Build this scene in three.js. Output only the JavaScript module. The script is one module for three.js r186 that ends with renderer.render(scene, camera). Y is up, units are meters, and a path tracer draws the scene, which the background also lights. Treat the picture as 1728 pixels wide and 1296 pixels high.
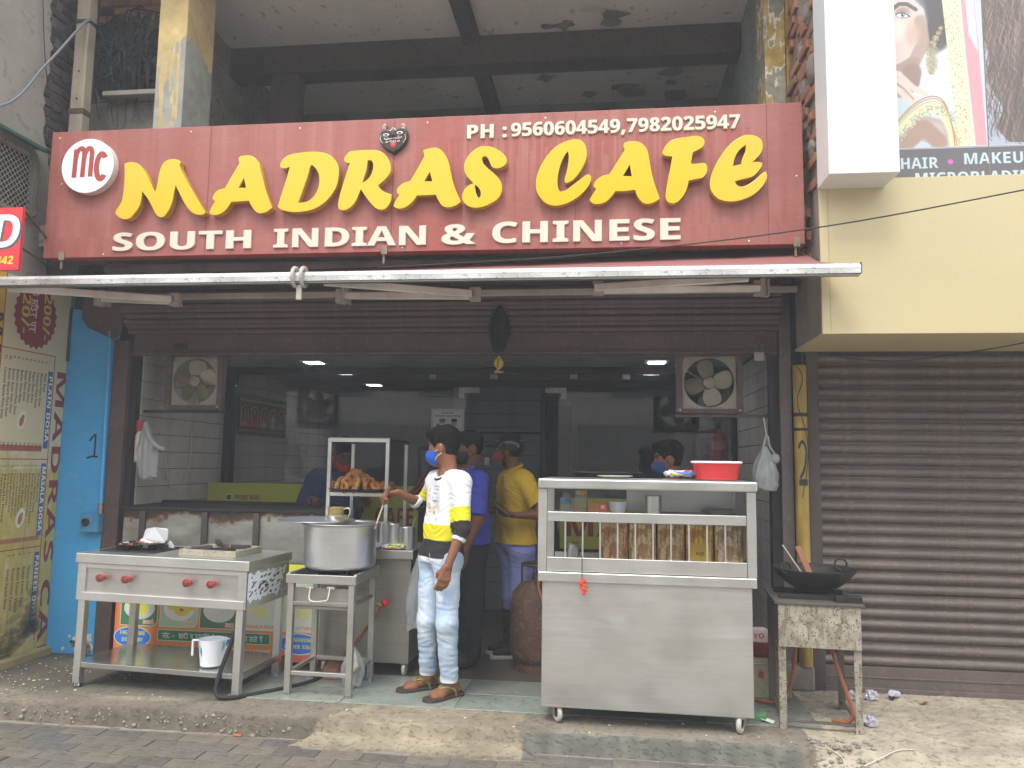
import * as THREE from 'three';
import { mergeGeometries, mergeVertices, toCreasedNormals } from 'three/addons/utils/BufferGeometryUtils.js';
import { RoundedBoxGeometry } from 'three/addons/geometries/RoundedBoxGeometry.js';
import { TextGeometry } from 'three/addons/geometries/TextGeometry.js';
import { FontLoader } from 'three/addons/loaders/FontLoader.js';
import { ImprovedNoise } from 'three/addons/math/ImprovedNoise.js';
import { RectAreaLightUniformsLib } from 'three/addons/lights/RectAreaLightUniformsLib.js';

// ---------------------------------------------------------------- camera, sky, sun, exposure
const scene = new THREE.Scene();
const D2R = Math.PI / 180;
const camera = new THREE.PerspectiveCamera(52.99, 4 / 3, 0.05, 1500);
camera.rotation.order = 'YXZ';
camera.position.set(0, 1.46, 5.5);
camera.rotation.set(5.9 * D2R, 6.95 * D2R, 0.85 * D2R);
const renderer = new THREE.WebGLRenderer({ antialias: true });
renderer.setSize(1024, 768);
renderer.toneMapping = THREE.LinearToneMapping;
renderer.toneMappingExposure = 2.5;
renderer.shadowMap.enabled = true;
const perlin = new ImprovedNoise();
{ // bright, even monsoon overcast
  const W = 256, H = 128, d = new Float32Array(W * H * 4);
  for (let j = 0; j < H; j++) for (let i = 0; i < W; i++) {
    const el = ((j + 0.5) / H - 0.5) * Math.PI, az = (i / W) * 2 * Math.PI, s = Math.max(0, Math.sin(el));
    const cx = Math.cos(el) * Math.cos(az), cz = Math.cos(el) * Math.sin(az);
    const n = perlin.noise(cx * 2.2 + 7, s * 3, cz * 2.2) * 0.5 + perlin.noise(cx * 5, s * 6 + 3, cz * 5) * 0.25;
    const L = 0.98 * (1 + 2 * s) / 3 * (1 + 0.12 * n) + 0.42, k = (j * W + i) * 4;
    d[k] = L * 0.965; d[k + 1] = L * 0.99; d[k + 2] = L * 1.03; d[k + 3] = 1;
  }
  const sky = new THREE.DataTexture(d, W, H, THREE.RGBAFormat, THREE.FloatType);
  sky.mapping = THREE.EquirectangularReflectionMapping; sky.magFilter = sky.minFilter = THREE.LinearFilter; sky.needsUpdate = true;
  scene.background = sky; scene.environment = sky;
  scene.fog = new THREE.FogExp2(0xe2e6ea, 0.0085); // damp, smoky monsoon air
}
const sun = new THREE.DirectionalLight(0xfff8f0, 0.9);
sun.position.set(-3, 14, 8); sun.target.position.set(-1, 1, 0); scene.add(sun, sun.target);
sun.castShadow = true; sun.shadow.radius = 34; sun.shadow.mapSize.set(2048, 2048);
Object.assign(sun.shadow.camera, { left: -8, right: 8, top: 8, bottom: -8, near: 0.5, far: 40 });
RectAreaLightUniformsLib.init();

// a small stroke script for the devanagari words: unit boxes, headline at y = 0
const DV = { 'क': [[.5,0,.5,1],[.5,.45,.2,.3,.08,.5,.2,.7,.5,.58],[.5,.45,.85,.32,.98,.55,.82,.8]], 'र': [[.25,0,.35,.15,.6,.28,.32,.5,.68,.95]], 'प': [[.2,0,.2,.4,.42,.58,.72,.55],[.72,0,.72,1]], 'न': [[.75,0,.75,1],[.75,.5,.3,.5,.2,.6,.32,.66]], 'ट': [[.5,0,.5,.14,.18,.42,.25,.85,.7,.95,.85,.7]], 'श': [[.82,0,.82,1],[.2,.08,.5,.2,.25,.45,.5,.5,.45,.95],[.5,.5,.82,.5]], 'द': [[.5,0,.5,.2,.2,.38,.32,.68,.62,.6,.72,.95]], 'व': [[.75,0,.75,1],[.75,.3,.4,.25,.2,.5,.4,.75,.75,.68]], 'ब': [[.75,0,.75,1],[.75,.3,.4,.25,.2,.5,.4,.75,.75,.68],[.3,.35,.7,.62]], 'य': [[.8,0,.8,1],[.2,.05,.42,.2,.22,.42,.4,.68,.8,.62]], 'ज': [[.75,0,.75,1],[.75,.42,.35,.38,.2,.68,.45,.85]], 'त': [[.7,0,.7,1],[.7,.4,.35,.4,.2,.65,.32,.92]], 'ह': [[.5,0,.5,.14,.25,.28,.62,.4,.3,.55,.7,.7,.5,.97]], 'ड': [[.5,0,.5,.14,.2,.26,.5,.42,.75,.65,.42,.95,.2,.78]], 'अ': [[.85,0,.85,1],[.12,.1,.42,.18,.2,.4,.46,.58,.12,.86],[.42,.46,.85,.46]], 'ा': [[.3,0,.3,1]], 'ो': [[.3,0,.3,1],[.3,0,.1,-.2,-.1,-.26]], 'े': [[-.25,0,-.4,-.2,-.6,-.26]], 'ै': [[-.25,0,-.4,-.2,-.6,-.26],[-.25,0,-.3,-.24,-.5,-.36]], 'ी': [[.3,0,.3,1],[.3,0,.1,-.25,-.3,-.25,-.45,0]], 'ि': [[.2,0,.2,1],[.2,0,.35,-.25,.75,-.25,.95,0]], 'ु': [[-.35,1,-.55,1.15,-.35,1.25,-.1,1.15]], 'ं': [[-.32,-.2,-.28,-.2]], 'ॉ': [[.3,0,.3,1],[.1,-.22,.3,-.1,.5,-.22]], 'ँ': [[-.3,0,-.2,-.2,-.05,-.24]] };
const DW = { 'ा': .45, 'ो': .45, 'े': 0, 'ै': 0, 'ी': .45, 'ि': .42, 'ु': 0, 'ं': 0, 'ॉ': .45, 'ँ': 0 };
function devanagari(g, text, x, y, h, lw) { // letters in visual order, spaces break the headline
  g.lineWidth = lw; g.lineCap = 'round'; g.lineJoin = 'round'; let px = x, wx = x; const line = () => { if (px > wx) { g.beginPath(); g.moveTo(wx, y); g.lineTo(px, y); g.stroke(); } };
  for (const ch of text) { if (ch === ' ') { line(); px += h * 0.5; wx = px; continue; } if (ch === '-') { g.beginPath(); g.moveTo(px, y + h * 0.5); g.lineTo(px + h * 0.6, y + h * 0.5); g.stroke(); px += h; wx = px; continue; } for (const s of DV[ch] || []) { g.beginPath(); g.moveTo(px + s[0] * h * 0.8, y + s[1] * h); for (let i = 2; i < s.length; i += 2) g.lineTo(px + s[i] * h * 0.8, y + s[i + 1] * h); g.stroke(); } px += (DW[ch] ?? 0.95) * h * 0.8; } line(); return px;
}
// ---------------------------------------------------------------- helpers
function rng(seed) { let s = seed >>> 0; return () => { s = (s + 0x6d2b79f5) >>> 0; let t = Math.imul(s ^ (s >>> 15), 1 | s); t = (t + Math.imul(t ^ (t >>> 7), 61 | t)) ^ t; return ((t ^ (t >>> 14)) >>> 0) / 4294967296; }; }
const V = (x, y, z) => new THREE.Vector3(x, y, z);
const lerp = (a, b, t) => a + (b - a) * t, clamp = (v, a = 0, b = 1) => Math.min(b, Math.max(a, v));
const sstep = (a, b, v) => { const t = clamp((v - a) / (b - a)); return t * t * (3 - 2 * t); };
function hash(i, j, s) { let h = Math.imul(i, 374761393) + Math.imul(j, 668265263) + Math.imul(s, 1442695041); h = Math.imul(h ^ (h >>> 13), 1274126177); return ((h ^ (h >>> 16)) >>> 0) / 4294967296; }
function vnoise(x, y, per, s) { // periodic value noise
  const i = Math.floor(x), j = Math.floor(y), fx = x - i, fy = y - j, u = fx * fx * (3 - 2 * fx), v = fy * fy * (3 - 2 * fy);
  const m = (a) => ((a % per) + per) % per;
  return lerp(lerp(hash(m(i), m(j), s), hash(m(i + 1), m(j), s), u), lerp(hash(m(i), m(j + 1), s), hash(m(i + 1), m(j + 1), s), u), v);
}
function fbm(u, v, per, s, oct = 4) { let a = 0.5, t = 0, n = 0; for (let o = 0; o < oct; o++) { t += a * vnoise(u * per, v * per, per, s + o * 17); n += a; a *= 0.5; per *= 2; } return t / n; }
function tex(px, S, fn, colour = true, py = px, Sy = S) { // S: metres per repeat; fn(u, v) -> linear-ish sRGB 0..1 triple
  const d = new Uint8Array(px * py * 4);
  for (let j = 0; j < py; j++) for (let i = 0; i < px; i++) {
    const c = fn(i / px, j / py), k = (j * px + i) * 4;
    if (typeof c === 'number') d[k] = d[k + 1] = d[k + 2] = clamp(c) * 255; else { d[k] = clamp(c[0]) * 255; d[k + 1] = clamp(c[1]) * 255; d[k + 2] = clamp(c[2]) * 255; }
    d[k + 3] = 255;
  }
  const t = new THREE.DataTexture(d, px, py); t.wrapS = t.wrapT = THREE.RepeatWrapping; t.magFilter = THREE.LinearFilter; t.minFilter = THREE.LinearMipmapLinearFilter; t.generateMipmaps = true;
  t.repeat.set(1 / S, 1 / Sy); if (colour) t.colorSpace = THREE.SRGBColorSpace; t.needsUpdate = true; return t;
}
function canvasTex(w, h, draw) {
  const c = document.createElement('canvas'); c.width = w; c.height = h; const g = c.getContext('2d'); draw(g, w, h);
  const t = new THREE.CanvasTexture(c); t.colorSpace = THREE.SRGBColorSpace; t.anisotropy = 8; return t;
}
const mix3 = (a, b, t) => [lerp(a[0], b[0], t), lerp(a[1], b[1], t), lerp(a[2], b[2], t)];
const S = (hex) => [(hex >> 16 & 255) / 255, (hex >> 8 & 255) / 255, (hex & 255) / 255];
function mat(hex, roughness = 0.8, o = {}) { return new THREE.MeshStandardMaterial({ color: hex, roughness, side: THREE.DoubleSide, ...o }); }
// patchy material: base and second tone mixed by coarse + fine noise, grain relief
const bumpCache = {}, toneCache = {};
const bucket = (v) => (v < 0.4 ? 0.3 : v < 0.75 ? 0.6 : v < 1.25 ? 1 : v < 1.9 ? 1.5 : 2.2);
function bumpTex(size, seed) { const b = bucket(size), key = b + '_' + seed % 2; return bumpCache[key] ??= tex(256, b, (u, v) => fbm(u, v, Math.round(24 * Math.max(1, b)), seed % 2 + 3, 4), false); }
function toneTex(size, spots, seed) { const b = bucket(size), key = b + '_' + (spots ? 1 : 0) + seed % 2; return toneCache[key] ??= tex(256, b, (u, v) => { const n = fbm(u, v, Math.round(4 * Math.max(1, b)), seed % 2 + 20, 5), f = (hash(u * 256 | 0, v * 256 | 0, 9) - 0.5) * 0.06; let c = 1 - 0.15 * clamp((n - 0.35) * 2.2); if (spots) { const m = fbm(u, v, Math.round(34 * Math.max(1, b)), 91, 4); c *= 1 - 0.2 * sstep(0.66, 0.74, m); c *= 1 + 0.08 * sstep(0.34, 0.28, m); } return clamp(c * 0.94 + f); }); }
function patchy(a, b, { size = 1, per = 4, k = 0.6, grain = 0.06, rough = 0.85, bump = 0.002, seed = 1, px = 256, metal = 0, spots = 0, spotHex = 0x222222, sx = 1 } = {}) {
  const A = S(a), B = S(b), Q = S(spotHex); const m = new THREE.MeshStandardMaterial({ roughness: rough, metalness: metal, side: THREE.DoubleSide });
  if (px <= 256) { m.map = toneTex(size, spots, seed); m.color.set(a).lerp(new THREE.Color(b), 0.3).multiplyScalar(1.22); }
  else m.map = tex(px, size, (u, v) => {
    const n = fbm(u * sx, v, per, seed, 5), f = hash(u * px | 0, v * px | 0, seed + 5) - 0.5;
    let c = mix3(A, B, clamp((n - 0.5) * 2.6 * k + 0.5 * k + 0.1));
    if (spots) { const q = fbm(u, v, per * 9, seed + 90, 4), t0 = 0.62 + (0.3 - spots) * 0.5; c = mix3(c, Q, 0.5 * sstep(t0, t0 + 0.07, q)); }
    return [c[0] + f * grain, c[1] + f * grain, c[2] + f * grain];
  });
  if (bump) { m.bumpMap = bumpTex(size, seed); m.bumpScale = bump; }
  return m;
}
// uv in metres by the axis each face looks along
function uvm(g) {
  if (g.userData.keepUV) return g;
  const n = g.index ? g.toNonIndexed() : g, p = n.attributes.position, uv = new Float32Array(p.count * 2), a = V(), b = V(), c = V(), e = V();
  for (let i = 0; i < p.count; i += 3) {
    a.fromBufferAttribute(p, i); b.fromBufferAttribute(p, i + 1); c.fromBufferAttribute(p, i + 2);
    e.crossVectors(b.clone().sub(a), c.clone().sub(a)); const x = Math.abs(e.x), y = Math.abs(e.y), z = Math.abs(e.z);
    [a, b, c].forEach((q, k) => { const w = x > y && x > z ? [q.z, q.y] : y > z ? [q.x, q.z] : [q.x, q.y]; uv.set(w, (i + k) * 2); });
  }
  n.setAttribute('uv', new THREE.BufferAttribute(uv, 2)); n.userData.keepUV = true; return n;
}
function clean(g) { const o = g.index ? g.toNonIndexed() : g; for (const k of Object.keys(o.attributes)) if (!['position', 'normal', 'uv'].includes(k)) o.deleteAttribute(k); if (!o.attributes.normal) o.computeVertexNormals(); return o; }
function mesh(name, geo, m, parent) {
  let g = Array.isArray(geo) ? mergeGeometries(geo.map((q) => clean(uvm(q)))) : geo;
  if (!Array.isArray(geo) && !g.userData.keepUV) g = uvm(g);
  const o = new THREE.Mesh(g, m); o.name = name; o.castShadow = o.receiveShadow = true; if (parent) parent.add(o); return o;
}
const used = {};
function numbered(n) { if (!(n in used)) { used[n] = 0; return n; } used[n]++; return n + '_' + String(used[n]).padStart(3, '0'); }
function tag(o, label, category, group) { o.name = numbered(o.name); o.userData.label = label; o.userData.category = category; if (group) o.userData.group = group; scene.add(o); return o; }
function thing(name, label, category, x = 0, y = 0, z = 0, turn = 0, group) { const o = new THREE.Group(); o.name = name; o.position.set(x, y, z); o.rotation.y = turn; return tag(o, label, category, group); }
function struct(name, geo, m) { const o = mesh(name, geo, m); o.userData.kind = 'structure'; scene.add(o); return o; }
const T = (g, x = 0, y = 0, z = 0) => { g.translate(x, y, z); return g; };
const box = (w, h, d, x = 0, y = 0, z = 0) => T(new THREE.BoxGeometry(w, h, d), x, y, z);                      // centred
const bx = (x0, x1, y0, y1, z0, z1) => box(x1 - x0, y1 - y0, z1 - z0, (x0 + x1) / 2, (y0 + y1) / 2, (z0 + z1) / 2); // by extents
const rb = (w, h, d, r, x = 0, y = 0, z = 0, s = 2) => T(new RoundedBoxGeometry(w, h, d, s, r), x, y, z);
const rx = (x0, x1, y0, y1, z0, z1, r = 0.004) => rb(x1 - x0, y1 - y0, z1 - z0, r, (x0 + x1) / 2, (y0 + y1) / 2, (z0 + z1) / 2);
const cyl = (r0, r1, h, x = 0, y = 0, z = 0, n = 24, open = false) => T(new THREE.CylinderGeometry(r0, r1, h, n, 1, open), x, y, z);
function rod(a, b, r, n = 10, r2 = r) { const d = b.clone().sub(a), g = new THREE.CylinderGeometry(r2, r, d.length(), n); g.applyQuaternion(new THREE.Quaternion().setFromUnitVectors(V(0, 1, 0), d.normalize())); return T(g, (a.x + b.x) / 2, (a.y + b.y) / 2, (a.z + b.z) / 2); }
const tube = (pts, r, n = 40, m = 8, closed = false) => new THREE.TubeGeometry(new THREE.CatmullRomCurve3(pts.map((p) => V(...p)), closed, 'catmullrom', 0.5), n, r, m, closed);
const lathe = (pts, n = 36) => new THREE.LatheGeometry(pts.map((p) => new THREE.Vector2(...p)), n);
const rot = (g, x = 0, y = 0, z = 0) => { if (x) g.rotateX(x); if (y) g.rotateY(y); if (z) g.rotateZ(z); return g; };
function plane(w, h, x, y, z, ry = 0, rxx = 0) { const g = new THREE.PlaneGeometry(w, h); if (rxx) g.rotateX(rxx); if (ry) g.rotateY(ry); g.translate(x, y, z); g.userData.keepUV = true; return g; }
function shapeOf(flat) { // [x, y, corner, ...] -> smooth between corners
  const P = []; for (let i = 0; i < flat.length; i += 3) P.push({ x: flat[i], y: flat[i + 1], c: flat[i + 2] });
  let s = P.findIndex((p) => p.c); const out = []; const closed = s < 0; if (closed) s = 0;
  const Q = P.slice(s).concat(P.slice(0, s)); let seg = [];
  const flush = () => { if (seg.length < 2) return; const c = new THREE.CatmullRomCurve3(seg.map((p) => V(p.x, p.y, 0)), false, 'centripetal'); const n = seg.length === 2 ? 1 : seg.length * 3; for (let i = 0; i < n; i++) { const q = c.getPoint(i / n); out.push(new THREE.Vector2(q.x, q.y)); } };
  if (closed) { const c = new THREE.CatmullRomCurve3(Q.map((p) => V(p.x, p.y, 0)), true, 'centripetal'); return c.getPoints(Q.length * 3).map((q) => new THREE.Vector2(q.x, q.y)).slice(0, -1); }
  Q.push(Q[0]); seg = [Q[0]]; for (let i = 1; i < Q.length; i++) { seg.push(Q[i]); if (Q[i].c) { flush(); seg = [Q[i]]; } } return out;
}
function poly(pts, depth, bevel = 0) { const s = new THREE.Shape(pts.map((p) => p.isVector2 ? p : new THREE.Vector2(p[0], p[1]))); return new THREE.ExtrudeGeometry(s, { depth, bevelEnabled: !!bevel, bevelSize: bevel, bevelThickness: bevel, bevelSegments: 2, steps: 1 }); }
// surface of a distance field on a grid (naive surface nets)
function nets(f, lo, hi, h, colour) {
  const n = [0, 1, 2].map((i) => Math.ceil((hi[i] - lo[i]) / h) + 1), [nx, ny, nz] = n, F = new Float32Array(nx * ny * nz), id = (i, j, k) => i + nx * (j + ny * k);
  for (let K = 0; K < nz; K += 4) for (let Jj = 0; Jj < ny; Jj += 4) for (let I = 0; I < nx; I += 4) {
    const c = f(lo[0] + (I + 1.5) * h, lo[1] + (Jj + 1.5) * h, lo[2] + (K + 1.5) * h), far = Math.abs(c) > 6 * h + 0.03;
    for (let k = K; k < Math.min(nz, K + 4); k++) for (let j = Jj; j < Math.min(ny, Jj + 4); j++) for (let i = I; i < Math.min(nx, I + 4); i++) F[id(i, j, k)] = far ? c : f(lo[0] + i * h, lo[1] + j * h, lo[2] + k * h);
  }
  const vi = new Int32Array(nx * ny * nz).fill(-1), P = [], idx = [];
  const E = [[0, 1], [2, 3], [4, 5], [6, 7], [0, 2], [1, 3], [4, 6], [5, 7], [0, 4], [1, 5], [2, 6], [3, 7]];
  for (let k = 0; k < nz - 1; k++) for (let j = 0; j < ny - 1; j++) for (let i = 0; i < nx - 1; i++) {
    const c = []; let m = 0; for (let q = 0; q < 8; q++) { const v = F[id(i + (q & 1), j + (q >> 1 & 1), k + (q >> 2))]; c.push(v); if (v < 0) m++; }
    if (m === 0 || m === 8) continue; let x = 0, y = 0, z = 0, t = 0;
    for (const [a, b] of E) if ((c[a] < 0) !== (c[b] < 0)) { const s = c[a] / (c[a] - c[b]); x += lerp(a & 1, b & 1, s); y += lerp(a >> 1 & 1, b >> 1 & 1, s); z += lerp(a >> 2, b >> 2, s); t++; }
    vi[id(i, j, k)] = P.length / 3; P.push(lo[0] + (i + x / t) * h, lo[1] + (j + y / t) * h, lo[2] + (k + z / t) * h);
  }
  for (let k = 1; k < nz - 1; k++) for (let j = 1; j < ny - 1; j++) for (let i = 1; i < nx - 1; i++) {
    const a = F[id(i, j, k)] < 0, q = (w, o) => { if (w.some((v) => v < 0)) return; idx.push(...(o ? [w[0], w[1], w[2], w[0], w[2], w[3]] : [w[0], w[2], w[1], w[0], w[3], w[2]])); };
    if (a !== F[id(i + 1, j, k)] < 0) q([vi[id(i, j - 1, k - 1)], vi[id(i, j, k - 1)], vi[id(i, j, k)], vi[id(i, j - 1, k)]], a);
    if (a !== F[id(i, j + 1, k)] < 0) q([vi[id(i - 1, j, k - 1)], vi[id(i - 1, j, k)], vi[id(i, j, k)], vi[id(i, j, k - 1)]], a);
    if (a !== F[id(i, j, k + 1)] < 0) q([vi[id(i - 1, j - 1, k)], vi[id(i, j - 1, k)], vi[id(i, j, k)], vi[id(i - 1, j, k)]], a);
  }
  const N = new Float32Array(P.length), C = colour ? new Float32Array(P.length) : null, e = h * 0.6;
  for (let i = 0; i < P.length; i += 3) {
    const x = P[i], y = P[i + 1], z = P[i + 2]; let gx = f(x + e, y, z) - f(x - e, y, z), gy = f(x, y + e, z) - f(x, y - e, z), gz = f(x, y, z + e) - f(x, y, z - e); const l = Math.hypot(gx, gy, gz) || 1;
    N[i] = gx / l; N[i + 1] = gy / l; N[i + 2] = gz / l; if (C) { const q = colour(x, y, z); C[i] = q[0]; C[i + 1] = q[1]; C[i + 2] = q[2]; }
  }
  const g = new THREE.BufferGeometry(); g.setAttribute('position', new THREE.Float32BufferAttribute(P, 3)); g.setAttribute('normal', new THREE.BufferAttribute(N, 3));
  g.setAttribute('uv', new THREE.BufferAttribute(new Float32Array(P.length / 3 * 2), 2)); if (C) g.setAttribute('color', new THREE.BufferAttribute(C, 3)); g.setIndex(idx); g.userData.keepUV = true; return g;
}
const smin = (a, b, k) => { const h = Math.max(k - Math.abs(a - b), 0) / k; return Math.min(a, b) - h * h * k * 0.25; };
function cap(px, py, pz, a, b, ra, rb2) { const bx_ = b.x - a.x, by = b.y - a.y, bz = b.z - a.z, ax = px - a.x, ay = py - a.y, az = pz - a.z; const l = bx_ * bx_ + by * by + bz * bz || 1e-9; const t = clamp((ax * bx_ + ay * by + az * bz) / l); return Math.hypot(ax - bx_ * t, ay - by * t, az - bz * t) - (ra + (rb2 - ra) * t); }
const font = await new FontLoader().loadAsync('fonts/droid/droid_sans_bold.typeface.json');
function glyph(ch, size, depth, bevel = 0) { const g = new TextGeometry(ch, { font, size, depth, curveSegments: 5, bevelEnabled: !!bevel, bevelSize: bevel, bevelThickness: bevel, bevelSegments: 1 }); g.computeBoundingBox(); return g; }
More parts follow.
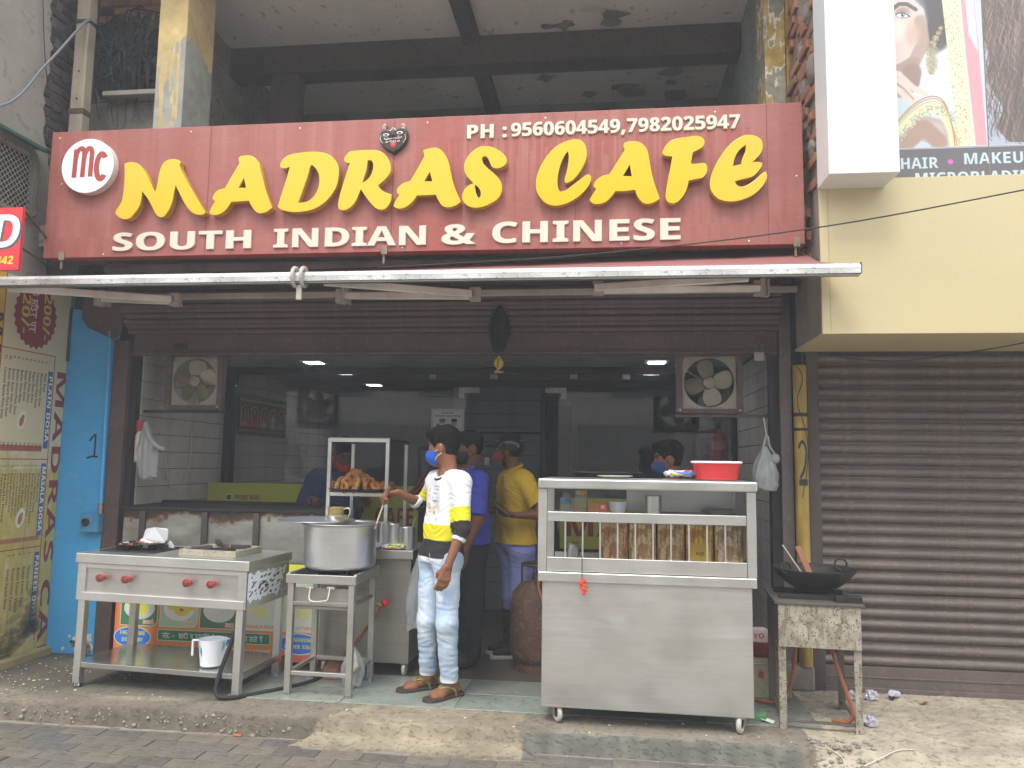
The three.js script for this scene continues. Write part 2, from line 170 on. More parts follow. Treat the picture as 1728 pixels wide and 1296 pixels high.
// a line of separate letters fitted between x0 and x1 with cap height h, standing on y, back at z
function lettering(text, x0, x1, y, h, z, depth, m, parent, name = 'letter', bevel = 0.002) {
  let pen = 0; const L = []; const sz = h / 0.99;
  for (const ch of text) { const gd = font.data.glyphs[ch] || font.data.glyphs[' ']; const adv = gd.ha * sz / font.data.resolution; if (ch !== ' ') { const g = glyph(ch, sz, depth, bevel); L.push([g, pen]); } pen += adv; }
  const first = L[0][0].boundingBox.min.x + L[0][1], lastG = L[L.length - 1], end = lastG[0].boundingBox.max.x + lastG[1], k = (x1 - x0) / (end - first);
  for (const [g, p] of L) { g.translate(p - first, 0, 0); g.scale(k, 1, 1); g.translate(x0, y, z); mesh(name, g, m, parent); }
}
const SCRIPT = [
['m',[[-3.34,3.507,1,-3.294,3.516,0,-3.25,3.504,0,-3.218,3.48,0,-3.198,3.456,0,-3.15,3.377,0,-3.101,3.29,1,-3.089,3.334,0,-3.079,3.417,0,-3.067,3.47,0,-3.048,3.504,0,-3.019,3.522,0,-2.983,3.526,0,-2.952,3.52,0,-2.926,3.503,1,-2.934,3.486,1,-2.93,3.465,0,-2.883,3.381,0,-2.803,3.256,0,-2.727,3.143,1,-2.735,3.129,1,-2.777,3.127,0,-2.82,3.145,0,-2.865,3.193,0,-2.912,3.27,0,-2.953,3.345,1,-2.962,3.295,0,-2.972,3.225,0,-2.99,3.173,0,-3.023,3.124,0,-3.047,3.116,0,-3.079,3.134,0,-3.112,3.188,0,-3.153,3.254,0,-3.2,3.308,1,-3.202,3.249,0,-3.214,3.196,0,-3.244,3.15,0,-3.278,3.116,0,-3.311,3.108,0,-3.352,3.121,0,-3.385,3.151,1,-3.378,3.174,0,-3.347,3.224,0,-3.336,3.282,0,-3.333,3.365,0,-3.335,3.437,0]]],
['a',[[-2.492,3.486,1,-2.503,3.513,0,-2.494,3.528,0,-2.453,3.534,0,-2.411,3.529,0,-2.38,3.508,0,-2.355,3.475,0,-2.341,3.423,0,-2.319,3.352,0,-2.298,3.282,0,-2.275,3.224,0,-2.248,3.163,1,-2.285,3.135,0,-2.331,3.126,0,-2.361,3.14,0,-2.393,3.181,0,-2.413,3.216,1,-2.542,3.211,1,-2.564,3.174,0,-2.598,3.14,0,-2.638,3.123,0,-2.68,3.127,0,-2.693,3.142,1,-2.677,3.177,0,-2.653,3.22,1,-2.674,3.235,0,-2.667,3.264,0,-2.642,3.292,0,-2.589,3.308,1,-2.546,3.388,0],[-2.494,3.308,1,-2.457,3.378,1,-2.438,3.306,1]]],
['d',[[-2.13,3.446,1,-2.177,3.436,0,-2.201,3.45,0,-2.194,3.482,0,-2.163,3.516,0,-2.111,3.534,0,-2.036,3.542,0,-1.948,3.542,0,-1.878,3.526,0,-1.825,3.49,0,-1.794,3.44,0,-1.789,3.376,0,-1.8,3.302,0,-1.837,3.235,0,-1.893,3.179,0,-1.96,3.144,0,-2.035,3.13,0,-2.116,3.132,0,-2.175,3.146,0,-2.205,3.167,1,-2.18,3.256,0,-2.15,3.364,0],[-2.066,3.19,1,-2.038,3.269,0,-2,3.394,0,-1.99,3.44,0,-1.979,3.456,1,-1.949,3.427,0,-1.924,3.38,0,-1.919,3.329,0,-1.931,3.271,0,-1.964,3.221,0,-2.003,3.196,0]]],
['r',[[-1.711,3.458,1,-1.737,3.463,0,-1.752,3.482,0,-1.739,3.511,0,-1.711,3.536,0,-1.666,3.541,0,-1.603,3.542,0,-1.534,3.538,0,-1.482,3.516,0,-1.447,3.475,0,-1.43,3.423,0,-1.433,3.383,0,-1.46,3.344,0,-1.515,3.295,1,-1.491,3.266,0,-1.456,3.242,0,-1.419,3.228,1,-1.421,3.19,0,-1.437,3.157,0,-1.459,3.135,0,-1.487,3.13,0,-1.521,3.142,0,-1.562,3.183,0,-1.597,3.229,0,-1.628,3.275,1,-1.643,3.242,0,-1.664,3.191,0,-1.697,3.152,0,-1.736,3.133,0,-1.771,3.14,0,-1.78,3.16,0,-1.776,3.211,0,-1.759,3.285,0,-1.729,3.393,0],[-1.623,3.316,1,-1.598,3.4,0,-1.589,3.474,1,-1.563,3.47,0,-1.549,3.444,0,-1.55,3.404,0,-1.568,3.359,0,-1.595,3.331,0]]],
['a',[[-1.197,3.489,1,-1.207,3.527,1,-1.165,3.539,0,-1.126,3.541,0,-1.092,3.528,0,-1.064,3.496,0,-1.04,3.45,0,-1.025,3.393,0,-1.007,3.313,0,-.986,3.251,0,-.948,3.169,1,-.983,3.145,0,-1.033,3.134,0,-1.066,3.144,0,-1.095,3.181,0,-1.114,3.222,1,-1.245,3.22,1,-1.262,3.191,0,-1.294,3.159,0,-1.333,3.138,0,-1.372,3.135,0,-1.398,3.15,1,-1.39,3.178,0,-1.361,3.225,1,-1.38,3.251,0,-1.368,3.279,0,-1.338,3.304,0,-1.291,3.317,1,-1.256,3.378,0],[-1.198,3.314,1,-1.16,3.38,1,-1.141,3.312,1]]],
['s',[[-.863,3.291,1,-.905,3.338,0,-.925,3.378,0,-.927,3.423,0,-.908,3.468,0,-.87,3.512,0,-.826,3.538,0,-.777,3.539,0,-.727,3.524,0,-.678,3.491,0,-.65,3.453,0,-.649,3.425,0,-.676,3.398,0,-.72,3.39,0,-.742,3.4,0,-.759,3.435,0,-.776,3.466,0,-.792,3.475,0,-.811,3.465,0,-.809,3.436,0,-.78,3.396,0,-.741,3.361,0,-.702,3.321,0,-.679,3.276,0,-.68,3.225,0,-.705,3.182,0,-.754,3.15,0,-.813,3.129,0,-.868,3.129,0,-.912,3.151,0,-.936,3.188,0,-.933,3.227,0,-.909,3.266,0],[-.856,3.284,1,-.832,3.263,0,-.815,3.229,0,-.817,3.202,0,-.828,3.188,1,-.845,3.219,0,-.853,3.253,0]]],
['c',[[-.175,3.563,0,-.14,3.534,0,-.125,3.481,0,-.129,3.431,0,-.15,3.382,0,-.187,3.323,0,-.224,3.288,0,-.259,3.278,0,-.264,3.297,0,-.251,3.347,0,-.241,3.407,0,-.239,3.463,0,-.247,3.491,1,-.273,3.453,0,-.297,3.393,0,-.31,3.332,0,-.314,3.277,0,-.306,3.232,0,-.293,3.214,1,-.256,3.225,0,-.208,3.26,0,-.16,3.297,0,-.116,3.326,0,-.098,3.314,0,-.099,3.281,0,-.123,3.238,0,-.165,3.193,0,-.218,3.156,0,-.276,3.133,0,-.33,3.127,0,-.378,3.141,0,-.421,3.181,0,-.446,3.231,0,-.45,3.292,0,-.439,3.347,0,-.407,3.418,0,-.36,3.486,0,-.301,3.535,0,-.231,3.56,0]]],
['a',[[.122,3.483,1,.115,3.514,0,.124,3.532,0,.208,3.533,0,.245,3.506,0,.266,3.462,0,.276,3.406,0,.291,3.319,0,.309,3.247,0,.34,3.154,1,.306,3.133,0,.259,3.123,0,.234,3.133,0,.202,3.174,0,.187,3.218,1,.129,3.212,0,.059,3.212,1,.04,3.184,0,.004,3.147,0,-.033,3.132,0,-.08,3.134,0,-.102,3.155,1,-.086,3.188,0,-.06,3.228,1,-.077,3.248,0,-.065,3.28,0,-.028,3.309,0,.022,3.322,1,.067,3.392,0],[.108,3.309,1,.152,3.386,1,.166,3.306,1]]],
['f',[[.424,3.43,1,.375,3.439,0,.362,3.453,0,.375,3.491,0,.407,3.528,0,.448,3.546,0,.505,3.552,0,.567,3.559,0,.603,3.551,0,.622,3.525,0,.613,3.49,0,.582,3.47,0,.548,3.454,1,.543,3.419,0,.537,3.387,0,.545,3.373,1,.586,3.375,0,.624,3.376,0,.637,3.356,0,.634,3.319,0,.611,3.287,0,.564,3.277,0,.521,3.267,1,.513,3.225,0,.492,3.177,0,.456,3.135,0,.425,3.122,0,.394,3.131,0,.38,3.158,0,.384,3.207,0,.395,3.277,0,.411,3.358,0]]],
['e',[[.914,3.373,1,.942,3.4,0,.971,3.437,0,.981,3.474,0,.977,3.512,0,.955,3.537,0,.909,3.553,0,.869,3.55,0,.818,3.524,0,.766,3.477,0,.714,3.403,0,.683,3.344,0,.662,3.285,0,.656,3.226,0,.671,3.183,0,.706,3.144,0,.756,3.127,0,.812,3.126,0,.867,3.14,0,.923,3.167,0,.969,3.209,0,.997,3.253,0,1.006,3.285,0,.998,3.31,1,.97,3.292,0,.93,3.255,0,.889,3.227,0,.853,3.216,0,.823,3.224,0,.806,3.254,1,.854,3.268,0,.92,3.285,0,.951,3.314,0,.974,3.351,0,.976,3.367,1,.947,3.374,0],[.796,3.351,1,.806,3.399,0,.837,3.458,0,.881,3.494,1,.88,3.456,0,.864,3.414,0,.854,3.387,0,.851,3.363,1]]]];
// ---------------------------------------------------------------- shared materials
let steelMap;
const steelRough = {};
const steel = (seed, hex = 0xb9bab8, rough = 0.36, dirt = 0.25) => {
  steelMap ??= tex(256, 0.9, (u, v) => { const n = fbm(u, v, 4, 3, 4), st = vnoise(u * 3, v * 128, 128, 4) - 0.5; return 1 - 0.07 * clamp((n - 0.4) * 2.2) + st * 0.035; });
  const rm = steelRough[rough > 0.4] ??= tex(256, 0.9, (u, v) => [1, clamp(0.75 + (fbm(u, v, 6, seed + 9, 4) - 0.5) * 0.3 + (vnoise(u * 4, v * 128, 128, seed + 2) - 0.5) * 0.2), 1], false);
  return new THREE.MeshStandardMaterial({ color: hex, map: steelMap, metalness: 0.92, roughness: rough * 1.33, roughnessMap: rm, side: THREE.DoubleSide });
};
const M = {
  steel: steel(3, 0xd6d6d2, 0.4), steelB: steel(11, 0xc6c4be, 0.45), steelPot: steel(21, 0xd6d8da, 0.34), steelDull: steel(31, 0xa6a39c, 0.5),
  black: patchy(0x191817, 0x2a2826, { size: 0.4, rough: 0.75, seed: 5 }),
  darkAlu: patchy(0x26221f, 0x332e2a, { size: 0.8, rough: 0.6, bump: 0.0005, seed: 6 }),
  brown: patchy(0x5b4a47, 0x4a3c3a, { size: 1.3, per: 5, rough: 0.62, bump: 0.0008, seed: 7, spots: 0.24, spotHex: 0x6b5a55, px: 512 }),
  brownRight: patchy(0x675d59, 0x554c48, { size: 1.1, per: 5, rough: 0.42, bump: 0.0008, seed: 8, spots: 0.27, spotHex: 0x7a6a60, px: 512, sx: 1 }),
  blue: patchy(0x47b0f0, 0x45a0dc, { size: 1.7, per: 3, rough: 0.5, bump: 0.0016, seed: 9, px: 512, spots: 0.12, spotHex: 0x6fb4dc, k: 0.8 }),
  grey: patchy(0x9a948c, 0x837d76, { size: 2, per: 4, rough: 0.92, bump: 0.003, seed: 10, px: 512, spots: 0.22, spotHex: 0x77706a }),
  concrete: patchy(0x8d867a, 0x6b655c, { size: 1.4, per: 5, rough: 0.9, bump: 0.004, seed: 12, px: 512, spots: 0.28, spotHex: 0x565049 }),
  ceilingOld: patchy(0xe4dfdc, 0xd2ccc9, { size: 2.6, per: 4, rough: 0.95, bump: 0.004, seed: 13, px: 512, spots: 0.08, spotHex: 0x9c9690 }),
  beam: patchy(0x54413c, 0x46382f, { size: 1.4, per: 5, rough: 0.85, bump: 0.003, seed: 14, spots: 0.25, spotHex: 0x392e29 }),
  soot: patchy(0x2a2725, 0x4a4540, { size: 0.7, per: 4, rough: 0.95, bump: 0.006, seed: 15, spots: 0.25, spotHex: 0x15130f }),
  brickR: [0xa86a4c, 0x965a43, 0xb5805c, 0x8b6450].map((c, i) => patchy(c, 0x7d6a5a, { size: 0.3, per: 4, rough: 0.95, bump: 0.004, seed: 40 + i, spots: 0.3, spotHex: 0xa89a88, px: 128 })),
  brickSoot: [0x4d4641, 0x5a4f48, 0x433c38].map((c, i) => patchy(c, 0x332e2b, { size: 0.3, per: 4, rough: 0.95, bump: 0.004, seed: 50 + i, px: 128 })),
  mortar: patchy(0x8d857a, 0x6e675e, { size: 0.5, per: 5, rough: 0.95, bump: 0.005, seed: 55 }),
  cream: patchy(0xc8ba92, 0xc3b58c, { size: 2.2, per: 4, rough: 0.36, bump: 0.0003, seed: 16, px: 512, grain: 0.02, spots: 0.05, spotHex: 0xcbb98a }),
  white: mat(0xd8dbdc, 0.35),
  plank: patchy(0xb5aea2, 0xa89f93, { size: 1.6, per: 4, rough: 0.7, bump: 0.0008, seed: 18, px: 256, grain: 0.03 }),
  glass: new THREE.MeshPhysicalMaterial({ color: 0xffffff, transmission: 1, thickness: 0, roughness: 0.02, ior: 1.5, side: THREE.DoubleSide }),
  rubber: mat(0x1d1c1b, 0.7), hose: mat(0x9c5a3a, 0.55), redPlastic: mat(0xc8282c, 0.4), chrome: mat(0xb8b8b6, 0.25, { metalness: 1 }),
  bag: new THREE.MeshPhysicalMaterial({ color: 0xdfe2e3, roughness: 0.28, transmission: 0.75, thickness: 0, side: THREE.DoubleSide }),
  wire: mat(0x2a2725, 0.6),
};
// ---------------------------------------------------------------- ground
const rnd = rng(77);
const NZ = (x, y, z) => perlin.noise(x, y, z);
{
  const g = new THREE.PlaneGeometry(400, 400); g.rotateX(-Math.PI / 2); g.translate(0, -0.104, 0);
  struct('street', g, patchy(0x8f877c, 0x787067, { size: 1.8, per: 5, rough: 0.8, bump: 0.004, seed: 60, px: 512, spots: 0.25, spotHex: 0x453f3a }));
}
// cast pavement strip in front of the shops: broken edge, mortar ramp, painted kerb length
const edgeZ = (x) => 1.12 + 0.05 * NZ(x * 1.7, 3.1, 0) + 0.025 * NZ(x * 7, 1.2, 0) + 0.012 * NZ(x * 21, 5.2, 0);
const rampA = (x, z) => { const l = -1.46 - (z - 0.85) * 0.62 + 0.05 * NZ(z * 7, 2, 0), r = -0.46 - (z - 0.85) * 0.1 + 0.16 * sstep(1.05, 1.3, z) + 0.05 * NZ(z * 8, 9, 0), e = 1.27 + 0.05 * NZ(x * 3.1, 8, 0) + 0.02 * NZ(x * 15, 4, 0); return Math.min((x - l) / 0.015, (r - x) / 0.015, (e - z) / 0.015); };
function groundH(x, z) {
  const n = 0.004 * NZ(x * 5, z * 5, 1) + 0.0025 * NZ(x * 19, z * 19, 2), rough = 0.006 * NZ(x * 40, z * 40, 3);
  const right = sstep(1.02, 1.3, x + 0.12 * NZ(z * 3, x * 2, 6)), kerb = x > -0.5 && x < 1.06;
  let e = edgeZ(x); if (kerb) e = 1.12 + 0.01 * NZ(x * 6, 2, 2);
  let h = lerp(-0.135, 0, 1 - sstep(e, e + (kerb ? 0.04 : 0.016 + 0.03 * Math.abs(NZ(x * 9, 1, 7))), z));
  if (h > -0.13 && h < -0.004) h += 0.02 * NZ(x * 16, h * 30, z * 16) + 0.012 * NZ(x * 45, h * 60, z * 45);
  const hr = -0.075 * sstep(0.95, 1.45, z) + rough * 1.6; h = lerp(h, Math.max(h, hr), right);
  if (rampA(x, z) > 0) h = Math.max(h, 0.002 - 0.1 * sstep(0.82, 1.3, z) * 0.95 + rough * 0.3);
  return h + n;
}
{
  const x0 = -4.6, x1 = 5, z0 = -0.05, z1 = 1.72, nx = 760, nz = 150, P = [], C = [], I = [], U = [];
  for (let j = 0; j <= nz; j++) for (let i = 0; i <= nx; i++) {
    const x = lerp(x0, x1, i / nx), z = lerp(z0, z1, j / nz), h = (x < 1.2 && x > -2.26 && z < 0.68) || (x <= -2.26 && z < 0.12) ? -0.06 : groundH(x, z); P.push(x, h, z); U.push(x + h * 0.7, z - h * 1.6);
    const q = 0.5 + 0.5 * NZ(x * 2.3, z * 2.3, 4), f = 0.5 + 0.5 * NZ(x * 14, z * 14, 8), w = 0.5 + 0.5 * NZ(x * 1.1 + 4, z * 5, 12);
    let c = mix3([0.68, 0.67, 0.63], [0.48, 0.46, 0.43], clamp(q * 0.8 + f * 0.35 - 0.1));
    c = mix3(c, [0.84, 0.81, 0.74], 0.5 * sstep(0.55, 0.75, w) * (x < -1.4 ? 1 : 0.3));
    if (x < -2.2 && z < 0.95 + 0.15 * NZ(x * 2, z * 3, 5)) c = mix3(c, mix3([0.45, 0.44, 0.4], [0.36, 0.37, 0.35], f), 0.7 * sstep(0.98, 0.8, z + 0.2 * NZ(x * 3, z * 3, 15)));                              // oil and food stained corner
    if (rampA(x, z) > 0.5) c = mix3([0.82, 0.79, 0.71], [0.55, 0.52, 0.47], clamp(q * 0.5 + f * 0.55 - 0.05));
    if (x > -0.44 && x < 1.03 && z > 1.11 + 0.03 * NZ(x * 9, 2, 5)) c = mix3([0.6, 0.62, 0.61], [0.4, 0.41, 0.4], f);   // bluish cement fillet
    if (x > 1.1) c = mix3([0.92, 0.9, 0.85], [0.66, 0.63, 0.58], clamp(f * 0.7 + q * 0.4 - 0.15));
    if (z > edgeZ(x) - 0.03 && x < -0.45 && rampA(x, z) < 0) c = mix3(c, [0.47, 0.45, 0.42], clamp(0.2 + 0.8 * f));
    C.push(...c.map((v) => v * v));
  }
  for (let j = 0; j < nz; j++) for (let i = 0; i < nx; i++) { const a = j * (nx + 1) + i, b = a + 1, c = a + nx + 1, d = c + 1; I.push(a, c, b, b, c, d); }
  const g = new THREE.BufferGeometry(); g.setAttribute('position', new THREE.Float32BufferAttribute(P, 3)); g.setAttribute('uv', new THREE.Float32BufferAttribute(U, 2)); g.setAttribute('color', new THREE.Float32BufferAttribute(C, 3)); g.setIndex(I); g.computeVertexNormals(); g.userData.keepUV = true;
  const m = patchy(0xccc5b8, 0xb0a89c, { size: 1.1, per: 6, rough: 0.85, bump: 0.004, seed: 61, px: 512, spots: 0.3, spotHex: 0x7d756b }); m.vertexColors = true;
  const pave = struct('pavement', g, m);
  // brick pavers of the street
  const pm = [0x706a60, 0x67625a, 0x62605d, 0x736b60, 0x5f5b56, 0x6b645a].map((c, i) => patchy(c, 0x565049, { size: 0.5, per: 4, rough: 0.4, bump: 0.003, seed: 70 + i, px: 128, spots: 0.28, spotHex: 0x8b8173 }));
  const pg = [0, 1, 2].map((i) => { const q = rb(0.2365 - i * 0.002, 0.05, 0.1115, 0.003, 0, 0, 0, 1); return uvm(q); });
  const street = scene.getObjectByName('street');
  for (let r = 0; r < 6; r++) for (let i = 0; i < 26; i++) {
    const z = 1.235 + r * 0.116 + 0.003 * (rnd() - 0.5), x = -4.4 + i * 0.24 + (r % 2) * 0.12 + 0.004 * (rnd() - 0.5);
    if (x > 0.95 - r * 0.03 || groundH(x, z) > -0.1 && rampA(x, z) > 0) continue;
    const o = mesh('paver', pg[i % 3], pm[(rnd() * 6) | 0], street); o.position.set(x, -0.122 + 0.005 * (rnd() - 0.5), z); o.rotation.set(0.02 * (rnd() - 0.5), 0.025 * (rnd() - 0.5) - 0.015, 0.02 * (rnd() - 0.5));
  }
}
{ // crumbled aggregate along the broken front edge
  const r = rng(202), G = []; for (let i = 0; i < 240; i++) { const x = -4.4 + 3.0 * r(), z = edgeZ(x) - 0.004 + 0.022 * r(), s = 0.003 + 0.009 * r() * r(), g = new THREE.IcosahedronGeometry(s, 1), p = g.attributes.position; if (rampA(x, z + 0.05) > 0) continue; for (let k = 0; k < p.count; k++) { const n = 0.8 + 0.45 * hash(Math.round(p.getX(k) * 4000), Math.round(p.getY(k) * 4000 + p.getZ(k) * 2500), i); p.setXYZ(k, p.getX(k) * n * 1.4, p.getY(k) * n, p.getZ(k) * n * 0.8); } g.computeVertexNormals(); g.rotateY(r() * 6); g.translate(x, -0.1 + (0.095 - s) * r() * (1.1 - (z - edgeZ(x)) * 30), z); G.push(g); }
  const o = mesh('crumbled_concrete', G, patchy(0x9a9388, 0x837c72, { size: 0.5, seed: 57, bump: 0.003 })); o.userData.kind = 'stuff'; tag(o, 'crumbled concrete grit along the broken pavement edge', 'grit');
}
{ // green stone sills and the dark shop floor
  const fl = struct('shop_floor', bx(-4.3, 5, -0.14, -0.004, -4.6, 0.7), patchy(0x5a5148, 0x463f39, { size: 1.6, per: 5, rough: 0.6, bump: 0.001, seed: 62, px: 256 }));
  const gm = [0x838a82, 0x8c9188, 0x7b827b, 0x899089].map((c, i) => patchy(c, 0x727a72, { size: 0.9, per: 5, rough: 0.42, bump: 0.001, seed: 80 + i, px: 256, spots: 0.26, spotHex: 0x98a294 }));
  const xs = [-2.3, -1.62, -0.86, -0.14, 0.6, 1.2];
  for (let i = 0; i < xs.length - 1; i++) for (const [a, b] of [[0.17, 0.5], [0.503, 0.81]]) {
    const sh = i % 2 ? 0.02 : -0.03, o = mesh('stone_slab', rx(xs[i] + sh + 0.002, xs[i + 1] + (i % 2 ? -0.03 : 0.02) - 0.002, -0.03, 0.004, a, b, 0.004), gm[(i * 3 + (a > 0.3 ? 1 : 0)) % 4], fl);
    o.position.y = 0.003 * rnd();
  }
}
// ---------------------------------------------------------------- cafe building
const cafe = thing('cafe_building', 'two-storey cafe building with open balcony, peeling yellow columns and plank-lined shopfront', 'building');
{
  mesh('lintel', bx(-3.78, 1.28, 2.3, 2.98, -0.3, -0.06), M.soot, cafe);
  mesh('balcony_slab', bx(-4.1, 1.28, 2.98, 3.14, -2.6, 0.48), M.concrete, cafe);
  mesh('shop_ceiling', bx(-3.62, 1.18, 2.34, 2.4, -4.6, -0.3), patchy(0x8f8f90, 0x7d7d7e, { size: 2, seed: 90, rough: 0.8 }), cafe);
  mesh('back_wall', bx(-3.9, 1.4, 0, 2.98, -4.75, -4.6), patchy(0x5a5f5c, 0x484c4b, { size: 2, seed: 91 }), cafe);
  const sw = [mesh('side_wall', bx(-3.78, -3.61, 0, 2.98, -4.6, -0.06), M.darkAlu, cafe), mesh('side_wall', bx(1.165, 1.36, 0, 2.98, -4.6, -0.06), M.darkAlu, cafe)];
  const pg = uvm(rx(-0.008, 0.008, -0.0665, 0.0665, -4.4, -0.1, 0.004));
  for (let i = 0; i < 17; i++) { const a = mesh('plank', pg, M.plank, sw[0]); a.position.set(-3.6, 0.07 + i * 0.1375, 0); const b = mesh('plank', pg, M.plank, sw[1]); b.position.set(1.155, 0.045 + i * 0.1375, 0); }
  // first floor
  const colTex = tex(1024, 3, (u, v) => {
    const X = u * 3, Y = v * 3 + 3, front = X > 2.55 && X < 2.86, n = fbm(u, v, 16, 5, 5), d = fbm(u, v, 48, 9, 4); let grey = 0;
    const lim = front ? 4.78 - Math.abs(X - 2.84) * 1.9 + (n - 0.5) * 0.5 : 4.62 + (n - 0.5) * 0.35; grey = sstep(lim + 0.01, lim - 0.01, Y);
    if (front && grey) { const s = fbm(u * 3, v * 0.35, 24, 77, 4); if (s > 0.55 && X < 2.8) grey = 0; }
    let c = mix3([0.8, 0.71, 0.49], [0.69, 0.6, 0.42], clamp(n * 1.6 - 0.4)); c = mix3(c, mix3([0.56, 0.55, 0.51], [0.66, 0.67, 0.64], n), grey); return c.map((q) => q + (d - 0.5) * 0.12);
  });
  const colM = new THREE.MeshStandardMaterial({ map: colTex, roughness: 0.9, bumpMap: tex(256, 1, (u, v) => fbm(u, v, 12, 8, 4), false), bumpScale: 0.006 });
  mesh('column', rx(-3.39, -3.16, 3.14, 6.2, -0.1, 0.3, 0.008), colM, cafe);
  const peel = tex(512, 2, (u, v) => { const n = fbm(u * 2, v * 0.7, 14, 31, 5), f = fbm(u, v, 40, 33, 4); const c = n > 0.52 ? [0.68, 0.58, 0.36] : n > 0.47 ? [0.82, 0.8, 0.72] : [0.55, 0.53, 0.46]; return c.map((q) => q + (f - 0.5) * 0.25); });
  mesh('column', rx(1.14, 1.285, 3.14, 6.2, -0.25, 0.02, 0.006), new THREE.MeshStandardMaterial({ map: peel, roughness: 0.9 }), cafe);
  mesh('column', rx(1.29, 1.36, 3.14, 6.2, -0.22, 0.03, 0.006), patchy(0xb8912f, 0xa07c2a, { size: 0.8, per: 5, seed: 93, bump: 0.003, spots: 0.22, spotHex: 0x7e6a3e }), cafe);
  mesh('balcony_wall', bx(1.16, 1.36, 3.14, 5.3, -2.4, -0.252), patchy(0x8d948c, 0x767c75, { size: 1.6, per: 4, seed: 94, spots: 0.25, spotHex: 0x5f645d }), cafe);
  mesh('balcony_wall', bx(-3.4, 1.16, 3.14, 5.3, -2.55, -2.4), patchy(0x8d948c, 0x767c75, { size: 1.6, per: 4, seed: 95 }), cafe);
  mesh('balcony_wall', bx(-3.72, -3.5, 3.14, 5.3, -2.6, -0.26), M.concrete, cafe);
  mesh('balcony_ceiling', bx(-4.1, 1.36, 5.3, 5.5, -2.6, 0.6), M.ceilingOld, cafe);
  mesh('beam', rx(-4.1, 1.16, 5.03, 5.3, -1.23, -1, 0.012), M.beam, cafe);
  mesh('beam', rx(-1.28, -1.13, 5.21, 5.3, -0.995, 0.6, 0.01), M.beam, cafe);
  mesh('beam', rx(-1.28, -1.13, 5.21, 5.3, -2.4, -1.235, 0.01), M.beam, cafe);
  mesh('ventilator', bx(-2.6, 1.1, 4.86, 5.06, -2.395, -2.36), M.beam, cafe);
  for (const x of [-2.0, -1.42, -0.72, -0.1, 0.5]) mesh('post', bx(x, x + 0.13, 4.4, 5.18, -2.355, -2.3), M.beam, cafe);
  mesh('post', bx(-3.1, -2.84, 3.14, 5.03, -1.2, -1.02), M.beam, cafe);
  // flakes of plaster hanging from the balcony ceiling
  const fl = rng(5); for (let i = 0; i < 26; i++) { const x = lerp(-0.9, 1.05, fl()), z = fl() < 0.5 ? lerp(-0.9, 0.3, fl()) : lerp(-2.3, -1.3, fl()), r = 0.05 + 0.1 * fl(), pts = []; for (let k = 0; k < 9; k++) { const a = k / 9 * 6.283; pts.push([Math.cos(a) * r * (0.5 + fl()), Math.sin(a) * r * (0.4 + 0.8 * fl())]); } const g = poly(pts, 0.006); g.rotateX(Math.PI / 2 + (fl() - 0.5) * 0.5); g.translate(x, 5.288, z); mesh('plaster_flake', g, fl() < 0.5 ? M.ceilingOld : M.concrete, cafe); }
  // sooty brick infill between the left column and the neighbour
  mesh('infill_wall', bx(-4.17, -3.39, 3.14, 6.2, -0.25, -0.1), M.soot, cafe);
  const bg = [0.21, 0.19, 0.12].map((w) => uvm(rb(w, 0.062, 0.05, 0.007, 0, 0, 0, 1))), br = rng(9);
  for (let r = 0; r < 21; r++) for (let i = 0; i < 4; i++) { const y = 3.9 + r * 0.072, x = -4.05 + i * 0.222 - (r % 2) * 0.1; if (x < -4.08 || x > -3.48) continue; const red = y > 4.8 + 0.06 * br() || br() < 0.06; const o = mesh('brick', bg[br() < 0.8 ? 0 : 1], red ? M.brickR[(br() * 4) | 0] : M.brickSoot[(br() * 3) | 0], cafe); o.position.set(x, y, -0.095 + 0.015 * br()); o.rotation.set(0.04 * (br() - 0.5), 0.05 * (br() - 0.5), 0.03 * (br() - 0.5)); }
  mesh('ledge', rx(-4.15, -3.42, 3.98, 4.3, -0.06, 0.0, 0.01), M.concrete, cafe); mesh('ledge', rx(-3.95, -3.45, 4.3, 4.34, -0.05, 0.12, 0.006), M.grey, cafe);
}
const pole = thing('concrete_pole', 'square precast concrete pole with bolt holes beside the sooty brick wall', 'pole', -4.02, 3.14, 0.26);
{
  mesh('shaft', rx(-0.055, 0.055, -0.1, 3.0, -0.045, 0.045, 0.008), patchy(0xa79a86, 0x8f8371, { size: 0.8, per: 5, seed: 97, bump: 0.004 }), pole);
  for (const y of [1.05, 1.27]) mesh('bolt_hole', rot(cyl(0.008, 0.008, 0.012, 0, 0, 0, 10), Math.PI / 2).translate(0, y, 0.042), M.black, pole);
  mesh('strap', bx(-0.06, 0.06, 0.93, 0.97, -0.05, 0.05), M.beam, pole); mesh('strap', bx(-0.06, 0.06, 1.66, 1.69, -0.05, 0.05), M.wire, pole);
}
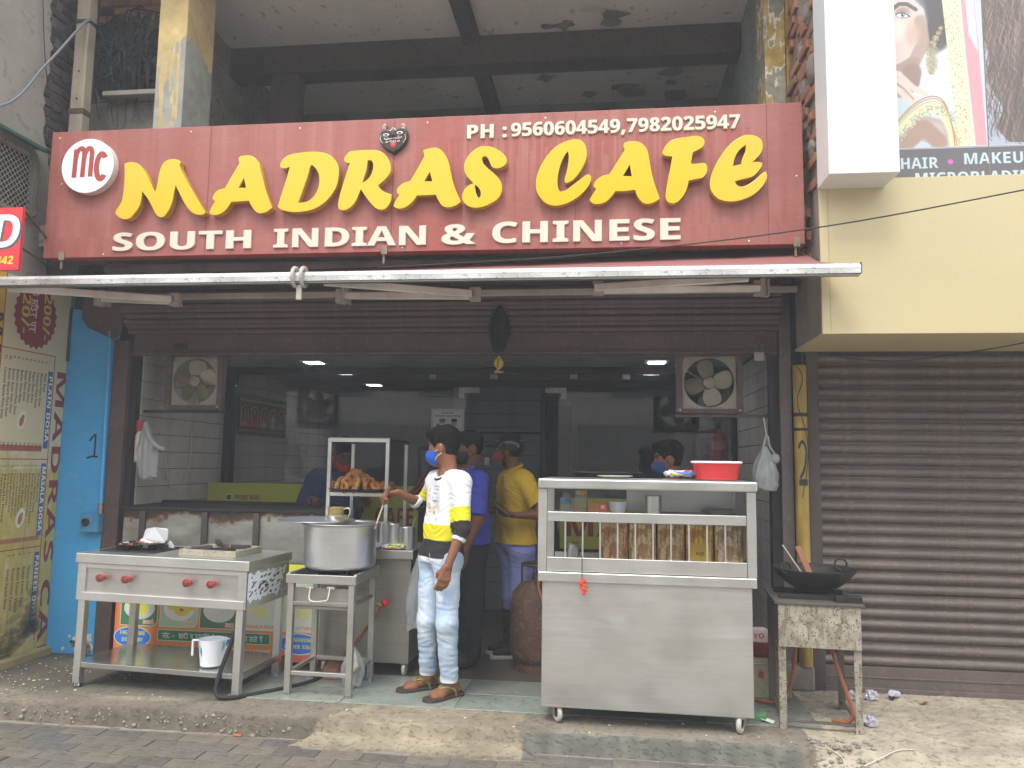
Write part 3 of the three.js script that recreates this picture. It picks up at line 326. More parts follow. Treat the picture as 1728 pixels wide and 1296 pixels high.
// burnt tangle of cables
const tangle = thing('cable_tangle', 'burnt tangle of black cables and melted sheathing on the sooty brick wall', 'cables', -3.8, 4.2, 0);
{
  const r = rng(21), G = [];
  for (let i = 0; i < 46; i++) { const cx = (r() - 0.5) * 0.36, cy = 0.35 + r() * 0.42, p = []; let a = r() * 6.28; for (let k = 0; k < 6; k++) { p.push([cx + Math.cos(a) * 0.13 * r() + (k - 2.5) * 0.03 * (r() - 0.5), cy + Math.sin(a) * 0.1 + (r() - 0.7) * 0.1, 0.02 + 0.1 * r()]); a += 1.2 + r(); } G.push(tube(p, 0.004 + 0.004 * r(), 18, 5)); }
  for (let i = 0; i < 12; i++) { const x = (r() - 0.5) * 0.45; G.push(tube([[x, 0.85, 0.03], [x + 0.05 * (r() - 0.5), 0.5, 0.08], [x + 0.08 * (r() - 0.5), 0.1, 0.05], [x + 0.1 * (r() - 0.5), -0.2 + 0.2 * r(), 0.06]], 0.0035, 20, 5)); }
  mesh('cables', G, mat(0x111010, 0.5), tangle);
  for (let i = 0; i < 9; i++) { const g = new THREE.IcosahedronGeometry(0.09 + 0.05 * r(), 4), q = g.attributes.position, sx = 0.8 + 0.7 * r(); for (let k = 0; k < q.count; k++) { const x = q.getX(k), y = q.getY(k), z = q.getZ(k), n = 0.7 + 0.55 * NZ(x * 16 + i * 7, y * 9, z * 16) + 0.3 * Math.abs(NZ(x * 40, y * 14 + i, z * 40)); q.setXYZ(k, x * n * sx, y * n * 1.2, z * n * 0.5); } g.computeVertexNormals(); g.translate((r() - 0.5) * 0.36, 0.28 + 0.45 * r(), 0.02); mesh('melted_sheet', g, mat(0x141313, 0.42), tangle); }
  for (let i = 0; i < 30; i++) { const x = (r() - 0.5) * 0.42, y = 0.3 + r() * 0.45, l = 0.08 + r() * 0.22, p = []; const w = 0.01 + 0.03 * r(), bend = (r() - 0.5) * 0.12; const g = new THREE.PlaneGeometry(w, l, 1, 6), q = g.attributes.position; for (let k = 0; k < q.count; k++) { const t = q.getY(k) / l + 0.5; q.setZ(k, 0.03 * Math.sin(t * 5 + i) + 0.05); q.setX(k, q.getX(k) * (0.4 + 0.6 * t) + bend * t * t); } g.computeVertexNormals(); rot(g, 0, (r() - 0.5) * 1.4, (r() - 0.5) * (i < 14 ? 2.2 : 0.5)); g.translate(x, y - (i > 20 ? 0.25 : 0), 0.03); mesh('melted_strip', g, i % 3 ? M.black : mat(0x3a3a3c, 0.35), tangle); }
}
tag(mesh('service_cable', tube([[-4.25, 3.62, 1.5], [-4.12, 3.85, 0.9], [-4.06, 4.3, 0.6], [-3.99, 4.78, 0.33], [-3.96, 4.82, 0.3]], 0.0095, 40), mat(0x6f7780, 0.5)), 'thick grey service cable sagging to the concrete pole', 'cable');
tag(mesh('drop_wire', tube([[-4.14, 5.1, 0.62], [-4.13, 4.3, 0.5], [-4.1, 3.95, 0.35], [-3.95, 3.86, 0.2]], 0.004, 30, 5), M.wire), 'thin black wire running down the grey plaster wall', 'wire');
// ---------------------------------------------------------------- neighbour on the left
const nb = thing('neighbour_building', 'grey plastered side wall of neighbouring building with broken plaster showing bricks', 'building');
{
  mesh('wall', bx(-4.6, -4.216, 0, 6.2, -0.3, 1.25), patchy(0x6f6862, 0x5a544f, { size: 0.5, seed: 56, bump: 0.006, rough: 0.95 }), nb);
  mesh('wall', bx(-4.215, -4.172, 0, 2.74, -0.3, 1.25), M.grey, nb);
  const e = rng(4), pts = [[1.25, 6.2], [1.25, 2.74], [0.28, 2.74]];
  for (let y = 2.9; y < 6.2; y += 0.05) pts.push([(y < 3.55 ? 0.28 : y < 3.95 ? 0.33 + (y - 3.55) * 0.22 : 0.44) + 0.05 * NZ(y * 3, 1, 1) + 0.05 * (e() - 0.5), y]);
  const g = poly(pts.map(([z, y]) => [-z, y]), 0.043); g.rotateY(Math.PI / 2); g.translate(-4.214, 0, 0); mesh('plaster', g, M.grey, nb);
  const bg = [0.2, 0.11].map((l) => uvm(rb(0.05, 0.06, l, 0.009, 0, 0, 0, 1))), r = rng(31);
  for (let i = 0; i < 30; i++) for (let k = 0; k < 3; k++) { const y = 3.62 + i * 0.073, z = 0.02 + k * 0.215 + (i % 2) * 0.1; if (z > 0.52) continue; const o = mesh('brick', bg[r() < 0.8 ? 0 : 1], M.brickSoot[(r() * 3) | 0], nb); o.position.set(-4.231 + 0.012 * r(), y, z); o.rotation.set(0.06 * (r() - 0.5), 0.06 * (r() - 0.5), 0.05 * (r() - 0.5)); }
  const w = new THREE.Group(); w.name = 'window'; w.position.set(-4.165, 3.2, 0.85); nb.add(w);
  mesh('opening', bx(-0.004, 0.002, 0, 0.42, -0.3, 0.3), M.black, w);
  mesh('frame', [bx(-0.005, 0.03, -0.03, 0, -0.34, 0.34), bx(-0.005, 0.03, 0.42, 0.46, -0.34, 0.34), bx(-0.005, 0.03, 0, 0.42, -0.37, -0.31), bx(-0.005, 0.03, 0, 0.42, 0.31, 0.36)], M.concrete, w);
  const G = []; for (let k = -16; k < 16; k++) for (const s of [-1, 1]) { let z0 = k * 0.045, z1 = z0 + s * 0.42, y0 = 0, y1 = 0.42; const cl = (z) => clamp(z, -0.3, 0.3); if ((z0 < -0.3 && z1 < -0.3) || (z0 > 0.3 && z1 > 0.3)) continue; const ya = (cl(z0) - z0) / (z1 - z0) * 0.42, yb = (cl(z1) - z0) / (z1 - z0) * 0.42; G.push(rod(V(0.015, ya, cl(z0)), V(0.015, yb, cl(z1)), 0.0028, 5)); }
  mesh('wire_mesh', G, mat(0xa8a49c, 0.5, { metalness: 0.5 }), w);
  const cg = box(0.16, 0.018, 0.95, 0, 0, 0); cg.rotateZ(-0.35); cg.translate(-4.09, 3.69, 0.98); mesh('window_canopy', cg, mat(0x2f6048, 0.7), nb);
}
// red hoarding at the frame edge
const red = thing('red_hoarding', 'small bright red hoarding with white letter D and yellow numerals', 'sign');
{
  const t = canvasTex(512, 256, (g, w, h) => { g.fillStyle = '#d92b36'; g.fillRect(0, 0, w, h); g.fillStyle = '#4b4b52'; g.font = 'bold 190px sans-serif'; g.textAlign = 'right'; g.save(); g.transform(1, 0, -0.12, 1, 40, 0); g.fillText('D', w - 14, 172); g.fillStyle = '#eef0f6'; g.fillText('D', w - 26, 164); g.restore(); g.fillStyle = '#f2d51c'; g.font = 'bold 46px sans-serif'; g.save(); g.transform(1, 0, -0.1, 1, 20, 0); g.fillText('342', w - 22, 232); g.restore(); });
  mesh('board', bx(-4.3, -3.508, 2.575, 2.965, 1.33, 1.348), mat(0xc02a33, 0.5), red); mesh('face', plane(0.79, 0.388, -3.904, 2.77, 1.3502), new THREE.MeshStandardMaterial({ map: t, roughness: 0.45 }), red);
  mesh('rod', rod(V(-3.52, 2.95, 1.33), V(-4.12, 3.03, 0.3), 0.008), M.wire, red); mesh('rod', rod(V(-3.52, 2.72, 1.33), V(-4.12, 2.86, 0.3), 0.008), M.wire, red);
}
// blue pillar
const bp = thing('blue_pillar', 'bright blue painted pillar with a numeral one between menu wall and shop', 'pillar');
{
  const pts = [[-4.168, 0], [-3.785, 0], [-3.785, 2.4], [-3.86, 2.42], [-3.98, 2.5], [-4.03, 2.6], [-4.168, 2.62]]; const g = poly(pts, 0.24); g.translate(0, 0, -0.24); mesh('shaft', g, M.blue, bp);
  mesh('cap', bx(-4.168, -3.785, 2.62, 2.98, -0.3, -0.05), M.soot, bp);
  mesh('painted_numeral', [tube([[-3.93, 1.585, 0.0015], [-3.9, 1.625, 0.0015], [-3.885, 1.63, 0.0015], [-3.885, 1.46, 0.0015]], 0.008, 30, 6), tube([[-3.945, 1.455, 0.0015], [-3.9, 1.468, 0.0015], [-3.855, 1.466, 0.0015]], 0.008, 12, 6)].map((q) => { q.scale(1, 1, 0.3); return q; }), M.black, bp);
  // flaked base
  const r = rng(8), wm = mat(0xcfd0c8, 0.9); for (let i = 0; i < 26; i++) { const p = [], s = 0.012 + 0.03 * r(); for (let k = 0; k < 7; k++) { const a = k / 7 * 6.28; p.push([Math.cos(a) * s * (0.5 + r()), Math.sin(a) * s * (0.4 + 0.7 * r())]); } const q = poly(p, 0.002); q.translate(-3.82 - 0.32 * r() * r(), 0.03 + 0.16 * r() * r(), 0); mesh('paint_chip', q, r() < 0.6 ? wm : M.soot, bp); }
}
const conduit = thing('conduit', 'blue painted conduit pipe with rusty blue switch box on the pillar', 'conduit', -3.8, 0, 0.02);
{
  mesh('pipe', [rod(V(0.01, 1.05, 0), V(0, 2.43, 0.01), 0.014)], M.blue, conduit);
  mesh('elbow', [rod(V(0.01, 1.04, 0), V(0.01, 1.12, 0), 0.019), cyl(0.022, 0.022, 0.02, 0.01, 1.08, 0)], M.steelDull, conduit);
  mesh('switch_box', rx(-0.115, 0.03, 0.9, 1.035, -0.02, 0.045, 0.006), patchy(0x3d93c4, 0x5d7a88, { size: 0.3, per: 4, seed: 99, spots: 0.3, spotHex: 0x6b5a4c, px: 128 }), conduit);
  mesh('socket', rot(lathe([[0, 0], [0.03, 0], [0.03, 0.012], [0.018, 0.014], [0.016, 0.006], [0, 0.006]], 20), Math.PI / 2).translate(-0.07, 0.975, 0.045), M.rubber, conduit);
}
// menu banner on the side wall
const menu = thing('menu_banner', 'stained yellow menu banner with price lists printed sideways on the side wall', 'banner');
{
  const W = 460, H = 1536, q = rng(3);
  const t = canvasTex(W, H, (g) => {
    const zx = (z) => W - z / 0.95 * W, yy = (y) => H - y / 2.72 * H;
    g.fillStyle = '#cfc6a4'; g.fillRect(0, 0, W, H); let gr = g.createLinearGradient(0, 0, 0, H); g.fillStyle = '#b9a24a'; g.globalAlpha = 0.75; g.fillRect(0, yy(1.35), W, H); g.globalAlpha = 1;
    for (let i = 0; i < 900; i++) { g.fillStyle = q() < 0.5 ? '#a89646' : '#d8cfae'; g.globalAlpha = 0.16; g.beginPath(); g.ellipse(q() * W, H * (0.45 + 0.55 * q()), 4 + 16 * q(), 8 + 40 * q(), 0, 0, 7); g.fill(); } g.globalAlpha = 1;
    const vt = (s, z, y, size, col, wt = 'bold ', fit) => { g.save(); g.translate(zx(z), yy(y)); g.rotate(Math.PI / 2); g.fillStyle = col; g.font = wt + size + 'px sans-serif'; if (fit) g.scale(fit / 2.72 * H / g.measureText(s).width, 1); g.fillText(s, 0, 0); g.restore(); };
    g.fillStyle = '#d2b13c'; g.fillRect(zx(0.95), 0, zx(0.665) - zx(0.95), yy(0.9)); vt('MADRAS DOSA', 0.74, 2.45, 58, '#3a2b22', 'bold ', 1.5);
    g.fillStyle = '#b8432c'; g.fillRect(zx(0.665), 0, 5, H);
    g.strokeStyle = '#a8382c'; g.lineWidth = 4; for (const y of [2.2, 1.42, 0.78]) { g.beginPath(); g.moveTo(zx(0.66), yy(y)); g.lineTo(zx(0.13), yy(y)); g.stroke(); } g.beginPath(); g.moveTo(zx(0.13), yy(2.2)); g.lineTo(zx(0.13), yy(0.1)); g.stroke();
    vt('MADRAS CAFE', 0.095, 2.12, 64, '#84343a', 'bold ', 2.45);
    g.save(); g.translate(zx(0.36), yy(2.47)); g.fillStyle = '#8c2a31'; g.beginPath(); for (let k = 0; k < 48; k++) { const a = k / 48 * 6.283, r = (k % 2 ? 1 : 0.91); g.lineTo(Math.cos(a) * 106 * r, Math.sin(a) * 140 * r); } g.fill(); g.restore();
    vt('200/-', 0.285, 2.66, 52, '#d9c25e', 'bold ', 0.36); vt('20/-', 0.5, 2.62, 52, '#d9c25e', 'bold ', 0.3);
    g.strokeStyle = '#ded6c4'; g.save(); g.translate(zx(0.36), yy(2.66)); g.rotate(Math.PI / 2); devanagari(g, 'के अॉडर पर', 0, 0, 30, 5); g.restore();
    const L1 = ['Plain Dosa', 'Mysore Plain Dosa', 'Coconut Plain Dosa', 'Paper Plain Dosa', 'Onion Plain Dosa', 'Rawa Plain Dosa', 'Butter Plain Dosa', 'Butter Onion Plain Dosa', 'Butter Rawa Plain Dosa', 'Butter Mysore Plain Dosa', 'Coconut Butter Plain Dosa'];
    g.fillStyle = '#3a67a0'; g.fillRect(zx(0.19), yy(2.08), 24, yy(1.5) - yy(2.08)); vt('PLAIN DOSA', 0.178, 2.05, 24, '#f2ead2', 'bold ', 0.5);
    L1.forEach((s, i) => { vt((i + 1) + '.', 0.23 + i * 0.039, 2.15, 15, '#3b3027'); vt(s, 0.23 + i * 0.039, 2.06, 16, '#3b3027'); vt('1' + (20 + i * 5) + '/-', 0.23 + i * 0.039, 1.54, 14, '#3b3027'); });
    g.fillStyle = '#9a3a3c'; g.globalAlpha = 0.75; g.fillRect(zx(0.66), yy(1.52), zx(0.2) - zx(0.66), 24); g.globalAlpha = 1;
    g.fillStyle = '#3a67a0'; g.fillRect(zx(0.19), yy(1.39), 24, yy(0.86) - yy(1.39)); vt('MASALA DOSA', 0.178, 1.37, 24, '#f2ead2', 'bold ', 0.48);
    for (let i = 0; i < 15; i++) { vt((i + 1) + '.', 0.22 + i * 0.029, 1.38, 10, '#4a3f2c'); vt(L1[(i * 3) % 11].replace('Plain', 'Masala'), 0.22 + i * 0.029, 1.32, 12, '#4a3f2c', 'bold ', 0.2 + 0.2 * q()); }
    const food = (z, y) => { g.fillStyle = '#d9d4c8'; g.beginPath(); g.ellipse(zx(z), yy(y), 20, 40, 0.2, 0, 7); g.fill(); g.fillStyle = '#b5683a'; g.beginPath(); g.ellipse(zx(z), yy(y) + 4, 10, 22, 0.2, 0, 7); g.fill(); g.fillStyle = '#6f8a4a'; g.beginPath(); g.ellipse(zx(z) + 6, yy(y) - 14, 7, 8, 0, 0, 7); g.fill(); };
    food(0.42, 1.7); food(0.36, 1.0); g.fillStyle = '#96473a'; g.globalAlpha = 0.6; g.fillRect(zx(0.66), yy(0.86), zx(0.16) - zx(0.66), 18); g.globalAlpha = 1;
    g.fillStyle = '#3a5f88'; g.fillRect(zx(0.19), yy(0.74), 24, yy(0.2) - yy(0.74)); vt('PANEER DOSA', 0.178, 0.72, 24, '#e6dcbc', 'bold ', 0.48);
    ['Paneer Dosa', 'Butter Paneer Dosa', 'Butter Paneer Masala', 'Butter Onion Paneer', 'Onion Paneer Dosa'].forEach((s, i) => { vt((i + 1) + '.', 0.25 + i * 0.05, 0.75, 14, '#4a3f2c'); vt(s, 0.25 + i * 0.05, 0.65, 17, '#4a3f2c'); });
    for (let i = 0; i < 260; i++) { g.fillStyle = '#1d1912'; g.globalAlpha = 0.13; const z = 0.12 + 0.8 * q(); g.beginPath(); g.ellipse(zx(z), yy(0.06 + 0.36 * q() * q() + 0.1 * Math.sin(z * 9)), 8 + 26 * q(), 8 + 20 * q(), 0, 0, 7); g.fill(); } g.globalAlpha = 1;
    for (let i = 0; i < 60; i++) { g.fillStyle = '#2a241a'; g.globalAlpha = 0.18; g.fillRect(zx(0.1 + 0.8 * q()), yy(0.2 + 0.9 * q()), 1 + 2 * q(), 40 + 120 * q()); } g.globalAlpha = 1;
  });
  const g = plane(0.95, 2.72, 0, 0, 0); g.rotateY(Math.PI / 2); g.translate(-4.166, 1.36 + 0.02, 0.48);
  mesh('sheet', g, new THREE.MeshStandardMaterial({ map: t, roughness: 0.55 }), menu);
  mesh('batten', bx(-4.166, -4.15, 2.2, 2.62, 0.002, 0.02), M.beam, menu);
  mesh('plinth', rx(-4.168, -4.1, -0.02, 0.055, 0.02, 1.3, 0.012), patchy(0xa89a6a, 0x857a5c, { size: 0.6, seed: 101 }), menu);
}
// ---------------------------------------------------------------- cafe sign
const sign = thing('cafe_sign', 'long faded red signboard with raised yellow cafe lettering above the awning', 'sign');
{
  const map = tex(1024, 5.3, (u, v) => {
    const x = u * 5.3 > 1.3 ? u * 5.3 - 5.3 : u * 5.3, y = v < 0.82 ? 3 + v : 2 + v, n = fbm(u, v, 6, 3, 3), s1 = vnoise(u * 300, v * 2, 300, 9), s2 = vnoise(u * 90, v * 1.5, 90, 10), f = fbm(u, v, 160, 4, 2) - 0.5;
    let c = mix3([0.645, 0.4, 0.365], [0.6, 0.355, 0.32], clamp(n * 1.2 - 0.1));
    c = mix3(c, [0.58, 0.29, 0.25], 0.3 * sstep(0.62, 0.8, s1) + 0.35 * sstep(0.6, 0.85, s2)); c = mix3(c, [0.7, 0.47, 0.43], 0.35 * sstep(0.3, 0.12, s2));
    const col = hash(Math.floor(u * 330), 3, 5), reach = 3.6 - 0.5 * hash(Math.floor(u * 330), 8, 6); // rain runs below the numerals
    if (x > -1.1 && x < 0.95 && y < 3.63 && y > reach && col > 0.55) c = mix3(c, [0.6, 0.28, 0.23], 0.6);
    if (x > -1.28 && x < -0.95) c = mix3(c, [0.62, 0.29, 0.24], 0.5);
    return c.map((q) => q + f * 0.045);
  }, true, 256, 1.0);
  const m = new THREE.MeshStandardMaterial({ map, roughness: 0.38 });
  mesh('board', rx(-3.96, 1.243, 2.858, 3.787, 0.5, 0.6, 0.004), m, sign);
  const seam = mat(0x7d3a33, 0.6); for (const x of [-2.75, -1.43, -0.2, 1.02]) mesh('seam', bx(x, x + 0.004, 2.864, 3.78, 0.598, 0.6012), seam, sign);
  const ym = new THREE.MeshPhysicalMaterial({ color: 0xe6b800, roughness: 0.22, clearcoat: 0.3, clearcoatRoughness: 0.2 }), ys = patchy(0xc29a1c, 0xb09260, { size: 0.4, seed: 120, rough: 0.6, bump: 0, px: 128 });
  for (const [ch, rings] of SCRIPT) {
    const s = new THREE.Shape(shapeOf(rings[0])); for (const h of rings.slice(1)) s.holes.push(new THREE.Path(shapeOf(h)));
    const body = new THREE.ExtrudeGeometry(s, { depth: 0.05, bevelEnabled: false, curveSegments: 4 }); body.translate(0, 0, 0.604);
    const L = mesh('raised_letter', body, ys, sign); const face = new THREE.ExtrudeGeometry(s, { depth: 0.006, bevelEnabled: true, bevelSize: 0.002, bevelThickness: 0.002, bevelSegments: 2, curveSegments: 4 }); face.translate(0, 0, 0.656); mesh('face', face, ym, L);
  }
  const wm = mat(0xd6d1be, 0.5);
  lettering('SOUTH', -3.426, -2.408, 2.899, 0.125, 0.601, 0.012, wm, sign, 'letter'); lettering('INDIAN', -2.248, -1.187, 2.899, 0.128, 0.601, 0.012, wm, sign, 'letter'); lettering('&', -1.082, -0.848, 2.897, 0.132, 0.601, 0.012, wm, sign, 'letter'); lettering('CHINESE', -0.742, 0.475, 2.9, 0.138, 0.601, 0.012, wm, sign, 'letter');
  lettering('PH :', -0.925, -0.655, 3.622, 0.092, 0.601, 0.01, wm, sign, 'letter'); lettering('9560604549,7982025947', -0.628, 0.857, 3.626, 0.09, 0.601, 0.01, wm, sign, 'numeral');
  // round logo lamp
  const lg = rot(new THREE.CylinderGeometry(0.198, 0.198, 0.055, 48), Math.PI / 2); lg.translate(-3.625, 3.503, 0.63); const logo = mesh('logo_disc', lg, mat(0xd8d2ca, 0.5), sign);
  const t = canvasTex(512, 512, (g) => { g.fillStyle = '#dfe8f2'; g.fillRect(0, 0, 512, 512); g.strokeStyle = '#f8fbff'; g.lineWidth = 12; g.beginPath(); g.arc(256, 256, 248, 0, 7); g.stroke();
    g.strokeStyle = '#a8443a'; g.lineCap = 'butt'; g.lineJoin = 'round'; g.lineWidth = 46; g.beginPath(); g.moveTo(128, 366); g.lineTo(134, 96); g.moveTo(134, 190); g.bezierCurveTo(140, 60, 226, 60, 216, 170); g.lineTo(210, 364); g.moveTo(216, 190); g.bezierCurveTo(226, 60, 304, 60, 292, 170); g.lineTo(288, 360); g.stroke();
    g.beginPath(); g.lineWidth = 52; g.ellipse(392, 266, 46, 118, 0, -0.75, 0.75, true); g.stroke(); });
  const dg = new THREE.CircleGeometry(0.196, 48); dg.translate(-3.625, 3.503, 0.6585); dg.userData.keepUV = true; mesh('logo_face', dg, new THREE.MeshStandardMaterial({ map: t, roughness: 0.4 }), logo);
  const rm = mat(0xd9d5cd, 0.4); for (const [x, y] of [[-3.9, 3.74], [-2.9, 3.75], [-2.1, 3.745], [-1.2, 3.75], [-0.4, 3.75], [0.7, 3.745], [-3.86, 3.4], [-3.5, 2.88], [-1.35, 2.885], [0.1, 2.885], [0.9, 2.885], [1.2, 3.3]]) mesh('rivet', rot(lathe([[0, 0.004], [0.005, 0.003], [0.007, 0]], 8), Math.PI / 2).translate(x, y, 0.6), rm, sign);
  const cm = patchy(0x9c8e78, 0x6e6251, { size: 0.2, seed: 122, px: 64 }); for (const x of [-3.81, -1.47, 1.19]) mesh('clamp', [bx(x - 0.02, x + 0.02, 2.84, 2.9, 0.602, 0.612), bx(x - 0.012, x, 2.78, 2.842, 0.59, 0.6)], cm, sign);
}
// demon charm on the sign
const charm = thing('demon_charm', 'black horned demon face charm with red tongue hung on the signboard', 'charm', -1.428, 3.64, 0.602);
{
  const pts = shapeOf([-.082, .03, 0, -.05, .05, 0, 0, .04, 0, .05, .06, 0, .085, .045, 0, .088, -.01, 0, .06, -.06, 0, .006, -.1, 1, -.055, -.062, 0, -.085, -.01, 0]);
  const hd = mesh('head', poly(pts, 0.022, 0.01), mat(0x2b2826, 0.35), charm); const wm = mat(0xe8ddd4, 0.4), pm = mat(0xc98d93, 0.5);
  mesh('nose', rot(lathe([[0, 0.03], [0.014, 0.02], [0.02, 0]], 12), Math.PI / 2).translate(0, 0.01, 0.03), mat(0x3c3836, 0.4), hd);
  for (const s of [-1, 1]) { const y = s > 0 ? 0.028 : 0.016; const h = tube([[s * 0.058, 0.045, 0.01], [s * 0.068, 0.075, 0.014], [s * 0.058 + 0.004, 0.1, 0.016]], 0.013, 12, 8); mesh('horn', h, mat(0xc59a90, 0.5), charm); for (const k of [0, 1]) mesh('horn_ring', tube([[s * 0.052, 0.065 + k * 0.02, 0.026], [s * 0.066, 0.068 + k * 0.02, 0.029], [s * 0.08, 0.063 + k * 0.02, 0.02]], 0.003, 8, 5), wm, charm);
    const e = new THREE.SphereGeometry(1, 12, 8); e.scale(0.022, 0.011, 0.006); e.translate(s * 0.047, y, 0.034); mesh('eye', e, wm, hd); const pz = new THREE.SphereGeometry(1, 10, 6); pz.scale(0.012, 0.005, 0.004); pz.translate(s * 0.047, y, 0.039); mesh('pupil', pz, M.black, hd);
    const ck = new THREE.SphereGeometry(0.009, 8, 6); ck.translate(s * 0.038, y - 0.026, 0.03); mesh('cheek', ck, pm, hd); mesh('fang', tube([[s * 0.03, -0.032, 0.034], [s * 0.05, -0.028 - (s < 0 ? 0.01 : 0), 0.034]], 0.004, 6, 6), wm, hd); mesh('ear_line', tube([[s * 0.082, 0.02, 0.03], [s * 0.088, -0.01, 0.03], [s * 0.07, -0.04, 0.03]], 0.003, 10, 5), wm, hd); }
  mesh('moustache', tube([[-0.06, -0.004, 0.033], [-0.045, -0.018, 0.034], [0, -0.008, 0.036], [0.04, -0.01, 0.034], [0.062, 0.002, 0.033]], 0.0032, 24, 6), wm, hd); mesh('crest', tube([[-0.022, 0.042, 0.033], [0, 0.064, 0.033], [0.022, 0.046, 0.033]], 0.003, 14, 5), wm, hd);
  for (let i = 0; i < 4; i++) mesh('tooth', box(0.004, 0.015, 0.006, -0.018 + i * 0.012, -0.028, 0.033), wm, hd);
  const tg = new THREE.SphereGeometry(1, 14, 10); tg.scale(0.02, 0.026, 0.01); tg.translate(0.003, -0.054, 0.032); mesh('tongue', tg, mat(0xc2483f, 0.4), hd);
}
// ---------------------------------------------------------------- awning
const awn = thing('awning', 'retracted folding-arm awning with pale aluminium front rail and red fabric', 'awning');
{
  const alu = patchy(0xdcdcda, 0xc6c5c2, { size: 0.7, per: 6, rough: 0.34, metal: 0.35, bump: 0, seed: 130, spots: 0.2, spotHex: 0x8d8680, px: 256 }), old = patchy(0xb5afa6, 0x9c958c, { size: 0.5, seed: 131, rough: 0.6, px: 128 });
  const pr = new THREE.Shape(); pr.absarc(0, 0.004, 0.031, -0.5, Math.PI + 0.2, false); pr.lineTo(-0.03, -0.028); pr.lineTo(0.025, -0.028); const rg = new THREE.ExtrudeGeometry(pr, { depth: 5.6, bevelEnabled: false, curveSegments: 10 }); rg.rotateY(Math.PI / 2); rg.translate(-4.15, 2.603, 0.95); mesh('front_rail', rg, alu, awn);
  mesh('rail_end_cap', bx(1.45, 1.456, 2.574, 2.638, 0.922, 0.98), M.beam, awn);
  mesh('rail_groove', bx(-4.15, 1.448, 2.564, 2.5735, 0.93, 0.97), M.steelDull, awn);
  const fg = new THREE.BufferGeometry(), P = [], nx = 60, nz = 8; for (let i = 0; i <= nx; i++) for (let k = 0; k <= nz; k++) { const t = k / nz, z = lerp(0.94, 0.22, t), xr = t < 0.2 ? lerp(1.43, 1.275, t / 0.2) : 1.27; const x = lerp(-4.12, xr, i / nx); P.push(x, lerp(2.63, lerp(2.82, 2.95, Math.pow(i / nx, 1.6)), t) - 0.02 * Math.sin(t * Math.PI) * (0.4 + 0.6 * (1 - i / nx)) + 0.004 * NZ(x * 3, t * 3, 0), z); }
  const I = []; for (let i = 0; i < nx; i++) for (let k = 0; k < nz; k++) { const a = i * (nz + 1) + k; I.push(a, a + 1, a + nz + 1, a + 1, a + nz + 2, a + nz + 1); } fg.setAttribute('position', new THREE.Float32BufferAttribute(P, 3)); fg.setIndex(I); fg.computeVertexNormals();
  mesh('fabric', fg, new THREE.MeshPhysicalMaterial({ color: 0x8f5450, roughness: 0.9, transmission: 0.1, thickness: 0, side: THREE.DoubleSide }), awn);
  mesh('torsion_bar', rx(-3.76, 1.27, 2.628, 2.668, 0.23, 0.27, 0.004), old, awn);
  mesh('roller_tube', rot(cyl(0.045, 0.045, 5, 0, 0, 0, 18), 0, 0, Math.PI / 2).translate(-1.24, 2.87, 0.2), old, awn);
  const bar = (a, b) => { const d = V(...b).sub(V(...a)), l = d.length(), g = new RoundedBoxGeometry(l, 0.05, 0.032, 2, 0.008); g.applyQuaternion(new THREE.Quaternion().setFromUnitVectors(V(1, 0, 0), d.normalize())); g.translate((a[0] + b[0]) / 2, (a[1] + b[1]) / 2, (a[2] + b[2]) / 2); return g; };
  const wh = patchy(0xe2ded6, 0xd6d0c6, { size: 0.6, seed: 133, rough: 0.5, px: 128, bump: 0 });
  for (const [s, e, r] of [[[-1.86, 2.625, 0.32], [-0.9, 2.6, 0.42], [-1.77, 2.585, 0.9]], [[1.02, 2.645, 0.32], [-0.07, 2.63, 0.42], [0.84, 2.575, 0.9]], [[-3.72, 2.63, 0.3], [-3.06, 2.585, 0.42], [-3.95, 2.575, 0.9]]]) {
    mesh('arm', bar(s, [e[0], e[1] - 0.005, e[2] - 0.02]), wh, awn); mesh('arm', bar([e[0], e[1], e[2] + 0.03], r), wh, awn);
    mesh('elbow', [cyl(0.03, 0.03, 0.075, e[0] + 0.03, e[1], e[2], 14), box(0.07, 0.02, 0.06, e[0] + 0.02, e[1] + 0.035, e[2]), box(0.07, 0.02, 0.06, e[0] + 0.02, e[1] - 0.035, e[2])], old, awn);
    mesh('shoulder_bracket', [box(0.06, 0.1, 0.05, s[0] - 0.01, s[1], s[2] - 0.02), cyl(0.022, 0.022, 0.12, s[0] + 0.02, s[1], s[2], 12), box(0.012, 0.11, 0.08, s[0] + 0.05, s[1], s[2] - 0.02)], old, awn);
  }
  for (const dx of [0, 0.055]) mesh('rail_loop', rot(new THREE.TorusGeometry(0.058, 0.013, 8, 24), 0, Math.PI / 2, 0).translate(-1.935 + dx, 2.605, 0.95), old, awn);
  mesh('loop_stem', rx(-1.925, -1.89, 2.46, 2.555, 0.94, 0.96, 0.004), old, awn);
}
tag(mesh('overhead_wire', tube([[2.5, 3.03, 1.12], [1.27, 2.885, 0.86], [-0.09, 2.8, 0.66], [-1.5, 2.74, 0.64]], 0.0045, 60, 5), M.wire), 'thin dark wire slanting across the cream fascia and signboard', 'wire');
tag(mesh('overhead_wire', tube([[2.9, 2.31, 0.5], [2.3, 2.2, 0.45], [1.9, 2.16, 0.3], [1.6, 2.2, 0.1]], 0.004, 40, 5), M.wire), 'thin black wire under the cream soffit over the closed shutter', 'wire');
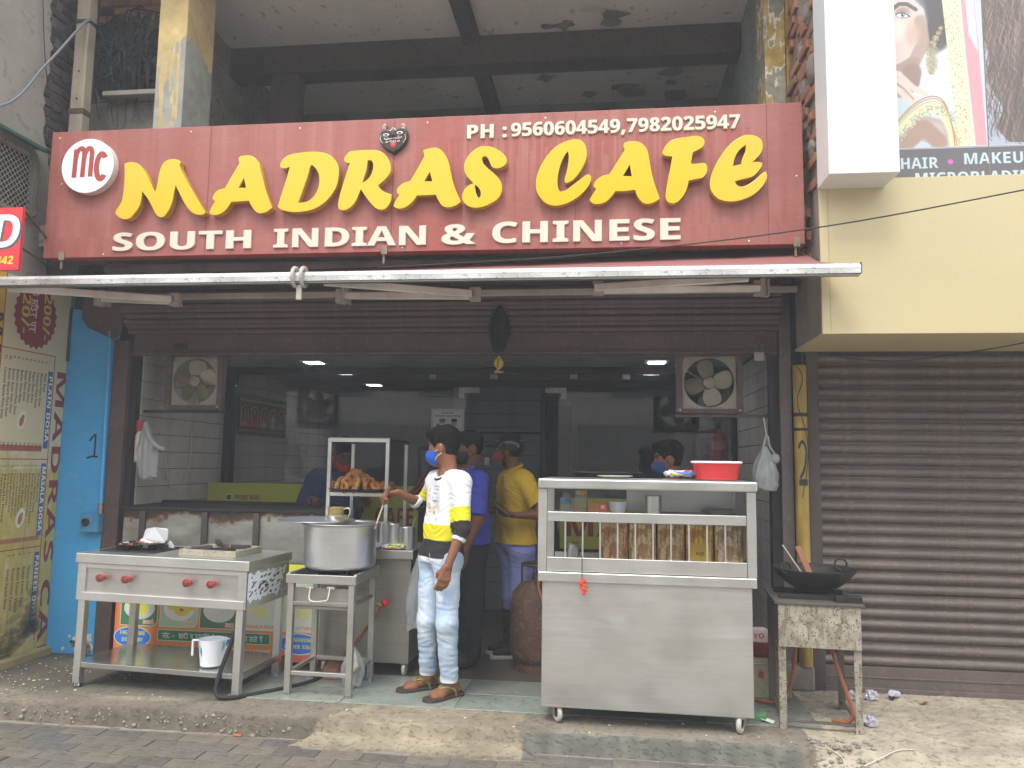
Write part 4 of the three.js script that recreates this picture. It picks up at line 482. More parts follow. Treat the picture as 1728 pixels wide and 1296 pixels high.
// ---------------------------------------------------------------- cafe rolling shutter, rolled up
const slatProfile = (h, d) => { const s = new THREE.Shape(); s.moveTo(0, 0); for (let i = 0; i <= 10; i++) { const t = i / 10; s.lineTo(d * Math.pow(Math.sin(t * Math.PI), 0.7), t * h * 0.86); } s.lineTo(0.002, h * 0.9); s.lineTo(0.002, h); s.lineTo(-0.004, h); s.lineTo(-0.004, 0); return s; };
const shut = thing('rolling_shutter', 'rolled-up brown steel shutter with side guides over the cafe opening', 'shutter');
{
  const g = new THREE.ExtrudeGeometry(slatProfile(0.05, 0.016), { depth: 4.86, bevelEnabled: false }); g.rotateY(-Math.PI / 2); g.scale(1, 1, 1); const sg = uvm(g); // profile x -> z
  sg.scale(1, 1, 1);
  for (let i = 0; i < 9; i++) { const t = i / 8, o = mesh('slat', sg, M.brown, shut); o.position.set(1.2, 2.412 + 0.036 * i + 0.006 * Math.sin(i * 2.2), 0.005 + 0.13 * Math.sin(Math.min(1, t * 1.15) * Math.PI * 0.62)); o.rotation.x = lerp(0.3, -0.55, t); }
  mesh('bottom_bar', [rx(-3.62, 1.19, 2.255, 2.41, -0.03, 0.0, 0.004), rx(-3.62, 1.19, 2.248, 2.268, -0.045, 0.025, 0.003)], M.brown, shut);
  mesh('lock_plate', bx(-3.3, -3.18, 2.3, 2.34, 0, 0.006), M.black, shut); mesh('lock_plate', bx(-0.3, -0.12, 2.31, 2.35, 0, 0.004), M.brown, shut);
  mesh('side_plate', [poly([[-4.04, 2.7], [-4.04, 2.53], [-3.98, 2.46], [-3.76, 2.36], [-3.7, 2.42], [-3.7, 2.7]], 0.012).translate(0, 0, 0.03)], M.brown, shut);
  mesh('guide_rail', [rx(-3.78, -3.655, 0.0, 2.36, -0.05, 0.004, 0.004)], M.brown, shut); mesh('guide_channel', [bx(-3.655, -3.6, 0.0, 2.3, -0.12, -0.04)], M.black, shut);
  mesh('guide_rail', [rx(1.2, 1.278, 0.17, 2.7, -0.05, 0.006, 0.004)], M.brownRight, shut); mesh('guide_channel', [bx(1.14, 1.2, 0.0, 2.7, -0.12, -0.03)], M.black, shut);
  mesh('header_plate', bx(-3.78, 1.27, 2.72, 2.76, -0.05, 0.12), M.brown, shut);
}
// ---------------------------------------------------------------- salon building on the right
const salon = thing('salon_building', 'neighbouring salon building with cream fascia box and broken brick side wall', 'building');
{
  mesh('side_wall', bx(1.31, 5, 2.275, 6.2, 0.03, 0.742), M.mortar, salon); mesh('wall', bx(1.365, 5, 0, 6.2, -0.6, -0.06), M.mortar, salon);
  mesh('fascia_panel', rx(1.288, 5, 2.258, 3.21, 0.745, 0.765, 0.003), M.cream, salon); mesh('panel_seam', bx(1.336, 1.339, 2.27, 3.2, 0.764, 0.7658), mat(0xa8996c, 0.7), salon); mesh('panel_seam', bx(2.9, 2.903, 2.27, 3.2, 0.764, 0.7658), mat(0xa8996c, 0.7), salon); mesh('soffit', bx(1.3, 5, 2.258, 2.273, 0.03, 0.744), M.cream, salon);
  const bg = [0.21, 0.11].map((l) => uvm(rb(0.06, 0.062, l, 0.011, 0, 0, 0, 1))), r = rng(61);
  for (let i = 0; i < 45; i++) for (let k = 0; k < 3; k++) { const y = 2.8 + i * 0.073, z = 0.16 + k * 0.225 + (i % 2) * 0.11; if (z > 0.7) continue; const hid = NZ(y * 1.6, z * 3, 9) > 0.22; if (hid) continue; const o = mesh('brick', bg[r() < 0.75 ? 0 : 1], M.brickR[(r() * 4) | 0], salon); o.position.set(1.329 - 0.022 * r(), y, z); o.rotation.set(0.06 * (r() - 0.5), 0.1 * (r() - 0.5), 0.08 * (r() - 0.5)); }
  for (let i = 0; i < 14; i++) { const y = 3.0 + r() * 2, z = 0.25 + r() * 0.4; const g = new THREE.IcosahedronGeometry(0.05 + 0.05 * r(), 1), p = g.attributes.position; for (let q = 0; q < p.count; q++) { const n = 0.8 + 0.4 * hash(Math.round(p.getX(q) * 900), Math.round(p.getY(q) * 900 + p.getZ(q) * 500), i); p.setXYZ(q, p.getX(q) * n * 0.35, p.getY(q) * n, p.getZ(q) * n); } g.computeVertexNormals(); g.translate(1.305, y, z); mesh('mortar_lump', g, M.mortar, salon); }
}
const lb = thing('white_sign_box', 'blank white box sign standing proud of the cream fascia', 'sign', 1.48, 3.15, 0.765);
{ mesh('case', rx(-0.2, 0.19, 0, 2.9, 0, 0.25, 0.004), M.white, lb); }
for (const k of [0, 1]) { // beauty salon hoarding, two printed panels
  const X0 = k ? 2.282 : 1.3, X1 = k ? 3.26 : 2.276, Y0 = 3.0, Y1 = 4.6, W = 640, H = 1048, q = rng(90 + k);
  const t = canvasTex(W, H, (g) => {
    const x = (p) => (1.765 + (p - 1515) * 0.00331 - X0) / (X1 - X0) * W, y = (p) => H - (3.2 + (305 - p) * 0.0037 - Y0) / (Y1 - Y0) * H;
    const P = (c, a) => { g.fillStyle = c; g.beginPath(); a.forEach(([u, v], i) => (i ? g.lineTo(x(u), y(v)) : g.moveTo(x(u), y(v)))); g.fill(); }, E = (c, u, v, a, b, r = 0) => { g.fillStyle = c; g.beginPath(); g.ellipse(x(u), y(v), a * 2.17, b * 2.42, r, 0, 7); g.fill(); };
    g.fillStyle = '#b9c4cf'; g.fillRect(0, 0, W, H);
    if (!k) {
      const G = (c, u, v, a, b, r = 0) => { g.save(); g.translate(x(u), y(v)); g.rotate(r); g.scale(a * 2.17, b * 2.42); const q2 = g.createRadialGradient(0, 0, 0, 0, 0, 1); q2.addColorStop(0, c + 'ff'); q2.addColorStop(0.55, c + 'b0'); q2.addColorStop(1, c + '00'); g.fillStyle = q2; g.beginPath(); g.arc(0, 0, 1, 0, 7); g.fill(); g.restore(); };
      const soft = (c, pts, w) => { for (let k = 0; k < pts.length - 1; k++) for (let t = 0; t < 1; t += 0.06) G(c, lerp(pts[k][0], pts[k + 1][0], t), lerp(pts[k][1], pts[k + 1][1], t), w, w * 0.9); };
      G('#d6dfe3', 1590, 120, 80, 90); soft('#4a4343', [[1500, -30], [1560, -30], [1592, 0], [1598, 40], [1586, 70]], 26); soft('#3f3938', [[1545, -50], [1585, -20], [1600, 30], [1592, 60]], 22);
      for (const [u, v, a, b] of [[1515, 20, 62, 80], [1525, 50, 52, 60], [1510, 90, 50, 40]]) { G('#d8bcae', u, v, a, b); G('#d8bcae', u, v, a * 0.8, b * 0.8); } G('#e6d3ca', 1522, 46, 26, 24); G('#e2cfc6', 1515, 0, 24, 16); soft('#a98a7c', [[1562, 30], [1566, 70], [1548, 104]], 13); soft('#9c7d70', [[1548, 104], [1522, 118], [1505, 116]], 14); soft('#8a6c60', [[1545, 118], [1540, 140], [1520, 150]], 18); G('#c9a094', 1548, 55, 18, 26);
      G('#8d7268', 1531, 14, 17, 11); E('#eef1f4', 1531, 20, 9.5, 4.2); E('#7d96ae', 1531.5, 20, 4.2, 4.2); E('#1c1c22', 1531.5, 20, 1.9, 1.9); E('#f4f6f8', 1533, 18.6, 0.9, 0.9); g.strokeStyle = '#4b3f3a'; g.lineWidth = 5; g.beginPath(); g.moveTo(x(1519), y(19)); g.quadraticCurveTo(x(1531), y(11), x(1545), y(24)); g.stroke(); g.lineWidth = 2; g.beginPath(); g.moveTo(x(1521), y(22)); g.quadraticCurveTo(x(1531), y(28), x(1543), y(23)); g.stroke(); soft('#5a4a43', [[1514, 8], [1526, 0], [1540, 1], [1556, 12]], 4.5);
      G('#b86a74', 1502, 61, 9, 7); G('#b98d80', 1506, 42, 10, 10);
      for (const [u, v, a] of [[1598, 46, 4], [1594, 54, 5], [1588, 63, 6], [1583, 72, 6], [1580, 86, 12], [1579, 103, 12], [1579, 114, 10], [1578, 122, 6]]) { G('#9c8a66', u, v, a * 1.2, a * 1.1); for (let i = 0; i < 34; i++) { const aa = q() * 6.28, rr = a * Math.sqrt(q()); E(['#e3d9b4', '#8a7650', '#c2ae7c', '#6b5a3c'][(q() * 4) | 0], u + Math.cos(aa) * rr, v + Math.sin(aa) * rr * 0.85, 0.7, 0.7); } }
      for (const pts of [[[1500, 120], [1520, 122], [1545, 148], [1568, 160]], [[1505, 128], [1528, 140], [1542, 164], [1551, 175]], [[1505, 140], [1522, 152], [1532, 168]], [[1502, 150], [1512, 168], [1510, 178]]]) soft('#dcc0b2', pts, 6.5); soft('#a58478', [[1512, 134], [1530, 150], [1545, 168]], 2.2); soft('#a58478', [[1508, 148], [1524, 164]], 2.2);
      for (const [c, w] of [['#a6968f', 26], ['#b9a79c', 18]]) soft(c, [[1515, 240], [1550, 215], [1585, 225]], w); soft('#9c7a68', [[1525, 246], [1560, 215], [1590, 246]], 17);
      soft('#cfcfa0', [[1505, 238], [1525, 212], [1550, 192], [1576, 182], [1598, 196], [1610, 226], [1614, 250]], 10); g.lineWidth = 5; for (const [c, o] of [['#b08a52', 0], ['#c9a468', 5], ['#a3744a', -4]]) { g.strokeStyle = c; g.beginPath(); g.moveTo(x(1505), y(222 + o)); g.bezierCurveTo(x(1535), y(178 + o), x(1592), y(140 + o), x(1604), y(195 + o)); g.quadraticCurveTo(x(1612), y(220), x(1617 + o), y(250)); g.stroke(); }
      P('#d4dcae', [[1598, -60], [1630, -60], [1640, 120], [1648, 250], [1622, 250], [1612, 170], [1606, 60]]); P('#d18a94', [[1632, -60], [1656, -60], [1668, 250], [1649, 250], [1640, 110]]); P('#dfe3ea', [[1640, -60], [1655, -60], [1660, 90], [1646, 60]]);
      for (let i = 0; i < 620; i++) { const v = -60 + 308 * q(), u = 1602 + v * 0.065 + 26 * q(); E(['#c24f92', '#8fa65a', '#c9a24a', '#7aa0a8', '#e6e2c0'][(q() * 5) | 0], u, v, 0.4 + 0.9 * q(), 0.4 + 1.1 * q()); }
      for (let i = 0; i < 240; i++) { const a = q(), u = 1514 + a * 100, v = 232 - Math.sin(a * 2.4) * 55 + 18 * q(); E(['#c24f92', '#8fa65a', '#5f9aa0', '#d8d28a'][(q() * 4) | 0], u, v, 0.5 + 1.2 * q(), 0.5 + 1.2 * q()); }
    } else {
      g.fillStyle = '#9fa9bb'; g.fillRect(0, 0, W, H); P('#54433d', [[1664, -80], [1800, -80], [1800, 250], [1705, 246], [1684, 220], [1700, 190], [1672, 140], [1680, 100], [1663, 40]]);
      g.lineWidth = 4; for (let i = 0; i < 620; i++) { let u = 1668 + 120 * q(), v = -70 + 280 * q(); g.strokeStyle = ['#3a2d2a', '#7d6154', '#96796a', '#4b3a35', '#2c2220'][(q() * 5) | 0]; g.globalAlpha = 0.55; g.beginPath(); g.moveTo(x(u), y(v)); g.bezierCurveTo(x(u + 12), y(v + 12), x(u - 12), y(v + 26), x(u + (q() - 0.5) * 14), y(v + 42)); g.stroke(); } g.globalAlpha = 1;
    }
    g.fillStyle = '#d3d9dc'; g.globalAlpha = 0.22; g.fillRect(0, 0, W, H); g.globalAlpha = 1; const by = y(251); g.fillStyle = '#6a676b'; g.fillRect(0, by, W, H - by); g.strokeStyle = '#cfd2d4'; g.lineWidth = 2; g.strokeRect(-5, by, W + 10, 4);
    g.fillStyle = '#bcd0d4'; g.font = 'bold 62px sans-serif'; const put = (s, u0, u1, v) => { const w = g.measureText(s).width; g.save(); g.translate(x(u0), y(v)); g.scale((x(u1) - x(u0)) / w, 1); g.fillText(s, 0, 0); g.restore(); };
    put('HAIR', 1516, 1583, 286); put('MAKEUP', 1625, 1748, 281); put('MICROBLADING', 1540, 1762, 312); E('#c46ab0', 1604, 276, 5, 4.2);
  });
  const p = thing('salon_poster', k ? 'printed salon poster showing long curly brown hair' : 'printed salon poster of a veiled face wearing a gold earring', 'poster');
  mesh('panel', bx(X0, X1, Y0, Y1, 0.735, 0.7425), mat(0x8f959c, 0.6), p); mesh('print', plane(X1 - X0, Y1 - Y0, (X0 + X1) / 2, (Y0 + Y1) / 2, 0.7437), new THREE.MeshStandardMaterial({ map: t, roughness: 0.4 }), p);
}
const sh2 = thing('closed_shutter', 'closed brown ribbed steel shutter of the neighbouring shop', 'shutter');
{
  const g = new THREE.ExtrudeGeometry(slatProfile(0.0775, 0.03), { depth: 3.5, bevelEnabled: false }); g.rotateY(-Math.PI / 2); const sg = uvm(g), r = rng(6);
  const tones = [0.92, 1, 1.06, 0.97].map((k) => { const m = M.brownRight.clone(); m.color.setScalar(k); return m; });
  for (let i = 0; i < 27; i++) { const o = mesh('slat', sg, tones[(r() * 4) | 0], sh2); o.position.set(4.95 - 0.04 * r(), 0.165 + i * 0.0775, -0.01 + 0.006 * (r() - 0.5)); o.rotation.x = 0.06 * (r() - 0.5); o.rotation.z = 0.0016 * (r() - 0.5); }
  mesh('bottom_bar', [rx(1.45, 4.95, 0.0, 0.165, -0.02, 0.006, 0.003), rx(1.45, 4.95, 0.0, 0.03, 0.005, 0.025, 0.003), rx(1.45, 4.95, 0.09, 0.1, 0.005, 0.012, 0.002)], M.brownRight, sh2);
  mesh('guide_rail', rx(1.372, 1.45, 0.0, 2.25, -0.05, 0.035, 0.004), patchy(0x4d4440, 0x3e3632, { size: 0.8, seed: 140, rough: 0.7 }), sh2);
}
const yp = thing('yellow_post', 'grimy yellow painted post with black looped mark beside the closed shutter', 'post', 1.323, 0.16, 0.045);
{
  const q = rng(14), t = canvasTex(256, 1024, (g) => { g.fillStyle = '#9f8540'; g.fillRect(0, 0, 256, 1024); for (let i = 0; i < 500; i++) { g.fillStyle = ['#a07f28', '#c9a63a', '#8d7a3e', '#6e5f34'][(q() * 4) | 0]; g.globalAlpha = 0.18; g.beginPath(); g.ellipse(256 * q(), 1024 * q(), 6 + 16 * q(), 10 + 50 * q(), 0, 0, 7); g.fill(); } g.globalAlpha = 1;
    g.strokeStyle = '#2c2a26'; g.lineWidth = 13; g.lineCap = 'round'; const cx = 0.0 * 256 + 128, Y = (y) => 1024 - (y - 0.16) / 2.0 * 1024; g.beginPath(); g.moveTo(cx - 22, Y(1.6)); g.quadraticCurveTo(cx, Y(1.68), cx + 22, Y(1.58)); g.quadraticCurveTo(cx + 26, Y(1.48), cx - 14, Y(1.4)); g.stroke(); g.fillStyle = '#2c2a26'; g.fillRect(cx - 26, Y(1.385), 58, 22); });
  t.wrapS = THREE.RepeatWrapping; t.offset.x = 0.5;
  const g = new THREE.CylinderGeometry(0.044, 0.044, 2.0, 28, 1); g.translate(0, 1.0, 0); g.userData.keepUV = true; mesh('shaft', g, new THREE.MeshStandardMaterial({ map: t, roughness: 0.7 }), yp);
  mesh('strap', [cyl(0.047, 0.047, 0.025, 0, 1.66, 0), cyl(0.046, 0.046, 0.02, 0, 1.56, 0)], M.soot, yp);
  mesh('wire', [tube([[-0.03, 2.0, 0.04], [0.01, 1.9, 0.048], [-0.03, 1.75, 0.045], [0.02, 1.55, 0.05], [0.03, 1.35, 0.048], [-0.01, 1.1, 0.05]], 0.003, 50, 5)], M.wire, yp);
  mesh('plinth', rx(-0.12, 0.05, -0.16, 0.0, -0.1, 0.03, 0.02), M.mortar, yp);
}
// ---------------------------------------------------------------- kitchen: four-knob stove table
const stove = thing('stove_table', 'wide steel stove table with four red knobs and a lower shelf', 'stove', -2.79, 0, 0.53, -0.05);
{
  stove.rotation.z = -0.012;
  const w = 0.6, d = 0.29, st = M.steel;
  const top = mesh('table_top', rx(-w - 0.005, w + 0.005, 0.775, 0.838, -d - 0.01, d + 0.01, 0.006), st, stove);
  mesh('frame', [rx(-w + 0.01, -w + 0.07, 0.54, 0.775, d - 0.05, d, 0.003), rx(w - 0.07, w - 0.01, 0.54, 0.775, d - 0.05, d, 0.003), rx(-w + 0.07, w - 0.07, 0.745, 0.774, d - 0.02, d - 0.002, 0.002), rx(-w + 0.05, w - 0.02, 0.54, 0.592, d - 0.02, d + 0.006, 0.003), bx(-w + 0.01, -w + 0.02, 0.54, 0.775, -d, d - 0.05)], st, stove);
  mesh('control_panel', bx(-w + 0.07, w - 0.07, 0.592, 0.745, d - 0.02, d - 0.012), M.steelB, stove);
  const q = rng(12), stk = canvasTex(512, 256, (g) => { g.fillStyle = '#9c9a94'; g.fillRect(0, 0, 512, 256); g.fillStyle = '#dfe4ea'; g.beginPath(); g.moveTo(0, 20); for (let i = 0; i <= 20; i++) g.lineTo(i * 24, 12 + 30 * q()); g.lineTo(430, 130); for (let i = 20; i >= 0; i--) g.lineTo(i * 18, 190 + 50 * q()); g.fill(); g.fillStyle = '#24262a'; for (let i = 0; i < 55; i++) { g.save(); g.translate(30 + 350 * q(), 40 + 150 * q()); g.rotate(-0.5 + 0.3 * q()); g.beginPath(); g.ellipse(0, 0, 6 + 22 * q(), 3 + 6 * q(), 0, 0, 7); g.fill(); g.restore(); } g.fillStyle = '#7c7a58'; g.globalAlpha = 0.6; for (let i = 0; i < 30; i++) { g.beginPath(); g.ellipse(400 + 110 * q(), 60 + 170 * q(), 14, 9, 0, 0, 7); g.fill(); } });
  const sg = plane(0.56, 0.235, 0, 0, 0); sg.rotateY(Math.PI / 2); sg.translate(w - 0.006, 0.66, 0.0); mesh('side_panel', bx(w - 0.02, w - 0.01, 0.54, 0.775, -d, d - 0.05), M.steelB, stove); mesh('torn_sticker', sg, new THREE.MeshStandardMaterial({ map: stk, roughness: 0.45 }), stove);
  const kn = rot(lathe([[0, 0.05], [0.012, 0.05], [0.016, 0.045], [0.024, 0.043], [0.026, 0.03], [0.018, 0.026], [0.016, 0]], 24), Math.PI / 2), km = mat(0xa84a46, 0.45), kr = rot(lathe([[0.02, 0.053], [0.024, 0.051], [0.024, 0.046]], 20), Math.PI / 2);
  for (const x of [-0.405, -0.225, 0.2, 0.365]) { const k = mesh('knob', kn.clone().translate(x, 0.69, d - 0.012), km, stove); mesh('pointer', [kr.clone().translate(x, 0.69, d - 0.012), cyl(0.007, 0.007, 0.008, 0, 0, 0, 12).rotateX(Math.PI / 2).translate(x, 0.69, d + 0.04)], mat(0x8d2e2c, 0.5), k); }
  for (const [x, z] of [[-w + 0.05, d - 0.03], [w - 0.05, d - 0.03], [-w + 0.05, -d + 0.03], [w - 0.05, -d + 0.03]]) { mesh('leg', rx(x - 0.024, x + 0.024, 0.02, 0.542, z - 0.024, z + 0.024, 0.004), st, stove); mesh('foot', [cyl(0.022, 0.026, 0.02, x, 0.012, z, 14), cyl(0.018, 0.018, 0.012, x, 0.026, z, 12)], M.chrome, stove); }
  mesh('shelf', [rx(-w + 0.075, w - 0.075, 0.118, 0.15, d - 0.045, d - 0.012, 0.003), bx(-w + 0.03, w - 0.03, 0.14, 0.1505, -d + 0.03, d - 0.046), rx(w - 0.055, w - 0.025, 0.11, 0.139, -d + 0.05, d - 0.06, 0.003), rx(-w + 0.025, -w + 0.055, 0.11, 0.139, -d + 0.05, d - 0.06, 0.003)], steel(41, 0xc4c4c0, 0.2, 0.4), stove);
  // burners
  const bur = (x, box_) => {
    const b = new THREE.Group(); b.name = 'burner'; b.position.set(x, 0.838, 0); stove.add(b);
    if (box_) mesh('surround', [rx(-0.2, 0.2, 0, 0.04, 0.15, 0.175, 0.003), rx(-0.2, 0.2, 0, 0.04, -0.175, -0.15, 0.003), rx(-0.2, -0.175, 0, 0.04, -0.15, 0.15, 0.003), rx(0.175, 0.2, 0, 0.04, -0.15, 0.15, 0.003)], patchy(0xb5ad9c, 0x8f8672, { size: 0.3, seed: 150, rough: 0.6, metal: 0.4, spots: 0.3 }), b);
    else mesh('surround', [rx(-0.2, 0.2, 0, 0.008, -0.17, 0.17, 0.003)], M.black, b);
    mesh('ring', [rot(new THREE.TorusGeometry(0.08, 0.015, 8, 24), Math.PI / 2).translate(0, 0.016, 0), rot(new THREE.TorusGeometry(0.045, 0.012, 8, 20), Math.PI / 2).translate(0, 0.016, 0), box(0.3, 0.01, 0.02, 0, 0.008, 0)], M.black, b);
    const s = patchy(0x57504a, 0x38332f, { size: 0.3, seed: 151, metal: 0.3, rough: 0.6 });
    for (let k = 0; k < 4; k++) { const g = rb(0.13, 0.028, 0.03, 0.004, 0.12, (box_ ? 0.047 : 0.024), 0); g.rotateZ(k % 2 ? 0.1 : -0.06); g.rotateY(k * Math.PI / 2 + 0.7); mesh('pan_support', g, s, b); }
  };
  bur(-0.34, false); bur(0.24, true);
}
const foil = (name, pts, bend) => { const g = poly(pts, 0.0015), n = toCreasedNormals(g, 0.5); const p = n.attributes.position; for (let i = 0; i < p.count; i++) p.setZ(i, p.getZ(i) + bend * p.getX(i) ** 2 * 5 + 0.1 * p.getY(i) * p.getY(i)); n.computeVertexNormals(); return n; };
{
  const wm = mat(0xdfe0e4, 0.35, { metalness: 0.15 });
  const f = thing('wind_shield', 'torn white sheet shield standing at the back of the stove burner', 'shield', -3.1, 0.85, 0.42, 0.1);
  mesh('sheet', foil('s', [[-0.1, 0], [-0.085, 0.05], [-0.07, 0.06], [-0.06, 0.11], [-0.05, 0.125], [0.0, 0.135], [0.1, 0.13], [0.112, 0.12], [0.11, 0.06], [0.09, 0.04], [0.08, 0]], 0.5), wm, f); mesh('scrap', foil('s', [[0.1, 0], [0.105, 0.03], [0.13, 0.05], [0.16, 0.02], [0.165, 0]], 0.3), wm, f); mesh('scrap', foil('s', [[-0.19, 0], [-0.19, 0.035], [-0.16, 0.04], [-0.15, 0.03], [-0.145, 0]], 0.3), wm, f);
  const gr = thing('griddle', 'thin blackened griddle plate lying on the burner before the white shield', 'griddle', -3.13, 0.875, 0.52); mesh('plate', lathe([[0, 0], [0.15, 0.002], [0.165, 0.012], [0.163, 0.014], [0.15, 0.005], [0, 0.003]], 40), M.black, gr); const cr = rng(2), G = []; for (let i = 0; i < 24; i++) G.push(T(new THREE.IcosahedronGeometry(0.004 + 0.006 * cr(), 0), (cr() - 0.5) * 0.2, 0.009, (cr() - 0.5) * 0.2)); mesh('crumbs', G, mat(0xb5693c, 0.8), gr);
}
const bh = tag(mesh('black_hose', tube([[-2.29, 0.56, 0.74], [-2.3, 0.4, 0.77], [-2.36, 0.15, 0.83], [-2.36, 0.04, 0.87], [-2.28, 0.014, 0.87], [-2.12, 0.014, 0.72], [-1.98, 0.014, 0.55], [-1.9, 0.014, 0.35], [-1.95, 0.02, 0.1]], 0.013, 90, 10), M.rubber), 'black rubber gas hose hanging from the stove table to the ground', 'hose');
const mug = thing('plastic_mug', 'white plastic jug with blue flower print on the stove table shelf', 'mug', -2.49, 0.157, 0.7, 0.1);
{
  const t = canvasTex(512, 256, (g) => { g.fillStyle = '#e9ecf2'; g.fillRect(0, 0, 512, 256); const q = rng(7); for (const cx of [384 - 30, 384 + 35, 128]) for (let i = 0; i < 24; i++) { g.fillStyle = ['#3f7fd0', '#5ea6e0', '#2f5fae', '#7fc0b8'][(q() * 4) | 0]; g.beginPath(); g.ellipse(cx + (q() - 0.5) * 70, 150 + (q() - 0.5) * 70, 3 + 7 * q(), 3 + 5 * q(), q() * 3, 0, 7); g.fill(); } });
  const b = lathe([[0, 0.002], [0.062, 0], [0.065, 0.004], [0.082, 0.158], [0.085, 0.162], [0.081, 0.163], [0.079, 0.158], [0.062, 0.006], [0, 0.006]], 40); const p = b.attributes.position; for (let i = 0; i < p.count; i++) { const y = p.getY(i), a = Math.atan2(p.getZ(i), p.getX(i)); if (y > 0.13 && Math.abs(a) < 0.45) p.setX(i, p.getX(i) + 0.03 * (1 - Math.abs(a) / 0.45) * sstep(0.12, 0.16, y)); } b.computeVertexNormals(); b.rotateY(0.2); b.userData.keepUV = true; mesh('body', b, new THREE.MeshStandardMaterial({ map: t, roughness: 0.35, side: THREE.DoubleSide }), mug);
  mesh('handle', [rb(0.05, 0.012, 0.02, 0.005, -0.1, 0.152, 0), rb(0.013, 0.1, 0.02, 0.005, -0.122, 0.105, 0)], mat(0xe6e8ec, 0.4), mug);
}
// ---------------------------------------------------------------- tall back counter with printed banner
const steelPost = steel(51, 0x6c6864, 0.5);
const ctr = thing('back_counter', 'long counter behind the stove with scorched steel panels and dark top', 'counter');
{
  const q = tex(1024, 1.6, (u, v) => { const x = u * 1.6, y = v * 0.7, n = fbm(u * 2, v, 20, 4, 5), w = fbm(u, v, 9, 8, 4); const lim = 0.515 + 0.06 * Math.sin(x * 9.2 + 1) * w - 0.1 * (n - 0.4); const t = sstep(lim - 0.02, lim + 0.05, y); let c = mix3([0.71, 0.71, 0.69], [0.52, 0.51, 0.49], clamp(w * 1.5 - 0.4)); c = mix3(c, [0.36, 0.22, 0.13], sstep(lim - 0.05, lim + 0.01, y) * 0.85); c = mix3(c, mix3([0.16, 0.13, 0.12], [0.4, 0.37, 0.35], n), t); return c; }, true, 512, 0.7);
  q.offset.set(0.4, -0.54 / 0.7);
  mesh('steel_panel', bx(-3.575, -2.0, 0.45, 1.075, 0.02, 0.05), new THREE.MeshStandardMaterial({ map: q, metalness: 0.6, roughness: 0.45 }), ctr);
  for (const x of [-3.42, -2.93, -2.53]) mesh('post', rx(x - 0.02, x + 0.025, 0.45, 1.07, 0.048, 0.075, 0.004), steelPost, ctr);
  mesh('top', [rx(-3.59, -1.98, 1.075, 1.1, -0.5, 0.07, 0.005)], M.black, ctr); mesh('back_lip', bx(-3.59, -1.98, 1.1, 1.125, -0.5, -0.47), M.black, ctr);
  mesh('carcass', [bx(-3.57, -2.0, 0.03, 1.07, -0.48, 0.018)], M.darkAlu, ctr); mesh('front_board', bx(-3.57, -2.02, 0.03, 0.448, 0.02, 0.045), M.beam, ctr);
}
const ban = thing('food_banner', 'orange food banner with dish pictures fixed to the back counter front', 'banner');
